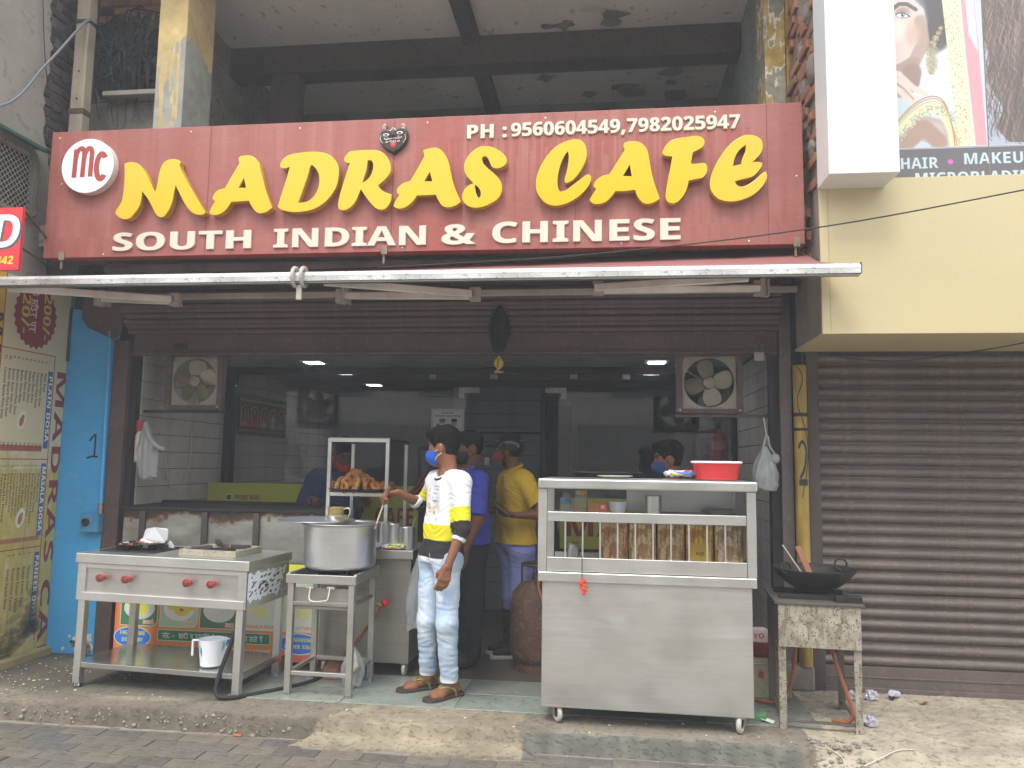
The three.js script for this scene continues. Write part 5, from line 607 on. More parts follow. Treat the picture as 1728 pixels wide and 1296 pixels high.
{
  const W = 1200, H = 520, q = rng(17);
  const t = canvasTex(W, H, (g) => { // 1.56 m x 0.68 m, lower part shows
    const k = W / 1.56, X = (x) => (x + 3.575) * k, Y = (y) => H - (y - 0.035) / 0.68 * H; g.fillStyle = '#d4703a'; g.fillRect(0, 0, W, H); g.fillStyle = '#b3455f'; g.globalAlpha = 0.5; g.fillRect(0, 0, 14, H); g.fillRect(0, Y(0.085), W, 60); g.globalAlpha = 1;
    g.fillStyle = '#d8b43a'; g.fillRect(0, 0, W, 110);
    const names = ['DOSA', 'VADA', 'IDLI', 'MASALA DOSA', 'UTTAPAM'], bgs = ['#3d6a4a', '#8aa08a', '#3a5f4c', '#a9b89a', '#9fb4a4'];
    names.forEach((s, i) => { const x0 = X(-3.53 + i * 0.308), x1 = x0 + 0.285 * k, y0 = Y(0.6), y1 = Y(0.245); g.fillStyle = '#e6dcc2'; g.beginPath(); g.roundRect(x0 - 3, y0 - 3, x1 - x0 + 6, y1 - y0 + 6, [4, 4, 34, 4]); g.fill(); g.save(); g.beginPath(); g.roundRect(x0, y0, x1 - x0, y1 - y0, [2, 2, 32, 2]); g.clip(); g.fillStyle = bgs[i]; g.fillRect(x0, y0, x1 - x0, y1 - y0); const cx = (x0 + x1) / 2, cy = lerp(y0, y1, 0.58); g.fillStyle = '#c9d6c6'; g.beginPath(); g.ellipse(cx, cy + 20, 92, 62, 0, 0, 7); g.fill();
      const col = ['#c9b44a', '#c4a238', '#a9cdb4', '#b9c878', '#c9c48a'][i]; for (let n = 0; n < (i === 0 || i === 3 ? 1 : 3); n++) { g.save(); g.translate(cx + (n - 0.6) * 42, cy + (n % 2) * 30 - 6); g.fillStyle = col; g.beginPath(); if (i === 0 || i === 3) { g.rotate(0.6); g.roundRect(-85, -34, 170, 68, 20); } else g.ellipse(0, 0, 48, 34, 0, 0, 7); g.fill(); if (i === 1) { g.fillStyle = '#6f5a22'; g.beginPath(); g.ellipse(0, -2, 12, 8, 0, 0, 7); g.fill(); } g.fillStyle = '#8a7430'; for (let z = 0; z < 10; z++) { g.globalAlpha = 0.4; g.beginPath(); g.arc((q() - 0.5) * 70, (q() - 0.5) * 44, 3, 0, 7); g.fill(); } g.restore(); } g.restore(); g.globalAlpha = 1;
      g.font = 'bold 24px sans-serif'; g.textAlign = 'right'; g.lineWidth = 5; g.strokeStyle = '#efe6cf'; g.fillStyle = '#c2532f'; g.strokeText(s, x1 - 20, y1 - 10); g.fillText(s, x1 - 20, y1 - 10); });
    g.textAlign = 'center'; for (const [x, a, b] of [[-3.43, 'FREE HOME', 'DELIVERY'], [-2.16, 'MINIMUM', 'ORDER 150/-']]) { g.fillStyle = '#e9e4d6'; g.beginPath(); g.ellipse(X(x), Y(0.16), 112, 58, 0, 0, 7); g.fill(); g.fillStyle = '#2f63b8'; g.beginPath(); g.ellipse(X(x), Y(0.16), 107, 53, 0, 0, 7); g.fill(); g.fillStyle = '#e6d84a'; g.font = 'bold 28px sans-serif'; g.fillText(a, X(x), Y(0.175)); g.fillText(b, X(x), Y(0.128)); }
    g.fillStyle = '#e9e4d6'; g.fillRect(X(-3.235), Y(0.222), 0.86 * k, 60); g.fillStyle = '#2c6a4c'; g.fillRect(X(-3.23), Y(0.218), 0.85 * k, 54);
    // devanagari note, drawn as strokes: headline with hanging stems
    g.strokeStyle = '#eef0e8'; const y = Y(0.218) + 18; devanagari(g, 'नोट - शादी व पाटियों के अाडर बुक किये जाते हैं', X(-3.2), y, 25, 4);
    g.fillStyle = '#ecdcc8'; g.font = '38px sans-serif'; g.textAlign = 'left'; g.save(); g.translate(X(-3.2), Y(0.075)); g.scale(0.83 * k / g.measureText('I-1/18, Sector-16, Rohini, Delhi-110089').width, 1); g.fillText('I-1/18, Sector-16, Rohini, Delhi-110089', 0, 0); g.restore(); g.globalCompositeOperation = 'color-dodge'; g.fillStyle = '#505050'; g.fillRect(0, 0, W, H); g.globalCompositeOperation = 'source-over';
  });
  mesh('sheet', plane(1.56, 0.68, -2.795, 0.375, 0.0792), new THREE.MeshStandardMaterial({ map: t, roughness: 0.4 }), ban);
  mesh('backing', bx(-3.575, -2.015, 0.03, 0.72, 0.0762, 0.0785), M.beam, ban);
}
// ---------------------------------------------------------------- pot stand, pot, lid, cup, ladle
const stand = thing('pot_stand', 'tall square steel burner stand carrying the big pot', 'stand', -1.765, 0, 0.515, -0.03);
{
  const h = 0.21, st = M.steelB;
  mesh('top_tray', [rx(-h - 0.02, h + 0.02, 0.69, 0.745, h, h + 0.018, 0.003), rx(-h - 0.02, h + 0.02, 0.69, 0.76, -h - 0.018, -h, 0.003), rx(-h - 0.02, -h, 0.69, 0.752, -h, h, 0.003), rx(h, h + 0.02, 0.69, 0.752, -h, h, 0.003), bx(-h, h, 0.695, 0.705, -h, h)], st, stand);
  for (const [x, z] of [[-h + 0.01, h - 0.01], [h - 0.01, h - 0.01], [-h + 0.01, -h + 0.01], [h - 0.01, -h + 0.01]]) { mesh('leg', rx(x - 0.019, x + 0.019, 0.02, 0.69, z - 0.019, z + 0.019, 0.003), st, stand); mesh('foot', cyl(0.02, 0.022, 0.022, x, 0.011, z, 12), M.chrome, stand); }
  mesh('apron', [bx(-h + 0.03, h - 0.03, 0.575, 0.66, h - 0.022, h - 0.014), rx(-h + 0.03, h - 0.03, 0.553, 0.575, h - 0.03, h + 0.008, 0.002), rx(-h + 0.03, h - 0.03, 0.53, 0.55, h - 0.025, h - 0.006, 0.002), rx(h - 0.02, h - 0.002, 0.55, 0.57, -h + 0.03, h - 0.03, 0.002), rx(-h + 0.03, h - 0.03, 0.53, 0.56, -h, -h + 0.02, 0.002)], M.steelDull, stand);
  mesh('stretcher', [rx(-h + 0.03, h - 0.03, 0.125, 0.15, h - 0.022, h + 0.002, 0.003)], st, stand); mesh('stretcher', [rx(-h + 0.03, h - 0.03, 0.125, 0.15, -h, -h + 0.022, 0.003)], st, stand); mesh('stretcher', [rx(-h, -h + 0.022, 0.125, 0.15, -h + 0.03, h - 0.03, 0.003)], st, stand); mesh('stretcher', [rx(h - 0.022, h, 0.125, 0.15, -h + 0.03, h - 0.03, 0.003)], st, stand);
  mesh('handle', [tube([[-0.07, 0.67, h + 0.004], [-0.065, 0.6, h + 0.03], [-0.03, 0.585, h + 0.035], [0.03, 0.59, h + 0.035], [0.055, 0.6, h + 0.03], [0.06, 0.67, h + 0.004]], 0.005, 40, 8), bx(-0.1, -0.05, 0.66, 0.675, h - 0.01, h + 0.008), bx(0.04, 0.09, 0.66, 0.675, h - 0.01, h + 0.008)], mat(0xc8c1b4, 0.4, { metalness: 0.5 }), stand);
  const sup = []; for (let k = 0; k < 4; k++) { const g = rb(0.13, 0.03, 0.016, 0.003, 0.13, 0.748, 0); g.rotateY(k * Math.PI / 2 + 0.78); sup.push(g); } mesh('pan_support', sup, M.black, stand); mesh('burner_ring', [rot(new THREE.TorusGeometry(0.09, 0.016, 8, 28), Math.PI / 2).translate(0, 0.725, 0), rot(new THREE.TorusGeometry(0.05, 0.014, 8, 24), Math.PI / 2).translate(0, 0.725, 0)], M.black, stand);
}
const pot = thing('cooking_pot', 'large round aluminium cooking pot on the steel stand', 'pot', -1.735, 0.765, 0.5);
{
  mesh('body', lathe([[0, 0.0], [0.2, 0.0], [0.225, 0.012], [0.232, 0.03], [0.238, 0.27], [0.25, 0.283], [0.262, 0.288], [0.262, 0.293], [0.248, 0.292], [0.234, 0.28], [0.226, 0.03], [0, 0.02]], 72), M.steelPot, pot);
  const cg = new THREE.CircleGeometry(0.231, 48); cg.rotateX(-Math.PI / 2); cg.translate(0, 0.255, 0); mesh('curry', cg, patchy(0x9c8a5c, 0x6f6248, { size: 0.3, seed: 160, rough: 0.3, bump: 0.006 }), pot);
}
const lid = thing('aluminium_plate', 'flat aluminium plate covering half of the big cooking pot', 'plate', -1.905, 1.062, 0.49); lid.rotation.z = -0.008;
mesh('plate', lathe([[0, 0.004], [0.2, 0.002], [0.235, 0.01], [0.252, 0.004], [0.253, 0.008], [0.235, 0.014], [0.2, 0.006], [0, 0.008]], 64), M.steelPot, lid);
const bowl = thing('steel_bowl', 'small steel bowl resting on the aluminium plate under the mug', 'bowl', -1.735, 1.065, 0.6);
mesh('body', lathe([[0, 0], [0.04, 0], [0.055, 0.015], [0.068, 0.042], [0.072, 0.044], [0.067, 0.046], [0.052, 0.02], [0, 0.008]], 40), M.steel, bowl);
const cup = thing('brass_mug', 'stained brass-coloured metal mug standing in the small steel bowl', 'mug', -1.74, 1.075, 0.6);
{ mesh('body', lathe([[0, 0], [0.046, 0], [0.05, 0.006], [0.051, 0.082], [0.054, 0.086], [0.049, 0.086], [0.047, 0.01], [0, 0.008]], 36), patchy(0xb8a36a, 0x8d7b52, { size: 0.2, seed: 161, metal: 0.6, rough: 0.4, spots: 0.3 }), cup); mesh('handle', tube([[0.05, 0.075, 0], [0.085, 0.08, 0], [0.095, 0.05, 0], [0.075, 0.015, 0], [0.052, 0.012, 0]], 0.005, 30, 8), M.steel, cup); }
const ladle = thing('ladle', 'long wooden-handled ladle standing in the pot held by the boy', 'ladle');
{ mesh('rod', rod(V(-1.5, 1.02, 0.52), V(-1.425, 1.215, 0.56), 0.0055), mat(0xd8cdb4, 0.5), ladle); mesh('grip', rod(V(-1.437, 1.185, 0.552), V(-1.395, 1.3, 0.575), 0.016, 12, 0.011), patchy(0x8a6c4c, 0x6c5238, { size: 0.2, seed: 162 }), ladle); }
// ---------------------------------------------------------------- display counter with glass case
const dc = thing('display_counter', 'steel cabinet on castors with an open framed display case on top', 'counter', -1.7, 0, 0);
{
  const st = M.steelB, cs = M.steel;
  mesh('cabinet', rx(-0.28, 0.365, 0.085, 0.79, -0.4, 0.18, 0.004), M.steelDull, dc); mesh('counter_top', rx(-0.3, 0.385, 0.79, 0.85, -0.42, 0.21, 0.004), st, dc);
  for (const [x, z] of [[0.33, 0.14], [-0.24, 0.14], [0.33, -0.34], [-0.24, -0.34]]) { const c = new THREE.Group(); c.name = 'castor'; c.position.set(x, 0, z); dc.add(c); mesh('fork', [rx(-0.022, -0.016, 0.03, 0.085, -0.02, 0.02, 0.002), rx(0.016, 0.022, 0.03, 0.085, -0.02, 0.02, 0.002), rx(-0.03, 0.03, 0.078, 0.086, -0.03, 0.03, 0.002)], M.steelDull, c); mesh('wheel', rot(lathe([[0.012, -0.012], [0.036, -0.012], [0.04, -0.008], [0.04, 0.008], [0.036, 0.012], [0.012, 0.012]], 24), 0, 0, Math.PI / 2).translate(0, 0.04, 0.008), mat(0xb9b6ac, 0.6), c); }
  const x0 = -0.255, x1 = 0.17, z0 = -0.36, z1 = 0.16; // case posts
  for (const [x, z] of [[x0, z1], [x1, z1], [x0, z0], [x1, z0]]) mesh('post', rx(x - 0.013, x + 0.013, 0.85, 1.595, z - 0.013, z + 0.013, 0.002), cs, dc);
  mesh('rail', rx(x0 - 0.014, x1 + 0.014, 1.597, 1.622, z1 - 0.014, z1 + 0.014, 0.002), cs, dc); mesh('rail', rx(x0 + 0.014, x1 - 0.014, 1.215, 1.24, z1 - 0.012, z1 + 0.012, 0.002), cs, dc); mesh('rail', rx(x1 - 0.013, x1 + 0.013, 1.597, 1.62, z0, z1 - 0.015, 0.002), M.black, dc); mesh('rail', rx(x0 - 0.013, x0 + 0.013, 1.597, 1.62, z0, z1 - 0.015, 0.002), M.black, dc); mesh('rail', rx(x1 - 0.012, x1 + 0.012, 1.216, 1.238, z0 + 0.014, z1 - 0.014, 0.002), cs, dc);
  mesh('shelf', bx(x0 + 0.014, x1 - 0.013, 1.225, 1.232, z0, z1 - 0.015), M.steelB, dc); mesh('side_glass', bx(x1 - 0.003, x1 + 0.001, 1.24, 1.597, z0 + 0.014, z1 - 0.015), M.glass, dc); mesh('roof', bx(x0 - 0.01, x1 + 0.012, 1.623, 1.628, z0, z1), M.steelDull, dc);
}
{ // vada plate
  const pl = thing('snack_tray', 'dark round tray in the display case piled with fritters', 'tray', -1.74, 1.245, 0.03); mesh('tray', lathe([[0, 0], [0.2, 0], [0.255, 0.018], [0.258, 0.022], [0.2, 0.006], [0, 0.006]], 48), M.black, pl);
  const vm = [0xa8763c, 0x966530, 0xb58548, 0x87592a].map((c, i) => patchy(c, 0x8a5420, { size: 0.1, seed: 170 + i, rough: 0.75, bump: 0.003, spots: 0.25 })), r = rng(44), base = []; for (let v = 0; v < 3; v++) { const g = new THREE.TorusGeometry(0.027, 0.017, 10, 18); const p = g.attributes.position; for (let i = 0; i < p.count; i++) { const n = 1 + 0.12 * NZ(p.getX(i) * 60 + v * 9, p.getY(i) * 60, p.getZ(i) * 60); p.setXYZ(i, p.getX(i) * n, p.getY(i) * n, p.getZ(i) * n); } g.computeVertexNormals(); base.push(uvm(g)); }
  const L = [[12, 0.15, 0.024], [9, 0.1, 0.056], [6, 0.06, 0.088], [3, 0.025, 0.115]]; for (const [n, rad, y] of L) for (let i = 0; i < n; i++) { const a = i / n * 6.283 + y * 9, k = thing('fritter', 'golden ring-shaped fritter in the pile on the display case tray', 'fritter', -1.8 + Math.cos(a) * rad, 1.252 + y, 0.03 + Math.sin(a) * rad, 0, 'fritters piled on the tray'); k.rotation.set(-0.6 + r() * 0.9 - 0.5, r() * 3, r() * 0.8); mesh('dough', base[i % 3], vm[(r() * 4) | 0], k); }
  for (const [x, z] of [[-1.6, 0.02], [-1.56, 0.08], [-1.55, -0.04], [-1.62, 0.12]]) { const k = thing('fritter', 'golden ring-shaped fritter in the pile on the display case tray', 'fritter', x, 1.277, z, 0, 'fritters piled on the tray'); k.rotation.set(-1.4 + r() * 0.4, r() * 3, 0); mesh('dough', base[0], vm[1], k); }
}
for (const [i, x, z, h, lb] of [[0, -1.495, 0.08, 0.17, 'tall steel canister at the case post on the display counter'], [1, -1.39, 0.1, 0.15, 'steel canister with a spoon sticking out on the display counter'], [2, -1.58, -0.02, 0.17, 'steel canister behind the case post on the display counter']]) { const c = thing('steel_canister', lb, 'canister', x, 0.85, z, 0, 'canisters on the display counter'); mesh('body', lathe([[0, 0], [0.052, 0], [0.054, 0.004], [0.054, h], [0.057, h + 0.004], [0.05, h + 0.004], [0.05, 0.01], [0, 0.008]], 32), M.steelPot, c); if (i === 1) mesh('spoon', rod(V(0.0, 0.05, 0), V(0.06, h + 0.07, 0.01), 0.004), M.steel, c); }
const pk = (x, y, z, w, d, cols, lb, turn) => { const t = canvasTex(256, 128, (g) => { const q = rng((x * 1000 | 0) + 99); g.fillStyle = cols[0]; g.fillRect(0, 0, 256, 128); for (let i = 0; i < 26; i++) { g.strokeStyle = cols[(q() * cols.length) | 0]; g.lineWidth = 6 + 12 * q(); g.beginPath(); g.moveTo(256 * q(), 128 * q()); g.bezierCurveTo(256 * q(), 128 * q(), 256 * q(), 128 * q(), 256 * q(), 128 * q()); g.stroke(); } }); const o = thing('snack_packet', lb, 'packet', x, y, z, turn); const g = new THREE.SphereGeometry(0.5, 24, 14); const p = g.attributes.position; for (let i = 0; i < p.count; i++) { const X = p.getX(i), Y = p.getY(i), Z = p.getZ(i); const l = Math.max(Math.abs(X), Math.abs(Z)) * 2; p.setXYZ(i, Math.sign(X) * Math.pow(Math.abs(X) * 2, 0.5) * w / 2, Y * 0.03 + 0.016 + 0.02 * NZ(X * 7, Z * 7, x * 9), Math.sign(Z) * Math.pow(Math.abs(Z) * 2, 0.5) * d / 2); } g.computeVertexNormals(); g.userData.keepUV = true; mesh('wrapper', g, new THREE.MeshStandardMaterial({ map: t, roughness: 0.3 }), o); return o; };
pk(-1.46, 0.852, 0.16, 0.17, 0.1, ['#e8e6e0', '#3d8a5a', '#c43a44', '#e8d43a', '#8a62a8'], 'crumpled striped packet on the display counter edge', 0.1);
pk(-1.62, 0.852, 0.12, 0.12, 0.09, ['#b9a6d8', '#8a6ab8', '#e8e6f0'], 'lilac packet on the display counter by the case post', -0.2);
pk(0.46, 1.4, 0.62, 0.2, 0.14, ['#e8ecf4', '#4a8fd0', '#d8407a', '#f0c040', '#e86a30'], 'colourful crumpled packet on top of the serving cart', 0.1);
// gas hose under the display counter and valve
{ const h = thing('orange_hose', 'orange gas hose with red valve knob behind the pot stand', 'hose'); mesh('pipe', tube([[-1.5, 0.5, 0.27], [-1.56, 0.4, 0.26], [-1.7, 0.22, 0.24], [-1.86, 0.06, 0.2], [-1.98, 0.02, 0.12]], 0.009, 50, 8), M.hose, h); mesh('valve', rot(cyl(0.012, 0.012, 0.06, 0, 0, 0, 12), 0, 0, 1.2).translate(-1.515, 0.485, 0.27), mat(0x9a7c48, 0.4, { metalness: 0.7 }), h); mesh('knob', rot(lathe([[0, 0.03], [0.02, 0.028], [0.026, 0.015], [0.024, 0], [0, 0]], 16), 0.6, 0, -0.9).translate(-1.49, 0.5, 0.27), M.redPlastic, h); }
for (const [x, z, a] of [[-1.84, 0.26, 0.2], [-2.28, 0.1, -0.3]]) { const b = thing('loose_brick', x > -2 ? 'single red brick on the floor under the pot stand' : 'red brick lying behind the stove table leg', 'brick', x, 0.006, z, a); mesh('block', rb(0.1, 0.07, 0.21, 0.006, 0, 0.035, 0), M.brickR[1], b); }
// ---------------------------------------------------------------- glass front inside the shop
const ZG = -1.45;
const gp = thing('glazed_shopfront', 'tall frameless glass shopfront with steel patch fittings and printed band', 'shopfront');
{
  mesh('pane', bx(-3.5, -1.27, 0.02, 2.27, ZG - 0.006, ZG + 0.006), M.glass, gp); mesh('pane', bx(-0.42, 1.13, 0.02, 2.27, ZG - 0.006, ZG + 0.006), M.glass, gp); mesh('transom_pane', bx(-1.265, -0.425, 2.125, 2.27, ZG - 0.006, ZG + 0.006), M.glass, gp);
  mesh('top_rail', rx(-3.5, 1.13, 2.275, 2.335, ZG - 0.025, ZG + 0.025, 0.004), M.darkAlu, gp); mesh('end_post', rx(-3.585, -3.505, 0.0, 2.335, ZG - 0.05, ZG + 0.04, 0.004), M.black, gp); mesh('end_post', rx(1.1, 1.142, 0.0, 2.27, ZG - 0.03, ZG + 0.03, 0.004), M.black, gp);
  const pf = (s) => { const p = [[0, 0], [s * 0.19, 0], [s * 0.19, 0.05], [s * 0.05, 0.05], [s * 0.05, 0.1], [0, 0.1]].map(([x, y]) => [x, -y]); return poly(p, 0.03); };
  const sm = patchy(0xa9aaa6, 0x93938f, { size: 0.3, seed: 200, metal: 0.7, rough: 0.35, bump: 0 }); mesh('patch_fitting', pf(1).translate(-1.335, 2.15, ZG - 0.015).scale(1, 1, 1), sm, gp); mesh('patch_fitting', pf(-1).translate(-0.35, 2.15, ZG - 0.015), sm, gp);
  for (const x of [-1.62, -1.05, -0.32, 0.15]) mesh('clip', rx(x, x + 0.07, 2.225, 2.27, ZG + 0.007, ZG + 0.02, 0.002), M.steelDull, gp);
  const gm = mat(0xb3b63a, 0.5); mesh('printed_band', bx(-0.4, 1.1, 0.72, 1.165, ZG + 0.0075, ZG + 0.0095), gm, gp);
  const lm = mat(0x8c2f3a, 0.5); lettering('MADRAS', -0.345, 0.95, 0.83, 0.17, ZG + 0.011, 0.002, lm, gp, 'letter', 0);
  const sb = mesh('screen_board', bx(-3.57, -1.62, 0.6, 1.25, -1.17, -1.15), gm, gp); lettering('CAFE', -2.0, -1.66, 0.9, 0.16, -1.148, 0.002, lm, sb, 'letter', 0); lettering('PURE VAG.', -3.3, -3.06, 1.105, 0.04, -1.148, 0.002, lm, sb, 'letter', 0);
  mesh('veg_mark', [bx(-3.39, -3.335, 1.095, 1.15, -1.149, -1.147)], mat(0xd8d6c8, 0.5), sb); mesh('veg_mark', [bx(-3.384, -3.341, 1.101, 1.144, -1.147, -1.1455), rot(cyl(0.012, 0.012, 0.004, 0, 0, 0, 16), Math.PI / 2).translate(-3.3625, 1.1225, -1.144)], mat(0x35604a, 0.5), sb);
}
{ // things deeper inside
  const sw = thing('slatted_partition', 'grey slatted partition wall seen through the open glass door', 'partition', -0.95, 0, -2.3);
  const pg = uvm(rx(-0.6, 0.3, -0.066, 0.066, -0.01, 0.01, 0.004)), m = patchy(0x77797b, 0x626466, { size: 1, seed: 205 }); for (let i = 0; i < 16; i++) mesh('slat', pg, m, sw).position.set(0, 0.07 + i * 0.14, 0); mesh('door_frame', [rx(0.3, 0.36, 0, 2.1, -0.03, 0.03, 0.004), rx(0.62, 0.68, 0, 2.1, -0.03, 0.03, 0.004), bx(-0.6, 0.68, 1.76, 1.78, 0.011, 0.02)], M.darkAlu, sw); mesh('door_leaf', bx(0.37, 0.61, 0, 2.05, -0.02, 0.0), M.black, sw); mesh('switch', rx(-0.27, -0.22, 1.44, 1.52, 0.01, 0.02, 0.002), mat(0xd6d6d6, 0.5), sw);
  const pic = thing('deity_picture', 'framed picture of five figures under golden arches on the plank wall', 'picture', -3.575, 1.91, -2.2);
  const t = canvasTex(512, 200, (g) => { g.fillStyle = '#1b1411'; g.fillRect(0, 0, 512, 200); g.strokeStyle = '#f0c43c'; g.lineWidth = 8; for (let i = 0; i < 20; i++) { g.beginPath(); g.arc(14 + i * 26, 12, 12, 0, Math.PI); g.stroke(); } const c = ['#b8862e', '#c23f8c', '#c9a24a', '#7fb4cf', '#7a9a8a'], d = ['#8a5a22', '#a12f56', '#b85aa0', '#d8d2c0', '#5f6e66']; for (let i = 0; i < 5; i++) { const x = 54 + i * 102; g.lineWidth = 11; g.strokeStyle = '#d6a43a'; g.beginPath(); g.moveTo(x - 36, 170); g.lineTo(x - 36, 86); g.arc(x, 86, 36, Math.PI, 0); g.lineTo(x + 36, 170); g.stroke(); g.fillStyle = d[i]; g.beginPath(); g.ellipse(x, 120, 20, 34, 0, 0, 7); g.fill(); g.fillStyle = c[i]; g.beginPath(); g.ellipse(x, 152, 28, 18, 0, 0, 7); g.fill(); g.fillStyle = '#caa47c'; g.beginPath(); g.ellipse(x, 84, 9, 12, 0, 0, 7); g.fill(); } g.fillStyle = '#8a6426'; g.fillRect(0, 180, 512, 14); });
  const g = plane(1.1, 0.36, 0, 0, 0); g.rotateY(Math.PI / 2); g.translate(0.022, 0, 0); mesh('print', g, new THREE.MeshStandardMaterial({ map: t, roughness: 0.3 }), pic); mesh('frame', rx(0, 0.02, -0.2, 0.2, -0.58, 0.58, 0.004), M.black, pic);
  const nt = thing('mask_notice', 'laminated white no-mask notice stuck on the glass beside the door', 'notice', -1.435, 1.85, ZG + 0.012);
  const tn = canvasTex(384, 256, (q) => { q.fillStyle = '#c9c7d0'; q.fillRect(0, 0, 384, 256); q.strokeStyle = '#6a6a74'; q.lineWidth = 4; q.strokeRect(14, 14, 356, 228); q.fillStyle = '#3a3a42'; q.textAlign = 'center'; q.font = 'bold 30px sans-serif'; q.fillText('NO ENTRY', 192, 56); q.fillText('WITHOUT FACE MASK', 192, 92); for (const [x, c] of [[130, '#3a5a4a'], [270, '#a83a3a']]) { q.fillStyle = '#b08a72'; q.beginPath(); q.ellipse(x, 165, 34, 44, 0, 0, 7); q.fill(); q.fillStyle = '#222'; q.beginPath(); q.ellipse(x, 132, 38, 20, 0, 0, 7); q.fill(); if (x < 200) { q.fillStyle = '#dfe6ea'; q.fillRect(x - 26, 172, 52, 30); } q.fillStyle = c; q.beginPath(); q.arc(x - 52, 196, 20, 0, 7); q.fill(); } });
  mesh('sheet', plane(0.3, 0.2, 0, 0, 0.002), new THREE.MeshStandardMaterial({ map: tn, roughness: 0.3 }), nt); mesh('backing', box(0.304, 0.204, 0.002), mat(0xb8b8c0, 0.4), nt);
  const fe = thing('fire_extinguisher', 'red fire extinguisher hung on the plank wall behind the fan', 'extinguisher', 1.06, 1.46, -1.95);
  mesh('cylinder', lathe([[0, 0], [0.06, 0], [0.068, 0.01], [0.068, 0.27], [0.055, 0.31], [0.025, 0.33], [0.02, 0.35], [0, 0.35]], 28), mat(0x9c2228, 0.35), fe); mesh('label', cyl(0.069, 0.069, 0.08, 0, 0.2, 0, 28, true), mat(0xb0705c, 0.5), fe); mesh('valve', [cyl(0.018, 0.02, 0.04, 0, 0.37, 0, 12), box(0.1, 0.012, 0.02, -0.03, 0.4, 0), rot(box(0.1, 0.012, 0.02), 0, 0, -0.4).translate(-0.03, 0.43, 0)], M.black, fe);
  for (const [x, z, lb] of [[-2.58, -1.05, 'glowing square ceiling light above the left half of the glass front'], [0.43, -1.05, 'glowing square ceiling light beside the four-bladed exhaust fan'], [-2.62, -3.0, 'glowing square ceiling light deep inside the dining room']]) { const l = thing('ceiling_light', lb, 'light', x, 2.336, z, 0, 'ceiling lights'); mesh('trim', rx(-0.1, 0.1, -0.008, 0.003, -0.1, 0.1, 0.003), mat(0xd8d8d8, 0.5), l); mesh('diffuser', box(0.14, 0.004, 0.14, 0, -0.0105, 0), mat(0xffffff, 0.5, { emissive: 0xe4e8ff, emissiveIntensity: 5 }), l); const r = new THREE.RectAreaLight(0xe4e8ff, 9, 0.14, 0.14); r.position.set(0, -0.016, 0); r.rotation.x = -Math.PI / 2; l.add(r); }
}
// ---------------------------------------------------------------- exhaust fans
function fan(x, y, blades, lb, turn) {
  const f = thing('exhaust_fan', lb, 'fan', x, y, -0.15, 0, 'exhaust fans under the shutter');
  const pl = patchy(0x9c968a, 0x7d776b, { size: 0.3, seed: 210, rough: 0.5, metal: 0.3 }), bl = patchy(0x97917f, 0x766f5e, { size: 0.3, seed: 211, rough: 0.4, metal: 0.5, bump: 0 });
  const sh = new THREE.Shape(); sh.moveTo(-0.19, -0.19); sh.lineTo(0.19, -0.19); sh.lineTo(0.19, 0.19); sh.lineTo(-0.19, 0.19); const h = new THREE.Path(); h.absarc(0, 0, 0.178, 0, 6.2832, true); sh.holes.push(h); mesh('ring_plate', new THREE.ExtrudeGeometry(sh, { depth: 0.012, bevelEnabled: false, curveSegments: 32 }), pl, f);
  mesh('frame', [rx(-0.235, -0.19, -0.22, 0.22, -0.03, 0.03, 0.003), rx(0.19, 0.235, -0.22, 0.22, -0.03, 0.03, 0.003), rx(-0.19, 0.19, -0.225, -0.19, -0.03, 0.03, 0.003), rx(-0.19, 0.19, 0.192, 0.22, -0.03, 0.03, 0.003)], M.brown, f);
  for (const [a, b] of [[-0.21, -0.2], [0.21, -0.2], [-0.165, 0.165], [0.165, 0.165]]) mesh('bolt', rot(cyl(0.008, 0.008, 0.01, 0, 0, 0, 10), Math.PI / 2).translate(a, b, Math.abs(a) > 0.2 ? 0.034 : 0.015), M.chrome, f);
  const s = new THREE.Shape(shapeOf([0.03, -0.03, 0, 0.09, -0.07, 0, 0.15, -0.06, 0, 0.168, 0, 0, 0.15, 0.055, 0, 0.09, 0.06, 0, 0.035, 0.025, 0])); const bg = new THREE.ExtrudeGeometry(s, { depth: 0.003, bevelEnabled: false, curveSegments: 4 }); bg.rotateX(0.42); const ub = uvm(bg);
  for (let k = 0; k < blades; k++) { const b = mesh('blade', ub, bl, f); b.rotation.z = turn + k * 2 * Math.PI / blades; b.position.z = -0.01; }
  mesh('hub', rot(lathe([[0, 0.03], [0.035, 0.03], [0.044, 0.02], [0.046, 0], [0.046, -0.02], [0, -0.02]], 28), Math.PI / 2), bl, f); mesh('hub_cap', rot(lathe([[0, 0.036], [0.02, 0.036], [0.022, 0.03]], 20), Math.PI / 2), pl, f);
  const gr = []; for (let k = 0; k < 3; k++) { const a = k * 2.094 + 0.5; gr.push(rod(V(Math.cos(a) * 0.05, Math.sin(a) * 0.05, -0.06), V(Math.cos(a) * 0.178, Math.sin(a) * 0.178, -0.05), 0.006)); } gr.push(rot(cyl(0.055, 0.055, 0.09, 0, 0, 0, 20), Math.PI / 2).translate(0, 0, -0.09)); mesh('motor', gr, M.steelDull, f);
}
fan(-3.18, 2.065, 5, 'grimy five-bladed exhaust fan in a brown frame by the left planks', 0.3); fan(0.74, 2.06, 4, 'grimy four-bladed exhaust fan in a brown frame beside the right planks', 0.25);
{ const b = thing('fan_rail', 'brown steel rail carrying the five-bladed exhaust fan', 'rail'); mesh('bar', rx(-3.6, -2.9, 1.815, 1.838, -0.165, -0.135, 0.003), M.darkAlu, b); const c = thing('fan_rail', 'brown steel rail carrying the four-bladed exhaust fan', 'rail'); mesh('bar', rx(0.5, 1.14, 1.81, 1.833, -0.165, -0.135, 0.003), M.brown, c); }
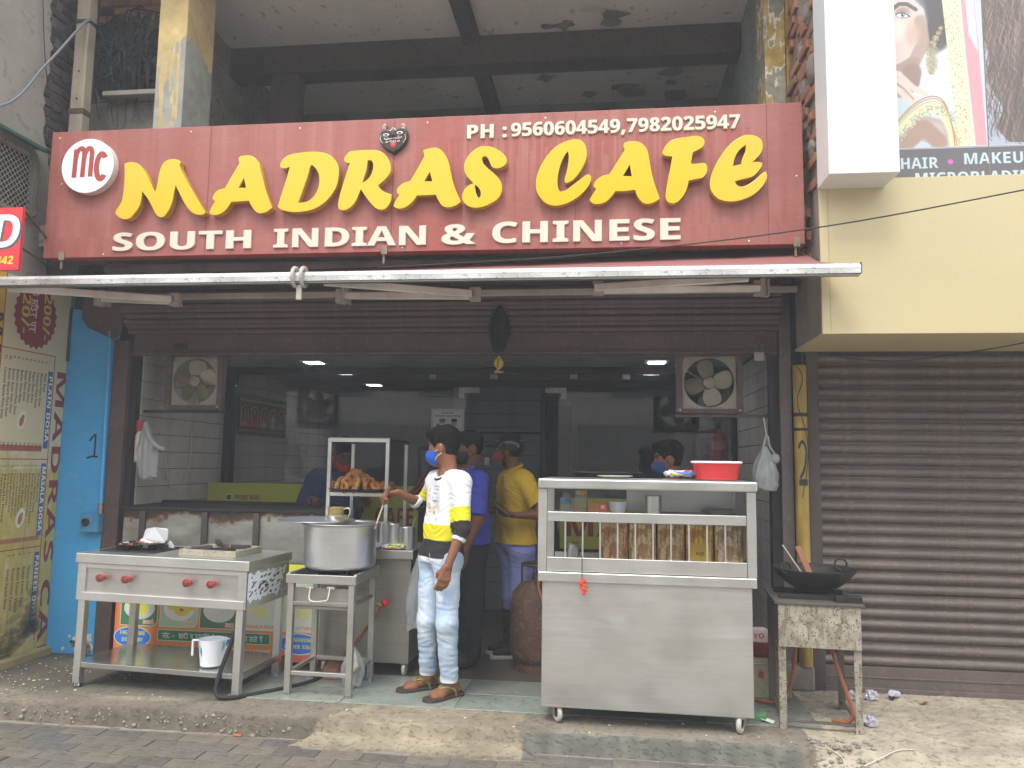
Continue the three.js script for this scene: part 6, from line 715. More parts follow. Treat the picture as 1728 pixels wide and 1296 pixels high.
// ---------------------------------------------------------------- charms, padlock, bags
{
  const b = thing('black_charm', 'shaggy black yarn charm hanging at the middle of the shutter', 'charm', -0.75, 2.24, 0.14), r = rng(51), G = []; for (let i = 0; i < 60; i++) { const a = r() * 6.28, R = 0.02 + 0.045 * r(), y0 = 0.27 + 0.06 * r(), y1 = 0.05 * r(); G.push(tube([[0, 0.34, 0], [Math.cos(a) * R, y0 - 0.04, Math.sin(a) * R * 0.7], [Math.cos(a + 0.6) * R * 1.1, 0.16, Math.sin(a) * R * 0.7], [Math.cos(a) * R * 0.7, y1, Math.sin(a) * R * 0.6]], 0.005, 12, 4)); } mesh('yarn', G, mat(0x191716, 0.9), b); mesh('cord', rod(V(0, 0.33, 0), V(0, 0.46, 0), 0.003, 6), M.wire, b);
  const l = thing('lemon_charm', 'yellow lemon charm with dried flower hanging below the black yarn', 'charm', -0.75, 2.165, 0.14); mesh('lemon', lathe([[0, -0.045], [0.012, -0.04], [0.03, -0.02], [0.035, 0], [0.03, 0.02], [0.014, 0.036], [0.008, 0.05], [0, 0.055]], 24), patchy(0xc2a92c, 0xa8902a, { size: 0.1, seed: 220, rough: 0.5, bump: 0.001 }), l); mesh('band', rod(V(0, -0.035, 0.037), V(0, 0.03, 0.036), 0.004, 6), M.black, l); mesh('cord', rod(V(0, 0.05, 0), V(0, 0.09, 0), 0.002, 5), M.wire, l); const p = []; for (let k = 0; k < 7; k++) { const a = k * 0.9, g = new THREE.SphereGeometry(1, 8, 6); g.scale(0.02, 0.005, 0.01); g.translate(0.018, 0, 0); g.rotateZ(0.5 * Math.sin(k * 3)); g.rotateY(a); g.translate(0, -0.06, 0); p.push(g); } mesh('flower', p, mat(0xb58a74, 0.8), l);
  const pd = thing('padlock', 'old steel padlock hanging from the shutter bottom bar', 'padlock', 1.055, 2.19, 0.045); const pm = mat(0x6c6864, 0.4, { metalness: 0.8 }); mesh('body', rx(-0.034, 0.034, 0, 0.062, -0.012, 0.012, 0.008), M.steelDull, pd); mesh('rim', [tube([[-0.03, 0.004, 0.013], [0.03, 0.004, 0.013], [0.032, 0.03, 0.013], [0.03, 0.058, 0.013], [-0.03, 0.058, 0.013], [-0.032, 0.03, 0.013]], 0.0025, 40, 5, true)], mat(0xa29a92, 0.3, { metalness: 0.9 }), pd); mesh('shackle', tube([[-0.02, 0.06, 0], [-0.022, 0.1, 0], [0, 0.128, 0], [0.022, 0.1, 0], [0.02, 0.06, 0]], 0.005, 24, 8), pm, pd);
}
function bagMesh(name, lb, x, y, z, w, h, d, seed, opt = {}) { // crumpled carrier bag, hanging from its top
  const o = thing(name, lb, 'bag', x, y, z, opt.turn || 0);
  const f = (px, py, pz) => { const t = clamp(-py / h), rw = w * (0.1 + 0.9 * Math.pow(Math.sin(Math.min(1, t * 1.12 + 0.08) * Math.PI * 0.62), 1.3)) * (t > 0.93 ? 0.9 : 1), rd = d * (0.2 + 0.8 * Math.sin(t * Math.PI * 0.7)); const a = Math.atan2(pz, px), fold = 0.1 * Math.sin(a * 7 + seed + py * 12) * (1 - t * 0.5) + 0.16 * NZ(px * 16 + seed, py * 12, pz * 16); const e = Math.hypot(px / rw, pz / rd) - 1 + fold; return Math.max(e * Math.min(rw, rd) * 0.8, py, -py - h + 0.03 * NZ(px * 20, 1, pz * 20 + seed)); };
  mesh('film', nets(f, [-w * 1.5, -h - 0.04, -d * 1.6], [w * 1.5, 0.02, d * 1.6], 0.008), opt.mat || M.bag, o); return o;
}
{
  const bl = bagMesh('hanging_bag', 'white plastic carrier bag tied to the left shutter guide', -3.5, 1.74, -0.03, 0.085, 0.44, 0.05, 3, {}); bl.rotation.z = 0.12; mesh('knot', tube([[0, -0.02, 0], [0.04, -0.12, 0.04], [0.1, -0.2, 0.03], [0.15, -0.23, 0.02]], 0.02, 20, 8), M.bag, bl); mesh('hook', rod(V(-0.06, 0.02, -0.04), V(0.02, -0.02, 0), 0.004), M.wire, bl);
  const br = bagMesh('hanging_bag', 'white plastic carrier bag hanging from a hook on the right planks', 1.075, 1.6, 0.09, 0.085, 0.29, 0.06, 8, {}); mesh('loop', [tube([[-0.02, -0.04, 0.01], [0.005, 0.06, 0], [0.02, 0.07, 0], [0.03, 0.0, 0.01], [0.06, -0.05, 0.02]], 0.009, 30, 6), rod(V(0.012, 0.06, 0), V(0.0, 0.2, -0.02), 0.006)], M.bag, br); const tail = new THREE.SphereGeometry(0.03, 14, 10); tail.scale(1, 1.2, 0.8); tail.translate(0.06, -0.08, 0.03); mesh('twist', tail, M.bag, br); mesh('cord', rod(V(0, 0.2, -0.02), V(0.04, 0.23, -0.1), 0.005), mat(0x7c2a2c, 0.7), br);
  const cn = thing('spray_bottle', 'red and white bottle hung behind the carrier bag on the left guide', 'bottle', -3.565, 1.43, -0.07); mesh('body', lathe([[0, 0], [0.03, 0], [0.033, 0.01], [0.033, 0.2], [0.02, 0.24], [0, 0.24]], 20), mat(0xcfc8c2, 0.4), cn); mesh('cap', cyl(0.03, 0.033, 0.08, 0, 0.28, 0, 20), mat(0xa8303a, 0.4), cn);
}
tag(mesh('electric_cable', tube([[-3.585, 1.5, -0.45], [-3.57, 1.3, -0.5], [-3.57, 1.2, -0.62], [-3.575, 1.35, -0.8], [-3.578, 1.7, -0.85]], 0.005, 40, 6), mat(0xb8b4ac, 0.6)), 'looped white electric cord hanging on the left plank wall', 'cord');
// ---------------------------------------------------------------- serving cart
const cart = thing('serving_cart', 'big steel serving cart on castors with barred display window', 'cart', 0.232, 0, 0.715, -0.02);
{
  const w = 0.585, d = 0.27, st = M.steel;
  const fp = new THREE.PlaneGeometry(2 * w - 0.006, 0.7, 60, 40), p = fp.attributes.position; for (let i = 0; i < p.count; i++) { const x = p.getX(i), y = p.getY(i); p.setZ(i, 0.009 * NZ(x * 2.4, y * 2.6, 4) + 0.003 * NZ(x * 6, y * 7, 9) - 0.007 * Math.exp(-((x - 0.48) ** 2 / 0.012 + (y - 0.13) ** 2 / 0.004)) - 0.004 * Math.exp(-((x + 0.2) ** 2 / 0.02 + (y - 0.16) ** 2 / 0.0016))); } fp.translate(0, 0.45, d + 0.006); fp.computeVertexNormals(); mesh('front_sheet', fp, M.steel, cart);
  mesh('body', [rx(-w, w, 0.095, 0.79, -d, d - 0.008, 0.006), bx(-w, -w + 0.006, 0.095, 0.79, d - 0.008, d + 0.004), bx(w - 0.006, w, 0.095, 0.79, d - 0.008, d + 0.004), bx(-w, w, 0.095, 0.101, d - 0.008, d + 0.006)], M.steelB, cart);
  mesh('collar', rx(-w - 0.025, w + 0.025, 0.79, 0.845, -d - 0.02, d + 0.022, 0.006), st, cart);
  for (const [x, z] of [[-w - 0.002, d - 0.005], [w + 0.002, d - 0.005], [-w - 0.002, -d + 0.015], [w + 0.002, -d + 0.015]]) mesh('post', rx(x - 0.025, x + 0.025, 0.846, 1.318, z - 0.02, z + 0.02, 0.003), st, cart);
  mesh('bottom_rail', rx(-w + 0.025, w - 0.025, 0.85, 0.928, d - 0.018, d + 0.008, 0.003), st, cart); mesh('mid_rail', rx(-w + 0.025, w - 0.025, 1.132, 1.187, d - 0.018, d + 0.008, 0.003), st, cart); mesh('bottom_rail', rx(-w + 0.025, w - 0.025, 0.85, 0.9, -d, -d + 0.02, 0.003), M.steelB, cart);
  for (let i = 0; i < 10; i++) { const x = -0.455 + i * 0.1; mesh('window_bar', rod(V(x, 0.926, d - 0.006), V(x, 1.134, d - 0.006), 0.0055, 10), st, cart); }
  mesh('shelf', rx(-w + 0.02, w - 0.02, 1.15, 1.165, -d + 0.02, d - 0.02, 0.002), M.steelB, cart); mesh('pane', bx(-w + 0.025, w - 0.025, 1.19, 1.318, d - 0.008, d - 0.004), M.glass, cart);
  mesh('back_sheet', bx(-0.1, w - 0.025, 1.17, 1.318, -d + 0.004, -d + 0.008), M.steelPot, cart); mesh('side_sheet', bx(w - 0.012, w - 0.008, 0.93, 1.318, -d + 0.04, d - 0.03), M.steelDull, cart);
  const tg = rx(-w - 0.03, w + 0.035, 1.32, 1.378, -d - 0.03, d + 0.03, 0.012); mesh('top_slab', tg, st, cart);
  for (const [x, z, a] of [[-0.5, d - 0.05, 0.5], [0.52, d - 0.04, -0.4], [-0.5, -d + 0.06, 0.2], [0.52, -d + 0.06, 0.1]]) { const c = new THREE.Group(); c.name = 'castor'; c.position.set(x, 0, z); c.rotation.y = a; cart.add(c); mesh('fork', [rx(-0.026, -0.02, 0.04, 0.095, -0.025, 0.02, 0.002), rx(0.02, 0.026, 0.04, 0.095, -0.025, 0.02, 0.002), rx(-0.035, 0.035, 0.085, 0.094, -0.035, 0.035, 0.002)], M.steelDull, c); mesh('tyre', rot(new THREE.TorusGeometry(0.038, 0.014, 12, 28), 0, Math.PI / 2).translate(0, 0.053, 0.01), mat(0xb8b4aa, 0.7), c); mesh('rim', rot(cyl(0.03, 0.03, 0.014, 0, 0, 0, 20), 0, 0, Math.PI / 2).translate(0, 0.053, 0.01), patchy(0x6e6459, 0x57504a, { size: 0.1, seed: 230 }), c); }
}
{ // goods in and on the cart
  const tb = thing('red_tub', 'red plastic tub with white rim on top of the serving cart', 'tub', 0.665, 1.38, 0.72); const rt = lathe([[0, 0.003], [0.118, 0], [0.122, 0.006], [0.142, 0.105], [0.139, 0.105], [0.118, 0.008], [0, 0.007]], 44); rt.scale(1, 1, 0.75); mesh('body', rt, mat(0xc9282e, 0.4), tb); const rr = rot(new THREE.TorusGeometry(0.146, 0.007, 10, 48), Math.PI / 2); rr.scale(1, 1, 0.75); rr.translate(0, 0.106, 0); mesh('rim', rr, mat(0xe6dfe0, 0.4), tb); const ri = []; for (let k = 0; k < 8; k++) { const q = rot(new THREE.TorusGeometry(0.1265 + k * 0.0022, 0.0016, 5, 44), Math.PI / 2); q.scale(1, 1, 0.75); q.translate(0, 0.02 + k * 0.011, 0); ri.push(q); } mesh('ribs', ri, mat(0xb5242a, 0.4), tb);
  const pt = thing('cart_plate', 'shallow white plate lying on top of the serving cart', 'plate', 0.06, 1.379, 0.62); mesh('dish', lathe([[0, 0], [0.07, 0.002], [0.11, 0.014], [0.11, 0.017], [0.07, 0.006], [0, 0.004]], 40), mat(0xc9cbbf, 0.4), pt);
  const Y0 = 1.166, zz = 0.8;
  const bt = thing('water_bottle', 'small clear water bottle with blue label on the cart shelf', 'bottle', -0.235, Y0, zz); mesh('body', lathe([[0, 0], [0.03, 0], [0.032, 0.005], [0.03, 0.03], [0.032, 0.05], [0.031, 0.095], [0.016, 0.12], [0.014, 0.13], [0.0, 0.13]], 24), new THREE.MeshPhysicalMaterial({ color: 0xdde8ee, roughness: 0.12, transmission: 0.85, thickness: 0, side: THREE.DoubleSide }), bt); mesh('label', cyl(0.0328, 0.0328, 0.035, 0, 0.078, 0, 24, true), mat(0x4a74b0, 0.4), bt);
  const jr = thing('glass_jar', 'glass jar with mustard lid half full on the cart shelf', 'jar', -0.145, Y0, zz); mesh('glass', lathe([[0, 0], [0.038, 0], [0.041, 0.006], [0.041, 0.09], [0.032, 0.105], [0.032, 0.112], [0, 0.112]], 24), new THREE.MeshPhysicalMaterial({ color: 0xe2ddc8, roughness: 0.1, transmission: 0.8, thickness: 0, side: THREE.DoubleSide }), jr); mesh('contents', cyl(0.037, 0.036, 0.04, 0, 0.023, 0, 20), mat(0x8d7650, 0.8), jr); mesh('lid', cyl(0.035, 0.037, 0.026, 0, 0.126, 0, 24), mat(0xa8863c, 0.5), jr);
  const sb = thing('spice_box', 'ochre cardboard spice box on the cart shelf', 'box', -0.075, Y0, zz, 0.1); mesh('carton', rb(0.055, 0.07, 0.04, 0.002, 0, 0.035, 0), mat(0xc07a30, 0.6), sb); const sc = thing('spice_box', 'orange cardboard spice box with pale label on the cart shelf', 'box', -0.012, Y0, zz + 0.01, -0.1); mesh('carton', rb(0.055, 0.072, 0.04, 0.002, 0, 0.036, 0), mat(0xd05a34, 0.6), sc); mesh('label', box(0.025, 0.02, 0.001, 0, 0.045, 0.021), mat(0xe6c8b4, 0.6), sc);
  const wc = thing('white_cup', 'white plastic cup on the cart shelf beside the spice boxes', 'cup', 0.075, Y0, zz); mesh('body', lathe([[0, 0.002], [0.042, 0], [0.056, 0.075], [0.059, 0.078], [0.056, 0.079], [0.041, 0.004], [0, 0.005]], 32), mat(0xcdd2da, 0.4), wc);
  const sm = thing('steel_mug', 'steel mug on a saucer in the cart window', 'mug', 0.285, Y0 + 0.008, zz); mesh('body', lathe([[0, 0], [0.045, 0], [0.047, 0.005], [0.047, 0.105], [0.05, 0.108], [0.044, 0.106], [0.044, 0.008], [0, 0.006]], 32), M.steel, sm); mesh('handle', tube([[0.046, 0.09, 0], [0.08, 0.09, 0], [0.086, 0.06, 0], [0.07, 0.03, 0], [0.047, 0.03, 0]], 0.004, 30, 8), M.steel, sm); const sa = thing('saucer', 'steel saucer under the steel mug in the cart window', 'saucer', 0.285, Y0, zz); mesh('dish', lathe([[0, 0.001], [0.05, 0.001], [0.085, 0.012], [0.085, 0.014], [0.05, 0.005], [0, 0.005]], 36), M.steel, sa);
  for (let i = 0; i < 4; i++) { const q = thing('steel_plate', 'steel plate in the stack at the end of the cart shelf', 'plate', 0.66 + 0.01 * (i % 2), Y0 + i * 0.009, zz - 0.04, 0, 'stacked steel plates'); mesh('dish', lathe([[0, 0.001], [0.06, 0.001], [0.1, 0.013], [0.1, 0.016], [0.06, 0.004], [0, 0.004]], 36), M.steelPot, q); }
  const ctn = [['rusty brown square oil tin at the end of the row nearest the steel jar', 0xc9b08e], ['grimy tan square oil tin second in the row behind the bars', 0xd6c8a8], ['rusty square oil tin third in the row, next to the yellow one', 0xccbc9a], ['square oil tin with yellow label behind the cart bars', 0xd6ba62], ['pale peeling square oil tin at the end of the row beyond the yellow one', 0xe0d8c6]];
  const ruTex = tex(256, 0.35, (u, v) => { const n = fbm(u, v, 8, 61, 5), m = fbm(u * 2, v * 0.6, 30, 71, 5); let c = mix3([1, 0.97, 0.88], [0.82, 0.7, 0.56], sstep(0.4, 0.6, n)); const st = vnoise(u * 40, v * 4, 40, 77); c = mix3(c, [0.62, 0.47, 0.34], 0.55 * sstep(0.55, 0.85, st) + 0.35 * sstep(0.55, 0.7, m)); return mix3(c, [1.05, 1.03, 0.98], 0.35 * sstep(0.35, 0.1, st)); });
  ctn.forEach(([lb, c], i) => { const o = thing('oil_tin', lb, 'tin', 0.06 + i * 0.165, 0.846, 0.68, 0.03 * (i - 2), 'row of oil tins'); mesh('can', rb(0.158, 0.27, 0.158, 0.006, 0, 0.135, 0), new THREE.MeshStandardMaterial({ map: ruTex, color: c, roughness: 0.5, metalness: 0.45 }), o); mesh('seam', [rb(0.162, 0.008, 0.162, 0.003, 0, 0.266, 0), rb(0.162, 0.008, 0.162, 0.003, 0, 0.005, 0)], M.steelDull, o); if (i === 3) { const t = canvasTex(128, 128, (g) => { g.fillStyle = '#c9a93a'; g.fillRect(0, 0, 128, 128); g.fillStyle = '#7a3a2a'; g.font = 'bold 40px sans-serif'; g.fillText('up', 40, 74); g.strokeStyle = '#b5863a'; for (let k = 0; k < 8; k++) { g.beginPath(); g.moveTo(0, k * 6); g.lineTo(128, k * 6 + 3); g.stroke(); } }); mesh('label', plane(0.13, 0.11, 0, 0.1, 0.0798), new THREE.MeshStandardMaterial({ map: t, roughness: 0.6 }), o); } });
  const sj = thing('steel_jar', 'small dull metal jar behind the cart bars', 'jar', -0.19, 0.846, 0.76); mesh('body', lathe([[0, 0], [0.036, 0], [0.038, 0.005], [0.038, 0.1], [0.03, 0.12], [0.03, 0.145], [0, 0.145]], 24), M.steelDull, sj);
  const gl = thing('marigold_garland', 'small orange thread garland hanging from the cart bars', 'garland', -0.13, 0.76, 1.012); mesh('cord', rod(V(0, 0.18, -0.01), V(0, 0.04, 0), 0.002, 5), M.wire, gl); const G = [], r = rng(19); for (let i = 0; i < 16; i++) G.push(T(new THREE.IcosahedronGeometry(0.006 + 0.006 * r(), 0), 0.03 * (r() - 0.4) + (i > 8 ? 0.012 : 0), 0.05 - i * 0.0055, 0.012 * r())); mesh('threads', G, mat(0xd84a30, 0.8), gl);
}
// ---------------------------------------------------------------- gas cylinder
const gc = thing('gas_cylinder', 'big rusty maroon gas cylinder standing behind the serving cart', 'cylinder', -0.49, 0, -0.2);
{ const m = patchy(0x5f4438, 0x44332b, { size: 0.9, per: 6, rough: 0.7, bump: 0.002, seed: 240, px: 512, spots: 0.3, spotHex: 0x8a7058 }); mesh('body', lathe([[0, 0.03], [0.13, 0.03], [0.17, 0.07], [0.19, 0.13], [0.192, 0.3], [0.195, 0.31], [0.192, 0.32], [0.19, 0.46], [0.175, 0.54], [0.12, 0.6], [0.04, 0.615], [0, 0.615]], 44), m, gc); mesh('foot_ring', lathe([[0.15, 0], [0.155, 0], [0.155, 0.06], [0.15, 0.06], [0.15, 0]], 36), m, gc); mesh('collar', [rot(new THREE.TorusGeometry(0.11, 0.011, 8, 32), Math.PI / 2).translate(0, 0.735, 0), rod(V(-0.11, 0.58, 0), V(-0.11, 0.735, 0), 0.008), rod(V(0.11, 0.58, 0), V(0.11, 0.735, 0), 0.008), rod(V(0, 0.58, 0.11), V(0, 0.735, 0.11), 0.008)], mat(0x4a3a30, 0.7), gc); mesh('valve', [cyl(0.02, 0.025, 0.07, 0, 0.64, 0, 14), cyl(0.028, 0.028, 0.02, 0, 0.685, 0, 14)], mat(0x9a7c48, 0.4, { metalness: 0.7 }), gc); mesh('hose', tube([[0, 0.66, 0.02], [0.02, 0.69, 0.08], [0.03, 0.6, 0.2], [0.09, 0.45, 0.3], [0.13, 0.3, 0.32]], 0.009, 30, 8), M.hose, gc); }
// ---------------------------------------------------------------- wok stove
const ws = thing('wok_stove', 'grimy peeling steel wok stove on four legs by the closed shutter', 'stove', 1.215, 0, 0.645, -0.08);
{
  const q = tex(512, 0.6, (u, v) => { const n = fbm(u, v, 10, 5, 5), m = fbm(u * 2, v * 0.5, 20, 15, 4), d = fbm(u, v, 70, 25, 4); let c = mix3([0.72, 0.7, 0.64], [0.55, 0.52, 0.46], clamp(n * 1.6 - 0.3)); c = mix3(c, [0.42, 0.37, 0.31], 0.55 * sstep(0.5, 0.68, m)); return mix3(c, [0.24, 0.21, 0.18], 0.7 * sstep(0.64, 0.72, d)); });
  const gm = new THREE.MeshStandardMaterial({ map: q, roughness: 0.6, metalness: 0.3, bumpMap: bumpTex(0.6, 1), bumpScale: 0.002 }), dk = patchy(0x5a534b, 0x453f39, { size: 0.5, seed: 251, rough: 0.7 });
  mesh('front_panel', rx(-0.22, 0.22, 0.455, 0.69, 0.225, 0.24, 0.003), gm, ws); mesh('side_panel', rx(-0.22, -0.208, 0.455, 0.69, -0.24, 0.222, 0.003), dk, ws); mesh('side_panel', rx(0.208, 0.22, 0.455, 0.69, -0.24, 0.222, 0.003), dk, ws); mesh('top_plate', [rx(-0.24, 0.24, 0.69, 0.705, -0.26, 0.25, 0.003)], dk, ws);
  for (const [x, z, m] of [[-0.2, 0.22, gm], [0.2, 0.22, gm], [-0.2, -0.23, dk], [0.2, -0.23, dk]]) mesh('leg', [rx(x - 0.02, x + 0.02, 0.0, z > 0 ? 0.455 : 0.69, z - 0.004, z + 0.004, 0.002), rx(x < 0 ? x - 0.02 : x + 0.012, x < 0 ? x - 0.012 : x + 0.02, 0.0, z > 0 ? 0.455 : 0.69, z - 0.036, z - 0.005, 0.002)], m, ws);
  mesh('brace', [rx(-0.19, 0.19, 0.04, 0.05, 0.19, 0.215, 0.002)], dk, ws); mesh('brace', [rx(-0.21, -0.19, 0.05, 0.06, -0.22, 0.18, 0.002)], dk, ws); mesh('brace', [rx(0.19, 0.21, 0.05, 0.06, -0.22, 0.18, 0.002)], dk, ws); mesh('burner', [rx(-0.2, 0.2, 0.705, 0.73, 0.1, 0.14, 0.003), rx(-0.2, 0.2, 0.705, 0.73, -0.14, -0.1, 0.003), rx(0.1, 0.24, 0.705, 0.74, 0.14, 0.2, 0.003)], M.black, ws);
  const h = thing('wok_hose', 'pair of orange gas hoses looping under the wok stove', 'hose'); mesh('pipe', tube([[1.13, 0.46, 0.6], [1.13, 0.3, 0.56], [1.1, 0.12, 0.5], [1.02, 0.03, 0.45], [0.86, 0.02, 0.3]], 0.011, 50, 8), M.hose, h); mesh('pipe', tube([[1.29, 0.46, 0.72], [1.33, 0.3, 0.76], [1.39, 0.1, 0.78], [1.37, 0.03, 0.76], [1.3, 0.02, 0.7]], 0.011, 50, 8), M.hose, h);
}
const wok = thing('wok', 'large blackened iron wok with two ring handles on the grimy stove', 'wok', 1.24, 0.728, 0.62);
{
  const wm = patchy(0x1f1d1b, 0x33302c, { size: 0.4, seed: 255, rough: 0.6, metal: 0.3, bump: 0.003 }); const pts = [], R = 0.24; for (let i = 0; i <= 12; i++) { const t = i / 12; pts.push([R * t, 0.135 * Math.pow(t, 2.4)]); } for (let i = 12; i >= 0; i--) { const t = i / 12; pts.push([(R - 0.006) * t, 0.135 * Math.pow(t, 2.4) + 0.006]); } mesh('bowl', lathe(pts, 56), wm, wok);
  for (const [x, z, ry] of [[-0.19, 0.14, 0.5], [0.19, -0.12, -0.35]]) { const o = mesh('ring_handle', new THREE.TorusGeometry(0.034, 0.006, 8, 28), wm, wok); o.position.set(x, 0.15, z); o.rotation.set(-0.25, ry, 0); }
  for (const [lb, p0, p1, m, r] of [['wooden-handled steel spatula leaning in the wok', [1.19, 0.8, 0.62], [1.075, 0.99, 0.55], M.steelDull, 0.007], ['orange-brown flat wooden paddle leaning in the wok', [1.23, 0.79, 0.64], [1.165, 0.985, 0.55], mat(0x86502f, 0.6), 0]]) { const o = thing('spatula', lb, 'spatula'); if (r) { mesh('shaft', rod(V(...p0), V(...p1), r), m, o); mesh('blade', rb(0.05, 0.004, 0.07, 0.0018, p0[0] + 0.01, p0[1] - 0.01, p0[2] + 0.02), m, o); } else { const d = V(...p1).sub(V(...p0)), g = rb(0.035, d.length(), 0.008, 0.003); g.applyQuaternion(new THREE.Quaternion().setFromUnitVectors(V(0, 1, 0), d.clone().normalize())); g.translate((p0[0] + p1[0]) / 2, (p0[1] + p1[1]) / 2, (p0[2] + p1[2]) / 2); mesh('paddle', g, m, o); } }
}
{ // clutter between cart and wok stove
  const b = thing('tin_trunk', 'dented cream tin trunk on the ground behind the wok stove', 'trunk', 1.03, 0, 0.16, 0.05); mesh('case', rb(0.28, 0.24, 0.25, 0.008, 0, 0.125, 0), patchy(0x9c927c, 0x80765f, { size: 0.4, seed: 260, rough: 0.6, spots: 0.3 }), b); mesh('latch', rb(0.03, 0.04, 0.01, 0.003, -0.05, 0.15, 0.128), mat(0x8a3a2a, 0.6), b); mesh('lid_edge', rb(0.286, 0.012, 0.256, 0.004, 0, 0.215, 0), M.steelDull, b);
  const u = thing('red_basin', 'dark red plastic basin stacked on the tin trunk', 'basin', 1.0, 0.248, 0.15); mesh('body', lathe([[0, 0], [0.1, 0], [0.128, 0.1], [0.132, 0.102], [0.126, 0.103], [0.098, 0.006], [0, 0.006]], 36), mat(0x8a2a2a, 0.5), u); mesh('rim', rot(new THREE.TorusGeometry(0.13, 0.005, 8, 40), Math.PI / 2).translate(0, 0.103, 0), mat(0xc8a8a0, 0.5), u);
  const c = thing('mayo_carton', 'pink and white carton marked YO in the red basin', 'carton', 0.99, 0.3, 0.15, 0.15); const t = canvasTex(128, 128, (g) => { g.fillStyle = '#d9c6c4'; g.fillRect(0, 0, 128, 128); g.fillStyle = '#a8404a'; g.font = 'bold 64px sans-serif'; g.fillText('YO', 20, 70); }); mesh('box', rb(0.12, 0.11, 0.08, 0.003, 0, 0.055, 0), mat(0xcfc0be, 0.6), c); mesh('print', plane(0.11, 0.09, 0, 0.058, 0.0412), new THREE.MeshStandardMaterial({ map: t, roughness: 0.6 }), c);
  // litter
  const lt = thing('cigarette_pack', 'white cylindrical packet lying before the closed shutter', 'litter', 1.84, 0.022, 0.14, 0.9); mesh('tube', rot(cyl(0.02, 0.02, 0.11, 0, 0, 0, 18), 0, 0, Math.PI / 2 - 0.25).translate(0, 0.012, 0), mat(0xc9cbdc, 0.4), lt); mesh('end', rot(cyl(0.018, 0.018, 0.004, 0, 0, 0, 18), 0, 0, Math.PI / 2 - 0.25).translate(-0.055, -0.001, 0), M.black, lt);
  const lf = thing('dry_leaf', 'curled brown dry leaf on the pavement near the shutter', 'leaf', 1.98, 0.006, 0.23, 0.3); const lg = new THREE.PlaneGeometry(0.07, 0.03, 6, 2), lp = lg.attributes.position; for (let i = 0; i < lp.count; i++) { const x = lp.getX(i); lp.setY(i, lp.getY(i) * (1 - (x / 0.036) ** 2)); lp.setZ(i, 6 * x * x + 0.006 * Math.sin(x * 90)); } lg.rotateX(-Math.PI / 2); lg.computeVertexNormals(); mesh('blade', lg, mat(0x6e4a32, 0.8), lf);
  const mb = thing('green_packet', 'crushed green and white packet beside the cart castor', 'litter', 0.88, 0.0, 0.72, -0.4); mesh('box', [rot(rb(0.1, 0.03, 0.06, 0.004), 0.1, 0, 0.15).translate(0, 0.022, 0)], mat(0x5c9668, 0.5), mb); mesh('flap', rot(rb(0.07, 0.004, 0.05, 0.0015), 0, 0, -0.2).translate(0.06, 0.016, 0.01), mat(0xd8dcc8, 0.6), mb);
  for (const [x, z, s, lb] of [[1.56, 0.22, 5, 'crumpled clear plastic wrapper behind the wok stove leg'], [1.5, 0.72, 9, 'crumpled lilac plastic wrapper at the foot of the wok stove'], [1.68, 0.2, 2, 'small scrap of clear film near the closed shutter']]) { const o = thing('plastic_scrap', lb, 'litter', x, 0.004, z); const g = new THREE.IcosahedronGeometry(0.045, 3), p = g.attributes.position; for (let i = 0; i < p.count; i++) { const a = p.getX(i), b2 = p.getY(i), c2 = p.getZ(i), n = 0.75 + 0.7 * NZ(a * 30 + s, b2 * 30, c2 * 30); p.setXYZ(i, a * n * 1.2, Math.max(-0.028, b2 * n * 0.8) + 0.03, c2 * n); } g.computeVertexNormals(); mesh('film', g, new THREE.MeshPhysicalMaterial({ color: s === 9 ? 0xd2cfda : 0xdcdce6, roughness: 0.2, transmission: 0.5, thickness: 0, side: THREE.DoubleSide }), o); }
  const sg = bagMesh('floor_bag', 'white plastic bag with yellow packet slumped under the pot stand', -1.62, 0.26, 0.5, 0.075, 0.24, 0.07, 12, {}); const yl = new THREE.IcosahedronGeometry(0.035, 2); yl.translate(0.01, -0.13, 0.01); mesh('yellow_packet', yl, mat(0xd8b83a, 0.5), sg);
  const tg = tag(mesh('twine', tube([[1.15, 0.0, 1.1], [1.22, 0.0, 1.16], [1.24, -0.01, 1.26], [1.5, 0.02, 1.12], [1.6, 0.02, 1.08]].map(([x, , z]) => [x, groundH(x, z) + 0.006, z]), 0.003, 40, 5), mat(0xc9c0b0, 0.8)), 'pale piece of twine on the rough concrete', 'litter');
  const st = rng(123), G = []; for (let i = 0; i < 150; i++) { const left = i < 110, x = left ? -4.05 + 1.1 * st() * (0.4 + st()) : -2.6 + 4.6 * st(), z = left ? 0.1 + 0.95 * st() : 0.85 + 0.5 * st(), s = 0.003 + 0.007 * st() * st(); const g = new THREE.IcosahedronGeometry(s, 0); g.scale(1.4, 0.5, 1); g.rotateY(st() * 6); g.translate(x, (z > 0.66 ? groundH(x, z) : 0.006) + s * 0.4, z); G.push(g); }
  const fs = mesh('food_scraps', G, mat(0xd6c9a4, 0.8)); fs.userData.kind = 'stuff'; tag(fs, 'pale food crumbs scattered over the stained ground', 'crumbs');
  const ou = tag(mesh('orange_scrap', rb(0.05, 0.01, 0.02, 0.004, -2.06, -0.09, 1.18), mat(0xb5583c, 0.7)), 'small orange shard lying on the street pavers', 'litter');
  const rub = rng(66), RG = []; for (let i = 0; i < 60; i++) { const x = 1.08 + 0.32 * rub(), z = 1.0 + 0.28 * rub(), s = 0.006 + 0.014 * rub(); const g = new THREE.IcosahedronGeometry(s, 0); g.scale(1.2, 0.7, 1); g.rotateY(rub() * 6); g.translate(x, groundH(x, z) + s * 0.3, z); RG.push(g); } const rs = mesh('rubble', RG, M.concrete); rs.userData.kind = 'stuff'; tag(rs, 'small broken concrete rubble by the wok stove leg', 'rubble');
}
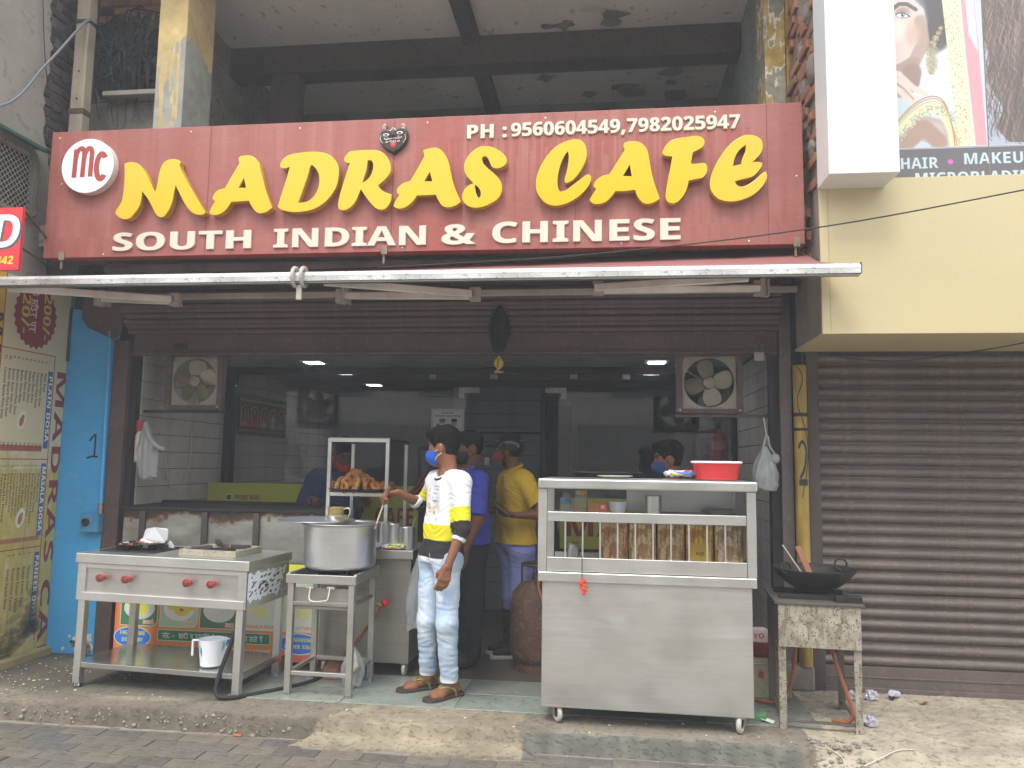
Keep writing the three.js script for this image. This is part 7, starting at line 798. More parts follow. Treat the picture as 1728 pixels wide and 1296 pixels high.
// ---------------------------------------------------------------- people
const capsSdf = (L, k) => (x, y, z) => { let d = 9; for (const c of L) { const q = cap(x, y, z, c[0], c[1], c[2], c[3]); d = d > 8 ? q : smin(d, q, k); } return d; };
function boundsOf(L, pad) { const lo = [9, 9, 9], hi = [-9, -9, -9]; for (const [a, b, ra, rb2] of L) for (const [p, r] of [[a, ra], [b, rb2]]) ['x', 'y', 'z'].forEach((k, i) => { lo[i] = Math.min(lo[i], p[k] - r - pad); hi[i] = Math.max(hi[i], p[k] + r + pad); }); return [lo, hi]; }
const ell = (x, y, z, cx, cy, cz, rx_, ry_, rz_) => { const a = (x - cx) / rx_, b = (y - cy) / ry_, c = (z - cz) / rz_, k = Math.hypot(a, b, c); return (k - 1) * Math.min(rx_, ry_, rz_); };
function frameOf(c, face) { const f = V(...face).normalize(), r = V(0, 1, 0).cross(f).normalize(), u = f.clone().cross(r); return { c, f, r, u, loc: (x, y, z) => { const a = x - c.x, b = y - c.y, d = z - c.z; return [a * r.x + b * r.y + d * r.z, a * u.x + b * u.y + d * u.z, a * f.x + b * f.y + d * f.z]; }, w: (x, y, z) => c.clone().addScaledVector(r, x).addScaledVector(u, y).addScaledVector(f, z) }; }
function skull(x, y, z) { let d = ell(x, y, z, 0, 0.03, -0.012, 0.074, 0.095, 0.094); d = smin(d, ell(x, y, z, 0, -0.04, 0.022, 0.058, 0.074, 0.068), 0.04); return d; }
const HV = [[0, -0.085, 0.06], [0, -0.088, 0.068], [0, 0.018, 0.08], [0, -0.024, 0.1], [-0.012, -0.028, 0.09], [0.012, -0.028, 0.09], [-0.035, 0.034, 0.074], [0.035, 0.034, 0.074], [-0.018, -0.056, 0.082], [0.018, -0.056, 0.082]].map((q) => V(...q));
function headSdf(x, y, z) {
  let d = skull(x, y, z); if (d > 0.05) return d; d = smin(d, cap(x, y, z, HV[0], HV[1], 0.022, 0.02), 0.03);
  d = smin(d, cap(x, y, z, HV[2], HV[3], 0.007, 0.013), 0.014); d = smin(d, cap(x, y, z, HV[4], HV[5], 0.009, 0.009), 0.01); d = smin(d, cap(x, y, z, HV[6], HV[7], 0.009, 0.009), 0.02);
  for (let s = -1; s < 2; s += 2) { const e = Math.hypot(x - s * 0.03, y - 0.014, z - 0.09) - 0.016; d = -smin(-d, e, 0.012); const b = Math.hypot(x - s * 0.03, y - 0.013, z - 0.071) - 0.0125; d = Math.min(d, b); d = smin(d, ell(x, y, z, s * 0.078, -0.002, -0.008, 0.011, 0.031, 0.02), 0.008); }
  return smin(d, cap(x, y, z, HV[8], HV[9], 0.007, 0.007), 0.008);
}
function handPrims(w, dir, nrm, thumb, curl, k = 1) {
  const d = V(...dir).normalize(), n = V(...nrm); n.addScaledVector(d, -n.dot(d)).normalize(); const s = d.clone().cross(n).multiplyScalar(thumb), L = [], P = (a, b, c) => w.clone().addScaledVector(d, a * k).addScaledVector(s, b * k).addScaledVector(n, c * k);
  const off = [0.03, 0.01, -0.01, -0.028], len = [0.92, 1, 0.94, 0.76];
  off.forEach((o, i) => { const kn = P(0.085 - (i === 3 ? 0.008 : 0), o, 0); L.push([P(0.005, o * 0.55, 0), kn, 0.015 * k, 0.0115 * k]); let p = kn, a = 0; [0.04, 0.026, 0.021].forEach((l, j) => { a += curl * [0.75, 1, 0.7][j]; const q = p.clone().addScaledVector(d, Math.cos(a) * l * len[i] * k).addScaledVector(n, Math.sin(a) * l * len[i] * k); L.push([p, q, (0.0095 - j * 0.0008) * k, (0.0088 - j * 0.0009) * k]); p = q; }); });
  const t0 = P(0.02, 0.022, 0.004), t1 = P(0.055, 0.045, 0.012 + 0.012 * curl), t2 = P(0.082, 0.046 - 0.012 * curl, 0.02 + 0.02 * curl); L.push([t0, t1, 0.014 * k, 0.0105 * k], [t1, t2, 0.0102 * k, 0.0085 * k]); return L;
}
function person(lb, J, o) {
  const root = V(J.pelvis[0], 0, J.pelvis[2]), p = thing('person', lb, 'person', root.x, 0, root.z), j = {}; for (const k in J) j[k] = V(...J[k]).sub(root);
  const ax = j.shL.clone().sub(j.shR).setY(0).normalize(), at = (a, s) => a.clone().addScaledVector(ax, s), fw = V(-ax.z, 0, ax.x), g = o.girth || 1;
  const torso = (e) => [[at(j.chest, -0.075), at(j.belly, -0.062), 0.095 * g + e, 0.088 * g + e], [at(j.chest, 0.075), at(j.belly, 0.062), 0.095 * g + e, 0.088 * g + e], [at(j.belly, -0.06), at(j.pelvis, -0.07), 0.09 * g + e, 0.1 * g + e], [at(j.belly, 0.06), at(j.pelvis, 0.07), 0.09 * g + e, 0.1 * g + e], [j.shL.clone().lerp(j.shR, 0.12), j.shR.clone().lerp(j.shL, 0.12), 0.062 + e, 0.062 + e], [j.neck.clone().add(V(0, -0.065, 0)), at(j.neck, 0).lerp(j.shL, 0.7).add(V(0, -0.02, 0)), 0.05 + e, 0.046 + e], [j.neck.clone().add(V(0, -0.065, 0)), at(j.neck, 0).lerp(j.shR, 0.7).add(V(0, -0.02, 0)), 0.05 + e, 0.046 + e]];
  const arm = (s, e0 = 0) => [[j['sh' + s], j['el' + s], 0.045 + e0, 0.036 + e0], [j['el' + s], j['wr' + s], 0.037 + e0, 0.025 + e0]], leg = (s, e0 = 0) => [[j['hip' + s], j['kn' + s], 0.074 + e0, 0.05 + e0], [j['kn' + s], j['an' + s], 0.05 + e0, 0.034 + e0]];
  const H = frameOf(j.head, o.face), chinN = H.w(0, -0.06, -0.025);
  const B = [...torso(0), ...arm('L'), ...arm('R'), ...leg('L'), ...leg('R'), [j.neck.clone().add(V(0, -0.03, 0)), chinN, 0.056, 0.052]];
  for (const s of ['L', 'R']) if (j['toe' + s]) { const h = j['heel' + s], t = j['toe' + s], d = t.clone().sub(h), sd = V(-d.z, 0, d.x).normalize(); B.push([j['an' + s], h.clone().add(V(0, 0.018, 0)), 0.032, 0.024], [j['an' + s].clone().add(V(0, -0.02, 0)), h.clone().addScaledVector(d, 0.55).add(V(0, 0.006, 0)), 0.03, 0.018], [h.clone().add(V(0, 0.008, 0)), h.clone().addScaledVector(d, 0.66), 0.025, 0.018], [h.clone().addScaledVector(d, 0.68).addScaledVector(sd, -0.02), h.clone().addScaledVector(d, 0.68).addScaledVector(sd, 0.02), 0.014, 0.014]); for (let i = 0; i < 5; i++) { const b = h.clone().addScaledVector(d, 0.72 - Math.abs(i - 1.2) * 0.02).addScaledVector(sd, (i - 2) * 0.0165), q = h.clone().addScaledVector(d, 0.96 - i * 0.035).addScaledVector(sd, (i - 2) * 0.0175); if (s === 'L') { } B.push([b, q, 0.011, i ? 0.0085 : 0.012]); } }
  const skinC = S(o.skin || 0x7d5136).map((v) => Math.pow(v, 2.2)), dkC = skinC.map((v) => v * 0.7), hairC = [0.012, 0.01, 0.009], cEye = [0.55, 0.53, 0.5];
  const skinAt = (x, y, z) => { const n = 1 + 0.1 * NZ(x * 22, y * 22, z * 22); return skinC.map((v) => v * n); };
  const geos = []; { const f = capsSdf(B, 0.04), [lo, hi] = boundsOf(B, 0.03); geos.push(nets(f, lo, hi, 0.012, skinAt)); }
  { const f = (x, y, z) => { const q = H.loc(x, y, z); return smin(headSdf(...q), cap(x, y, z, j.neck, chinN, 0.056, 0.052), 0.03); }; const c = j.head; geos.push(nets(f, [c.x - 0.14, c.y - 0.15, c.z - 0.14], [c.x + 0.14, c.y + 0.15, c.z + 0.14], 0.0055, (x, y, z) => { const [a, b, d] = H.loc(x, y, z); if (d > 0.06) for (const s of [-1, 1]) { const e = Math.hypot((a - s * 0.03), (b - 0.013) * 1.6); if (e < 0.006) return hairC; if (e < 0.0125 && o.near) return cEye; if (Math.abs(b - 0.04) < 0.006 && Math.abs(a - s * 0.032) < 0.02) return hairC; if (Math.abs(b + 0.056) < 0.008 && Math.abs(a) < 0.02) return [skinC[0] * 0.85, skinC[1] * 0.6, skinC[2] * 0.6]; } return skinAt(x, y, z); })); }
  for (const h of o.hands || []) { const L = handPrims(j['wr' + h.s], h.dir, h.nrm, h.thumb, h.curl, h.k || 1); L.push([j['el' + h.s].clone().lerp(j['wr' + h.s], 0.9), j['wr' + h.s], 0.027, 0.022]); const [lo, hi] = boundsOf(L, 0.012); geos.push(nets(capsSdf(L, 0.012), lo, hi, 0.0042, skinAt)); }
  const sm = new THREE.MeshPhysicalMaterial({ vertexColors: true, roughness: 0.6, sheen: 0.2, side: THREE.DoubleSide });
  mesh('body', Object.assign(mergeGeometries(geos.map((q) => { const n = q.toNonIndexed(); return n; })), { userData: { keepUV: true } }), sm, p);
  const fold = (x, y, z, s, a) => { const w = NZ(x * 5 + s, y * 5, z * 5) * 0.12, u = y + w + 0.5 * (x * 0.6 + z * 0.5); return a * (NZ(x * 9 + s, y * 7, z * 9) + 0.9 * Math.abs(NZ(x * 7, u * 24 + s, z * 7)) - 0.3); };
  // shirt
  const e = o.shirtEase ?? 0.016, SH = [...torso(e)], cuffs = []; for (const s of ['L', 'R']) { const t = o.sleeve, a = j['sh' + s], b = j['el' + s], w = j['wr' + s]; if (t <= 1) { const q = a.clone().lerp(b, t); cuffs.push([a, q, 0.07, 0.066]); } else { const q = b.clone().lerp(w, t - 1); SH.push([a, b, 0.055, 0.047]); cuffs.push([b, q, 0.046, 0.04]); } }
  const tf = capsSdf(SH, 0.05), hem = o.hem, shf = (x, y, z) => { let d = tf(x, y, z); for (const c of cuffs) { const dx = c[1].x - c[0].x, dy = c[1].y - c[0].y, dz = c[1].z - c[0].z, l = Math.hypot(dx, dy, dz), pr = ((x - c[1].x) * dx + (y - c[1].y) * dy + (z - c[1].z) * dz) / l; d = smin(d, Math.max(cap(x, y, z, c[0], c[1], c[2], c[3]), pr), o.sleeve > 1 ? 0.01 : 0.03); } if (d > 0.05 || d < -0.05) return Math.max(d, hem - y - 0.01); d += fold(x, y, z, o.seed, 0.009); const hy = hem + 0.008 * NZ(x * 7, 3, z * 7); d = Math.max(d, hy - y); const flare = Math.max(0, 1 - Math.abs(y - hem) / 0.1); d -= flare * 0.006; d = Math.max(d, 0.066 - Math.hypot(x - j.neck.x - fw.x * 0.03, (y - j.neck.y - 0.03) * 0.75, z - j.neck.z - fw.z * 0.03)); return d; };
  const [lo, hi] = boundsOf([...SH, ...cuffs], 0.03); const shm = mesh('shirt', nets(shf, lo, hi, o.near ? 0.0065 : 0.01, (x, y, z) => { const c = o.shirtColour(x, y, z, j); return c; }), new THREE.MeshPhysicalMaterial({ vertexColors: true, roughness: 0.9, sheen: 0.3, side: THREE.DoubleSide }), p);
  if (o.collar) { const r = rng(3); const pts = []; for (let k = 0; k <= 20; k++) { const a = k / 20 * 6.283, R = 0.068 + 0.004 * Math.sin(a * 2); pts.push([j.neck.x + Math.cos(a) * R, j.neck.y + 0.008 - 0.03 * (Math.cos(a) * fw.x + Math.sin(a) * fw.z), j.neck.z + Math.sin(a) * R]); } const t = tube(pts, 0.016, 60, 8); mesh('collar', t, mat(o.collar, 0.9), p); }
  if (o.neckline) { const pts = []; for (let k = 0; k <= 24; k++) { const a = k / 24 * 6.283, c = Math.cos(a) * fw.x + Math.sin(a) * fw.z; pts.push([j.neck.x + fw.x * 0.022 + Math.cos(a) * 0.07, j.neck.y + 0.0 - 0.05 * Math.max(0, c), j.neck.z + fw.z * 0.022 + Math.sin(a) * 0.07]); } mesh('neck_trim', tube(pts, 0.007, 80, 6), M.black, p); }
  // trousers
  const TE = o.legEase ?? 0.012, TR = [[at(j.pelvis, -0.06), j.hipR, 0.1 * g + TE, 0.085 + TE], [at(j.pelvis, 0.06), j.hipL, 0.1 * g + TE, 0.085 + TE]]; for (const s of ['L', 'R']) TR.push([j['hip' + s], j['kn' + s], 0.08 + TE, 0.057 + TE], [j['kn' + s], j['an' + s].clone().add(V(0, -0.02, 0)), 0.057 + TE, (o.ankle ?? 0.05) + TE * 0.6]);
  const gt = capsSdf(TR, 0.03), cut = (o.cuffY ?? 0.07), trf = (x, y, z) => { let d = gt(x, y, z); if (d > 0.05 || d < -0.05) return Math.max(d, cut - y, y - (j.pelvis.y + 0.1)); d += fold(x, y, z, o.seed + 5, 0.008) + 0.007 * NZ(x * 6, y * 34, z * 6 + o.seed) * sstep(0.45, 0.12, y); d = Math.max(d, cut - y, y - (j.pelvis.y + 0.1)); return d; };
  { const [a, b] = boundsOf(TR, 0.03); mesh('trousers', nets(trf, a, b, o.near ? 0.0075 : 0.011, o.trouserColour), new THREE.MeshPhysicalMaterial({ vertexColors: true, roughness: 0.92, sheen: 0.2, side: THREE.DoubleSide }), p); }
  // hair
  const hf = (x, y, z) => {
    const [a, b, d] = H.loc(x, y, z); let q = skull(a, b, d), line = d > 0.03 ? lerp(0, 0.078, clamp((d - 0.03) / 0.055)) : 0.8 * (d - 0.03); if (q > 0.08 || q < -0.04) return Math.max(q, line - b);
    q -= 0.0035 + (o.quiff ? 0.02 : 0.013) * sstep(0.005, 0.1, b) + 0.004 * sstep(0, -0.08, d); q -= 0.003 * NZ(x * 30, y * 30, z * 30) + 0.0028 * NZ(a * 170, b * 45, d * 55);
    if (o.quiff) q = smin(q, ell(a, b, d, 0, 0.112, 0.055, 0.058, 0.022, 0.045) - 0.005 * NZ(a * 120, b * 30, d * 40), 0.025);
    if (Math.abs(a) > 0.05) q = Math.max(q, 0.034 - Math.hypot((b + 0.004) * 0.85, d + 0.004));
    return Math.max(q, line - b + 0.012 * NZ(a * 80, 2, d * 80));
  };
  const c = j.head; mesh('hair', nets(hf, [c.x - 0.14, c.y - 0.13, c.z - 0.14], [c.x + 0.14, c.y + 0.16, c.z + 0.14], 0.0055), new THREE.MeshPhysicalMaterial({ color: 0x0d0b0a, roughness: 0.8, specularIntensity: 0.25, side: THREE.DoubleSide }), p);
  if (o.mask) { const my = o.maskY || 0, mf = (x, y, z) => { const [a, b, d] = H.loc(x, y, z); let q = Math.min(skull(a, b, d) - 0.01, 9); q = smin(q, ell(a, b - my, d, 0, -0.048, 0.07, 0.05, 0.042, 0.05), 0.03); const bb = b - my; return Math.max(q, bb + 0.008 - 0.25 * (d - 0.04) * 0, -0.105 - bb, 0.028 - d + 0.3 * Math.abs(bb + 0.05)); }; const mm = mesh('face_mask', nets(mf, [c.x - 0.15, c.y - 0.15, c.z - 0.15], [c.x + 0.15, c.y + 0.08, c.z + 0.15], 0.005), mat(o.mask, 0.85), p); for (const s of [-1, 1]) for (const yy of [-0.02, -0.085]) mesh('ear_loop', tube([[s * 0.052, yy + my, 0.05], [s * 0.075, yy * 0.6 + my * 0.5, 0.02], [s * 0.086, yy < -0.05 ? -0.03 : 0.024, -0.018]].map((q) => H.w(...q).toArray()), 0.0028, 14, 6), mat(o.loop || o.mask, 0.7), mm); }
  return { p, j, H, fw };
}
const RGB = (hex) => S(hex).map((v) => Math.pow(v, 2.2));
const cw = RGB(0xdfe2e8), cy = RGB(0xe3da2c), ck = RGB(0x2c2a2a), cor = RGB(0xe0a050), cgr = RGB(0x8a8d98);
const boy = person('young man in white, yellow and black tee and ripped jeans stirring the big pot', {
  head: [-1.049, 1.551, 0.55], neck: [-1.006, 1.402, 0.55], chest: [-1.004, 1.253, 0.56], belly: [-1.02, 1.045, 0.56], pelvis: [-1.045, 0.876, 0.56], shL: [-0.895, 1.335, 0.69], elL: [-0.875, 1.054, 0.75], wrL: [-0.95, 0.834, 0.8], shR: [-1.127, 1.332, 0.42], elR: [-1.235, 1.175, 0.33], wrR: [-1.352, 1.262, 0.515],
  hipL: [-0.985, 0.85, 0.63], knL: [-0.967, 0.478, 0.69], anL: [-0.965, 0.1, 0.6], hipR: [-1.115, 0.84, 0.48], knR: [-1.125, 0.461, 0.54], anR: [-1.135, 0.1, 0.46], heelL: [-0.925, 0.036, 0.55], toeL: [-1.06, 0.032, 0.7], heelR: [-1.105, 0.036, 0.42], toeR: [-1.275, 0.032, 0.53] },
{ face: [-0.97, -0.1, -0.12], near: true, skin: 0x84563c, sleeve: 1.31, hem: 0.83, seed: 4, girth: 0.93, quiff: true, mask: 0x2e5cc4, loop: 0xdad8d6, neckline: true, shirtEase: 0.013, ankle: 0.048, cuffY: 0.1, legEase: 0.008,
  hands: [{ s: 'L', dir: [-0.22, -0.97, 0.1], nrm: [-0.5, 0, -0.85], thumb: -1, curl: 0.35 }, { s: 'R', dir: [-0.93, -0.12, 0.35], nrm: [0.1, -0.95, 0.2], thumb: -1, curl: 1.15 }],
  shirtColour: (x, y, z, j) => { // knitted bands of colour
    for (const s of ['L', 'R']) { const a = j['sh' + s], b = j['el' + s], d = b.clone().sub(a), l = d.length(), t = ((x - a.x) * d.x + (y - a.y) * d.y + (z - a.z) * d.z) / (l * l), dist = cap(x, y, z, a, b, 0, 0); const w = j['wr' + s], e = w.clone().sub(b), le = e.length(), t2 = ((x - b.x) * e.x + (y - b.y) * e.y + (z - b.z) * e.z) / (le * le), d2 = cap(x, y, z, b, w, 0, 0); if (d2 < 0.068 && t2 > 0 && d2 < dist + 0.01) return t2 > 0.22 ? cw : ck; const inner = (x - a.x) * (s === 'L' ? 1 : -1); if (dist < 0.085 && t > 0.3 && (t > 0.5 || inner > -0.02)) { if (s === 'R' ? t > 0.66 : t > 0.84) return ck; return (s === 'R' ? t > 0.3 : t > 0.54) ? cy : cw; } }
    if (y > 1.07) { const fx = -0.75 * x + 0.66 * z, sx = 0.66 * x + 0.75 * z; if (fx > 0.05) { const q = NZ(sx * 60, y * 60, 3), box_ = (a, b, c, d) => sx > a && sx < b && y > c && y < d; if (box_(-0.08, -0.04, 1.24, 1.31) && q > 0.1) return cor; if (box_(-0.07, -0.02, 1.12, 1.2) && q > 0.05) return cor; if (box_(0.0, 0.035, 1.13, 1.19) && q > -0.1) return cor; if (box_(-0.01, 0.07, 1.21, 1.32) && Math.sin(y * 260) > 0.5 && NZ(sx * 90, y * 30, 1) > -0.1) return cgr; } return cw; }
    if (y > 0.975) return cy; if (y > 0.865) return ck; return cw; },
  trouserColour: (x, y, z) => { const n = NZ(x * 6, y * 5, z * 6), f = NZ(x * 40, y * 60, z * 40), r = NZ(x * 16 + 3, y * 13, z * 16); let c = mix3(RGB(0x9fb9d6), RGB(0xc4d3e2), clamp(0.5 + n * 1.2 + f * 0.2)); if (r + 0.5 * NZ(x * 50, y * 90, z * 50) > 0.42 && y < 0.75 && y > 0.35) c = mix3(c, RGB(0xdfe2e4), 0.6); c = mix3(c, RGB(0x86a2c2), 0.5 * clamp(NZ(x * 4, y * 3 + 9, z * 4) * 2)); if (y < 0.14) c = mix3(c, RGB(0xd8dfe8), 0.8); return c; } });
for (const s of ['L', 'R']) { // rubber sandals
  const h = boy.j['heel' + s], t = boy.j['toe' + s], d = t.clone().sub(h), a = Math.atan2(-d.z, d.x), L = d.length(); const f = new THREE.Group(); f.name = 'flip_flop'; f.position.set(h.x, 0.005, h.z); f.rotation.y = a; boy.p.add(f);
  const o = shapeOf([-0.045, 0, 0, -0.03, 0.036, 0, 0.06, 0.038, 0, 0.15, 0.052, 0, L + 0.015, 0.046, 0, L + 0.045, 0.0, 0, L + 0.018, -0.046, 0, 0.15, -0.05, 0, 0.06, -0.038, 0, -0.03, -0.036, 0]); const g = poly(o, 0.016, 0.003); g.rotateX(-Math.PI / 2); mesh('sole', g, mat(0x3c362f, 0.8), f); const gm = mat(0x7a8048, 0.6); const x0 = L * 0.78; mesh('strap', [tube([[x0, 0.03, 0.006], [x0 - 0.02, 0.056, 0.01], [x0 - 0.06, 0.07, 0.03], [x0 - 0.105, 0.052, 0.046], [x0 - 0.125, 0.012, 0.042]], 0.008, 24, 6), tube([[x0, 0.03, 0.006], [x0 - 0.02, 0.056, -0.002], [x0 - 0.06, 0.07, -0.028], [x0 - 0.105, 0.052, -0.046], [x0 - 0.125, 0.012, -0.04]], 0.008, 24, 6)], gm, f);
}
{ // carrier bag hanging from the young man's far hip side
  const b = bagMesh('carried_bag', 'limp white carrier bag hanging beside the young man in ripped jeans', -1.23, 0.83, 0.4, 0.075, 0.46, 0.05, 21, {});
}
const solid = (hex, v = 0.12) => { const c = RGB(hex); return (x, y, z) => { const n = 1 + v * NZ(x * 7, y * 7, z * 7); return c.map((q) => q * n); }; };
const rider = person('man in yellow polo shirt and black helmet holding a phone', {
  head: [-0.755, 1.56, -0.49], neck: [-0.715, 1.415, -0.49], chest: [-0.69, 1.265, -0.49], belly: [-0.687, 1.016, -0.49], pelvis: [-0.684, 0.86, -0.49], shL: [-0.605, 1.335, -0.34], elL: [-0.455, 1.085, -0.25], wrL: [-0.65, 1.085, -0.17], shR: [-0.767, 1.32, -0.65], elR: [-0.82, 1.08, -0.68], wrR: [-0.92, 1.1, -0.5], hipL: [-0.63, 0.8, -0.42], knL: [-0.633, 0.44, -0.41], anL: [-0.664, 0.09, -0.46], hipR: [-0.727, 0.8, -0.56], knR: [-0.71, 0.44, -0.54], anR: [-0.722, 0.09, -0.6] },
{ face: [-0.95, 0.0, -0.2], skin: 0x70452f, sleeve: 0.72, hem: 0.86, seed: 9, girth: 1.12, shirtEase: 0.02, mask: 0x9c4a52, collar: 0xb59428, near: true, shirtColour: solid(0xc9a52c), trouserColour: (x, y, z) => { const n = 1 + 0.15 * NZ(x * 8, y * 6, z * 8); return (y > 0.35 ? RGB(0x8a90cc) : RGB(0x2a2b34)).map((q) => q * n); }, legEase: 0.02,
  hands: [{ s: 'L', dir: [-0.95, 0.15, 0.1], nrm: [-0.1, 0.85, -0.5], thumb: 1, curl: 0.5 }, { s: 'R', dir: [-0.7, 0, 0.7], nrm: [0, 1, 0], thumb: -1, curl: 0.7 }] });
{ // helmet and phone
  const h = thing('helmet', 'glossy black peaked helmet worn by the man in yellow', 'helmet', rider.p.position.x, 0, rider.p.position.z), H = rider.H, c = rider.j.head;
  const hf = (x, y, z) => { const [a, b, d] = H.loc(x, y, z); let q = ell(a, b, d, 0, 0.035, -0.012, 0.098, 0.112, 0.12); q = Math.max(q, 0.012 + 0.16 * d - b + (d < -0.04 ? (d + 0.04) * 0.5 : 0)); const pk = Math.max(ell(a, b, d, 0, 0.036, 0.1, 0.085, 0.03, 0.085), Math.abs(b - 0.036 - 0.1 * (d - 0.1) * -0.4) - 0.006); return Math.min(q, pk); };
  mesh('shell', nets(hf, [c.x - 0.22, c.y - 0.1, c.z - 0.2], [c.x + 0.2, c.y + 0.2, c.z + 0.2], 0.006), mat(0x0d0d0e, 0.16), h); mesh('strap', tube([[0.09, 0.02, -0.01], [0.082, -0.06, 0.0], [0.05, -0.105, 0.03], [0, -0.115, 0.04]].map((q) => H.w(...q).toArray()), 0.006, 20, 6), M.black, h); mesh('strap', tube([[-0.09, 0.02, -0.01], [-0.082, -0.06, 0.0], [-0.05, -0.105, 0.03], [0, -0.115, 0.04]].map((q) => H.w(...q).toArray()), 0.006, 20, 6), M.black, h);
  const f = thing('phone', 'black phone in the hand of the man in yellow', 'phone', -0.745, 1.135, -0.14, 0.25); f.rotation.z = -0.8; f.rotation.x = 0.5; mesh('case', rb(0.13, 0.012, 0.068, 0.005), mat(0x141416, 0.3), f); mesh('bezel', rb(0.132, 0.004, 0.07, 0.0015), mat(0xb8b8b4, 0.3, { metalness: 0.6 }), f);
  const sh = rider.j; for (const s of ['L', 'R']) { const a = sh['an' + s], q = new THREE.Group(); q.name = 'shoe'; q.position.set(a.x, 0, a.z); q.rotation.y = 0.25; rider.p.add(q); const o = shapeOf([0.06, 0.03, 0, -0.05, 0.04, 0, -0.15, 0.04, 0, -0.195, 0.01, 0, -0.19, -0.025, 0, -0.1, -0.04, 0, 0.05, -0.034, 0, 0.075, 0, 0]); const g = poly(o, 0.02, 0.003); g.rotateX(-Math.PI / 2); g.translate(0, 0.004, 0); mesh('sole', g, mat(0xbdbcb4, 0.6), q); const u = [[V(0.02, 0.06, 0), V(-0.06, 0.055, 0), 0.042, 0.04], [V(-0.06, 0.05, 0), V(-0.15, 0.035, 0), 0.038, 0.03], [V(0.01, 0.07, 0), V(0.01, 0.1, 0), 0.042, 0.045]], uf = capsSdf(u, 0.02); mesh('upper', nets((x, y, z) => Math.max(uf(x, y, z), 0.024 - y), [-0.2, 0.0, -0.07], [0.08, 0.16, 0.07], 0.008), mat(0x1c1c1f, 0.8), q); }
}
const shoes = (P) => { for (const s of ['L', 'R']) { const a = P.j['an' + s], u = [[V(a.x, 0.05, a.z), V(a.x + P.fw.x * 0.07, 0.045, a.z + P.fw.z * 0.07), 0.045, 0.04], [V(a.x + P.fw.x * 0.07, 0.04, a.z + P.fw.z * 0.07), V(a.x + P.fw.x * 0.16, 0.035, a.z + P.fw.z * 0.16), 0.038, 0.03]], uf = capsSdf(u, 0.02), [lo, hi] = boundsOf(u, 0.02); mesh('shoe', nets((x, y, z) => Math.max(uf(x, y, z), 0.006 - y), lo, hi, 0.01), M.black, P.p); } };
const blueMan = person('man in royal blue shirt and black face mask standing behind the young man', {
  head: [-1.01, 1.56, -0.18], neck: [-1.035, 1.4, -0.2], chest: [-1, 1.25, -0.2], belly: [-0.983, 1.02, -0.2], pelvis: [-0.98, 0.87, -0.2], shL: [-0.91, 1.33, -0.05], elL: [-0.898, 1.06, 0.0], wrL: [-0.98, 0.84, 0.05], shR: [-1.08, 1.32, -0.35], elR: [-1.13, 1.06, -0.38], wrR: [-1.13, 0.82, -0.34], hipL: [-0.95, 0.82, -0.13], knL: [-0.94, 0.45, -0.12], anL: [-0.95, 0.09, -0.14], hipR: [-1.02, 0.82, -0.27], knR: [-1.03, 0.45, -0.28], anR: [-1.03, 0.09, -0.3] },
{ face: [-0.82, -0.12, 0.5], skin: 0x6e452f, sleeve: 0.9, hem: 0.88, seed: 13, mask: 0x141414, collar: 0x3a3f92, shirtColour: solid(0x3a3f98), trouserColour: solid(0x23242a), legEase: 0.016, hands: [{ s: 'L', dir: [-0.2, -0.97, 0.1], nrm: [-0.6, 0, -0.7], thumb: -1, curl: 0.4 }, { s: 'R', dir: [0, -1, 0.1], nrm: [0.6, 0, 0.5], thumb: 1, curl: 0.4 }] }); shoes(blueMan);
const cook = person('man in dark navy shirt with a red mask pulled down behind the back counter', {
  head: [-2.13, 1.515, -0.66], neck: [-2.2, 1.4, -0.7], chest: [-2.25, 1.25, -0.72], belly: [-2.26, 1.02, -0.75], pelvis: [-2.26, 0.87, -0.78], shL: [-2.08, 1.3, -0.7], elL: [-2.0, 1.04, -0.6], wrL: [-1.9, 1.16, -0.46], shR: [-2.4, 1.31, -0.68], elR: [-2.48, 1.06, -0.6], wrR: [-2.3, 1.16, -0.42], hipL: [-2.18, 0.82, -0.78], knL: [-2.17, 0.45, -0.76], anL: [-2.17, 0.09, -0.8], hipR: [-2.34, 0.82, -0.78], knR: [-2.35, 0.45, -0.76], anR: [-2.35, 0.09, -0.8] },
{ face: [0.42, -0.5, 0.75], skin: 0x54372a, sleeve: 1.7, hem: 0.85, seed: 17, mask: 0xa8262c, maskY: -0.04, collar: 0x252d48, shirtColour: solid(0x2b3656), trouserColour: solid(0x26262a), hands: [{ s: 'L', dir: [0.4, 0.1, 0.8], nrm: [0, -1, 0], thumb: 1, curl: 0.8 }, { s: 'R', dir: [0.6, 0, 0.7], nrm: [0, -1, 0], thumb: -1, curl: 0.8 }] }); shoes(cook);
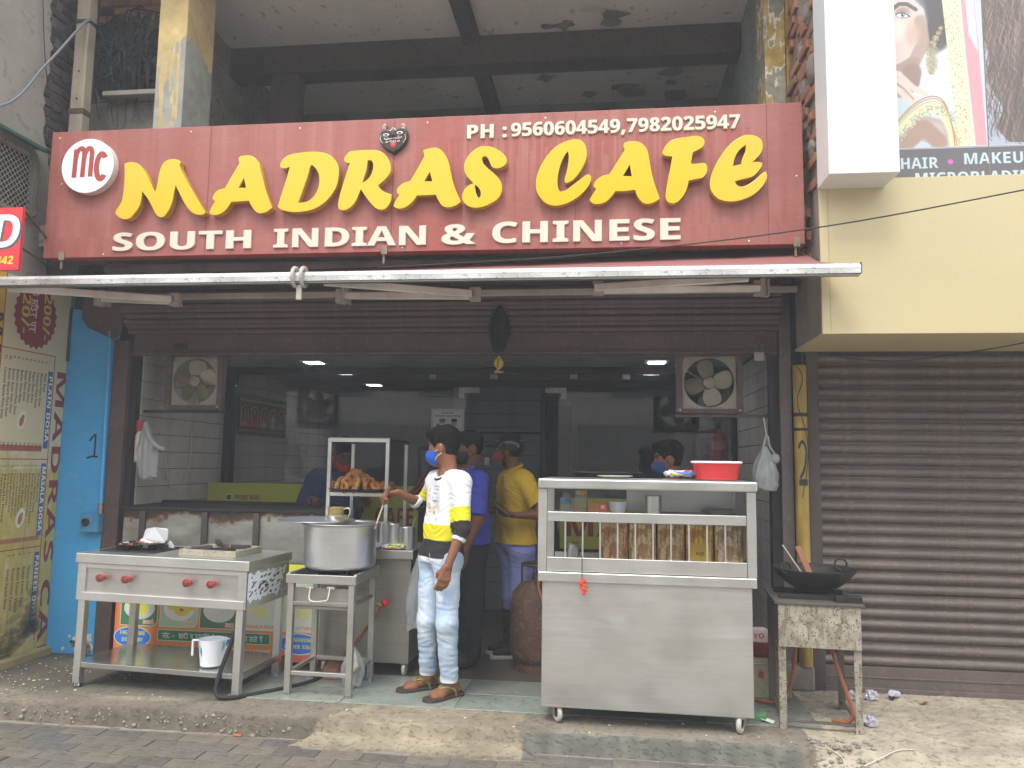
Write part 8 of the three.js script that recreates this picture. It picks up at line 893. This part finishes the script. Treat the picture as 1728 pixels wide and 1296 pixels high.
const server = person('man with short hair and blue face mask standing behind the serving cart', {
  head: [0.45, 1.5, -0.25], neck: [0.485, 1.35, -0.25], chest: [0.5, 1.2, -0.25], belly: [0.5, 0.98, -0.25], pelvis: [0.5, 0.84, -0.25], shL: [0.56, 1.28, -0.08], elL: [0.58, 1.02, -0.02], wrL: [0.46, 0.84, 0.06], shR: [0.46, 1.28, -0.42], elR: [0.42, 1.02, -0.46], wrR: [0.34, 0.84, -0.4], hipL: [0.51, 0.8, -0.17], knL: [0.5, 0.43, -0.16], anL: [0.51, 0.09, -0.17], hipR: [0.49, 0.8, -0.33], knR: [0.48, 0.43, -0.33], anR: [0.5, 0.09, -0.34] },
{ face: [-0.98, -0.08, 0.12], skin: 0x84573f, sleeve: 0.8, hem: 0.84, seed: 23, quiff: true, mask: 0x2c4a80, shirtColour: solid(0x4a4440), trouserColour: solid(0x26262a), hands: [{ s: 'L', dir: [-0.4, -0.9, 0.1], nrm: [-0.5, 0, -0.7], thumb: -1, curl: 0.5 }, { s: 'R', dir: [-0.4, -0.9, 0], nrm: [0.5, 0, 0.5], thumb: 1, curl: 0.5 }] }); shoes(server);
{ const c = thing('maroon_cloth', 'maroon cloth draped from the display case beside the young man', 'cloth', -1.235, 1.2, -0.1); const g = new THREE.PlaneGeometry(1, 1, 30, 24), p = g.attributes.position; for (let i = 0; i < p.count; i++) { const u = p.getX(i) + 0.5, v = p.getY(i) + 0.5; p.setXYZ(i, lerp(lerp(-0.27, -0.02, u), 0.0 + 0.03 * u, Math.pow(v, 0.55)), 0.02 + 0.3 * v, 0.025 * Math.sin(u * 24 + v * 3) * (1 - 0.6 * v) + 0.02 * NZ(u * 5, v * 5, 1)); } g.computeVertexNormals(); mesh('fabric', g, mat(0x6e3436, 0.95), c); }
// ---------------------------------------------------------------- the row across the street, mirrored in glass and steel
const opp = thing('opposite_building', 'plain plastered building row facing the cafe across the street', 'building', 0, 0, 14);
{
  const wm = patchy(0xa8a39b, 0x948f88, { size: 2, seed: 300, rough: 0.9 }), dk = mat(0x3a3c40, 0.4), sh = patchy(0x77736e, 0x66625d, { size: 1.5, seed: 301 });
  for (const [x0, x1, h] of [[-16, -9, 8], [-9, -3.2, 6.6], [-3.2, 2.5, 8.4], [2.5, 9, 6.2], [9, 16, 7.6]]) { mesh('wall', bx(x0 + 0.02, x1 - 0.02, -0.14, h, 0, 3), wm, opp); mesh('parapet', bx(x0 + 0.02, x1 - 0.02, h, h + 0.3, -0.1, 0.1), wm, opp); mesh('shutter', bx(x0 + 0.6, x1 - 0.6, 0, 2.6, -0.06, -0.002), sh, opp); for (let f = 0; f < 2; f++) for (const t of [0.25, 0.7]) mesh('window', bx(lerp(x0, x1, t) - 0.6, lerp(x0, x1, t) + 0.6, 3.4 + f * 2.1, 4.7 + f * 2.1, -0.04, -0.002), dk, opp); }
}
renderer.render(scene, camera);
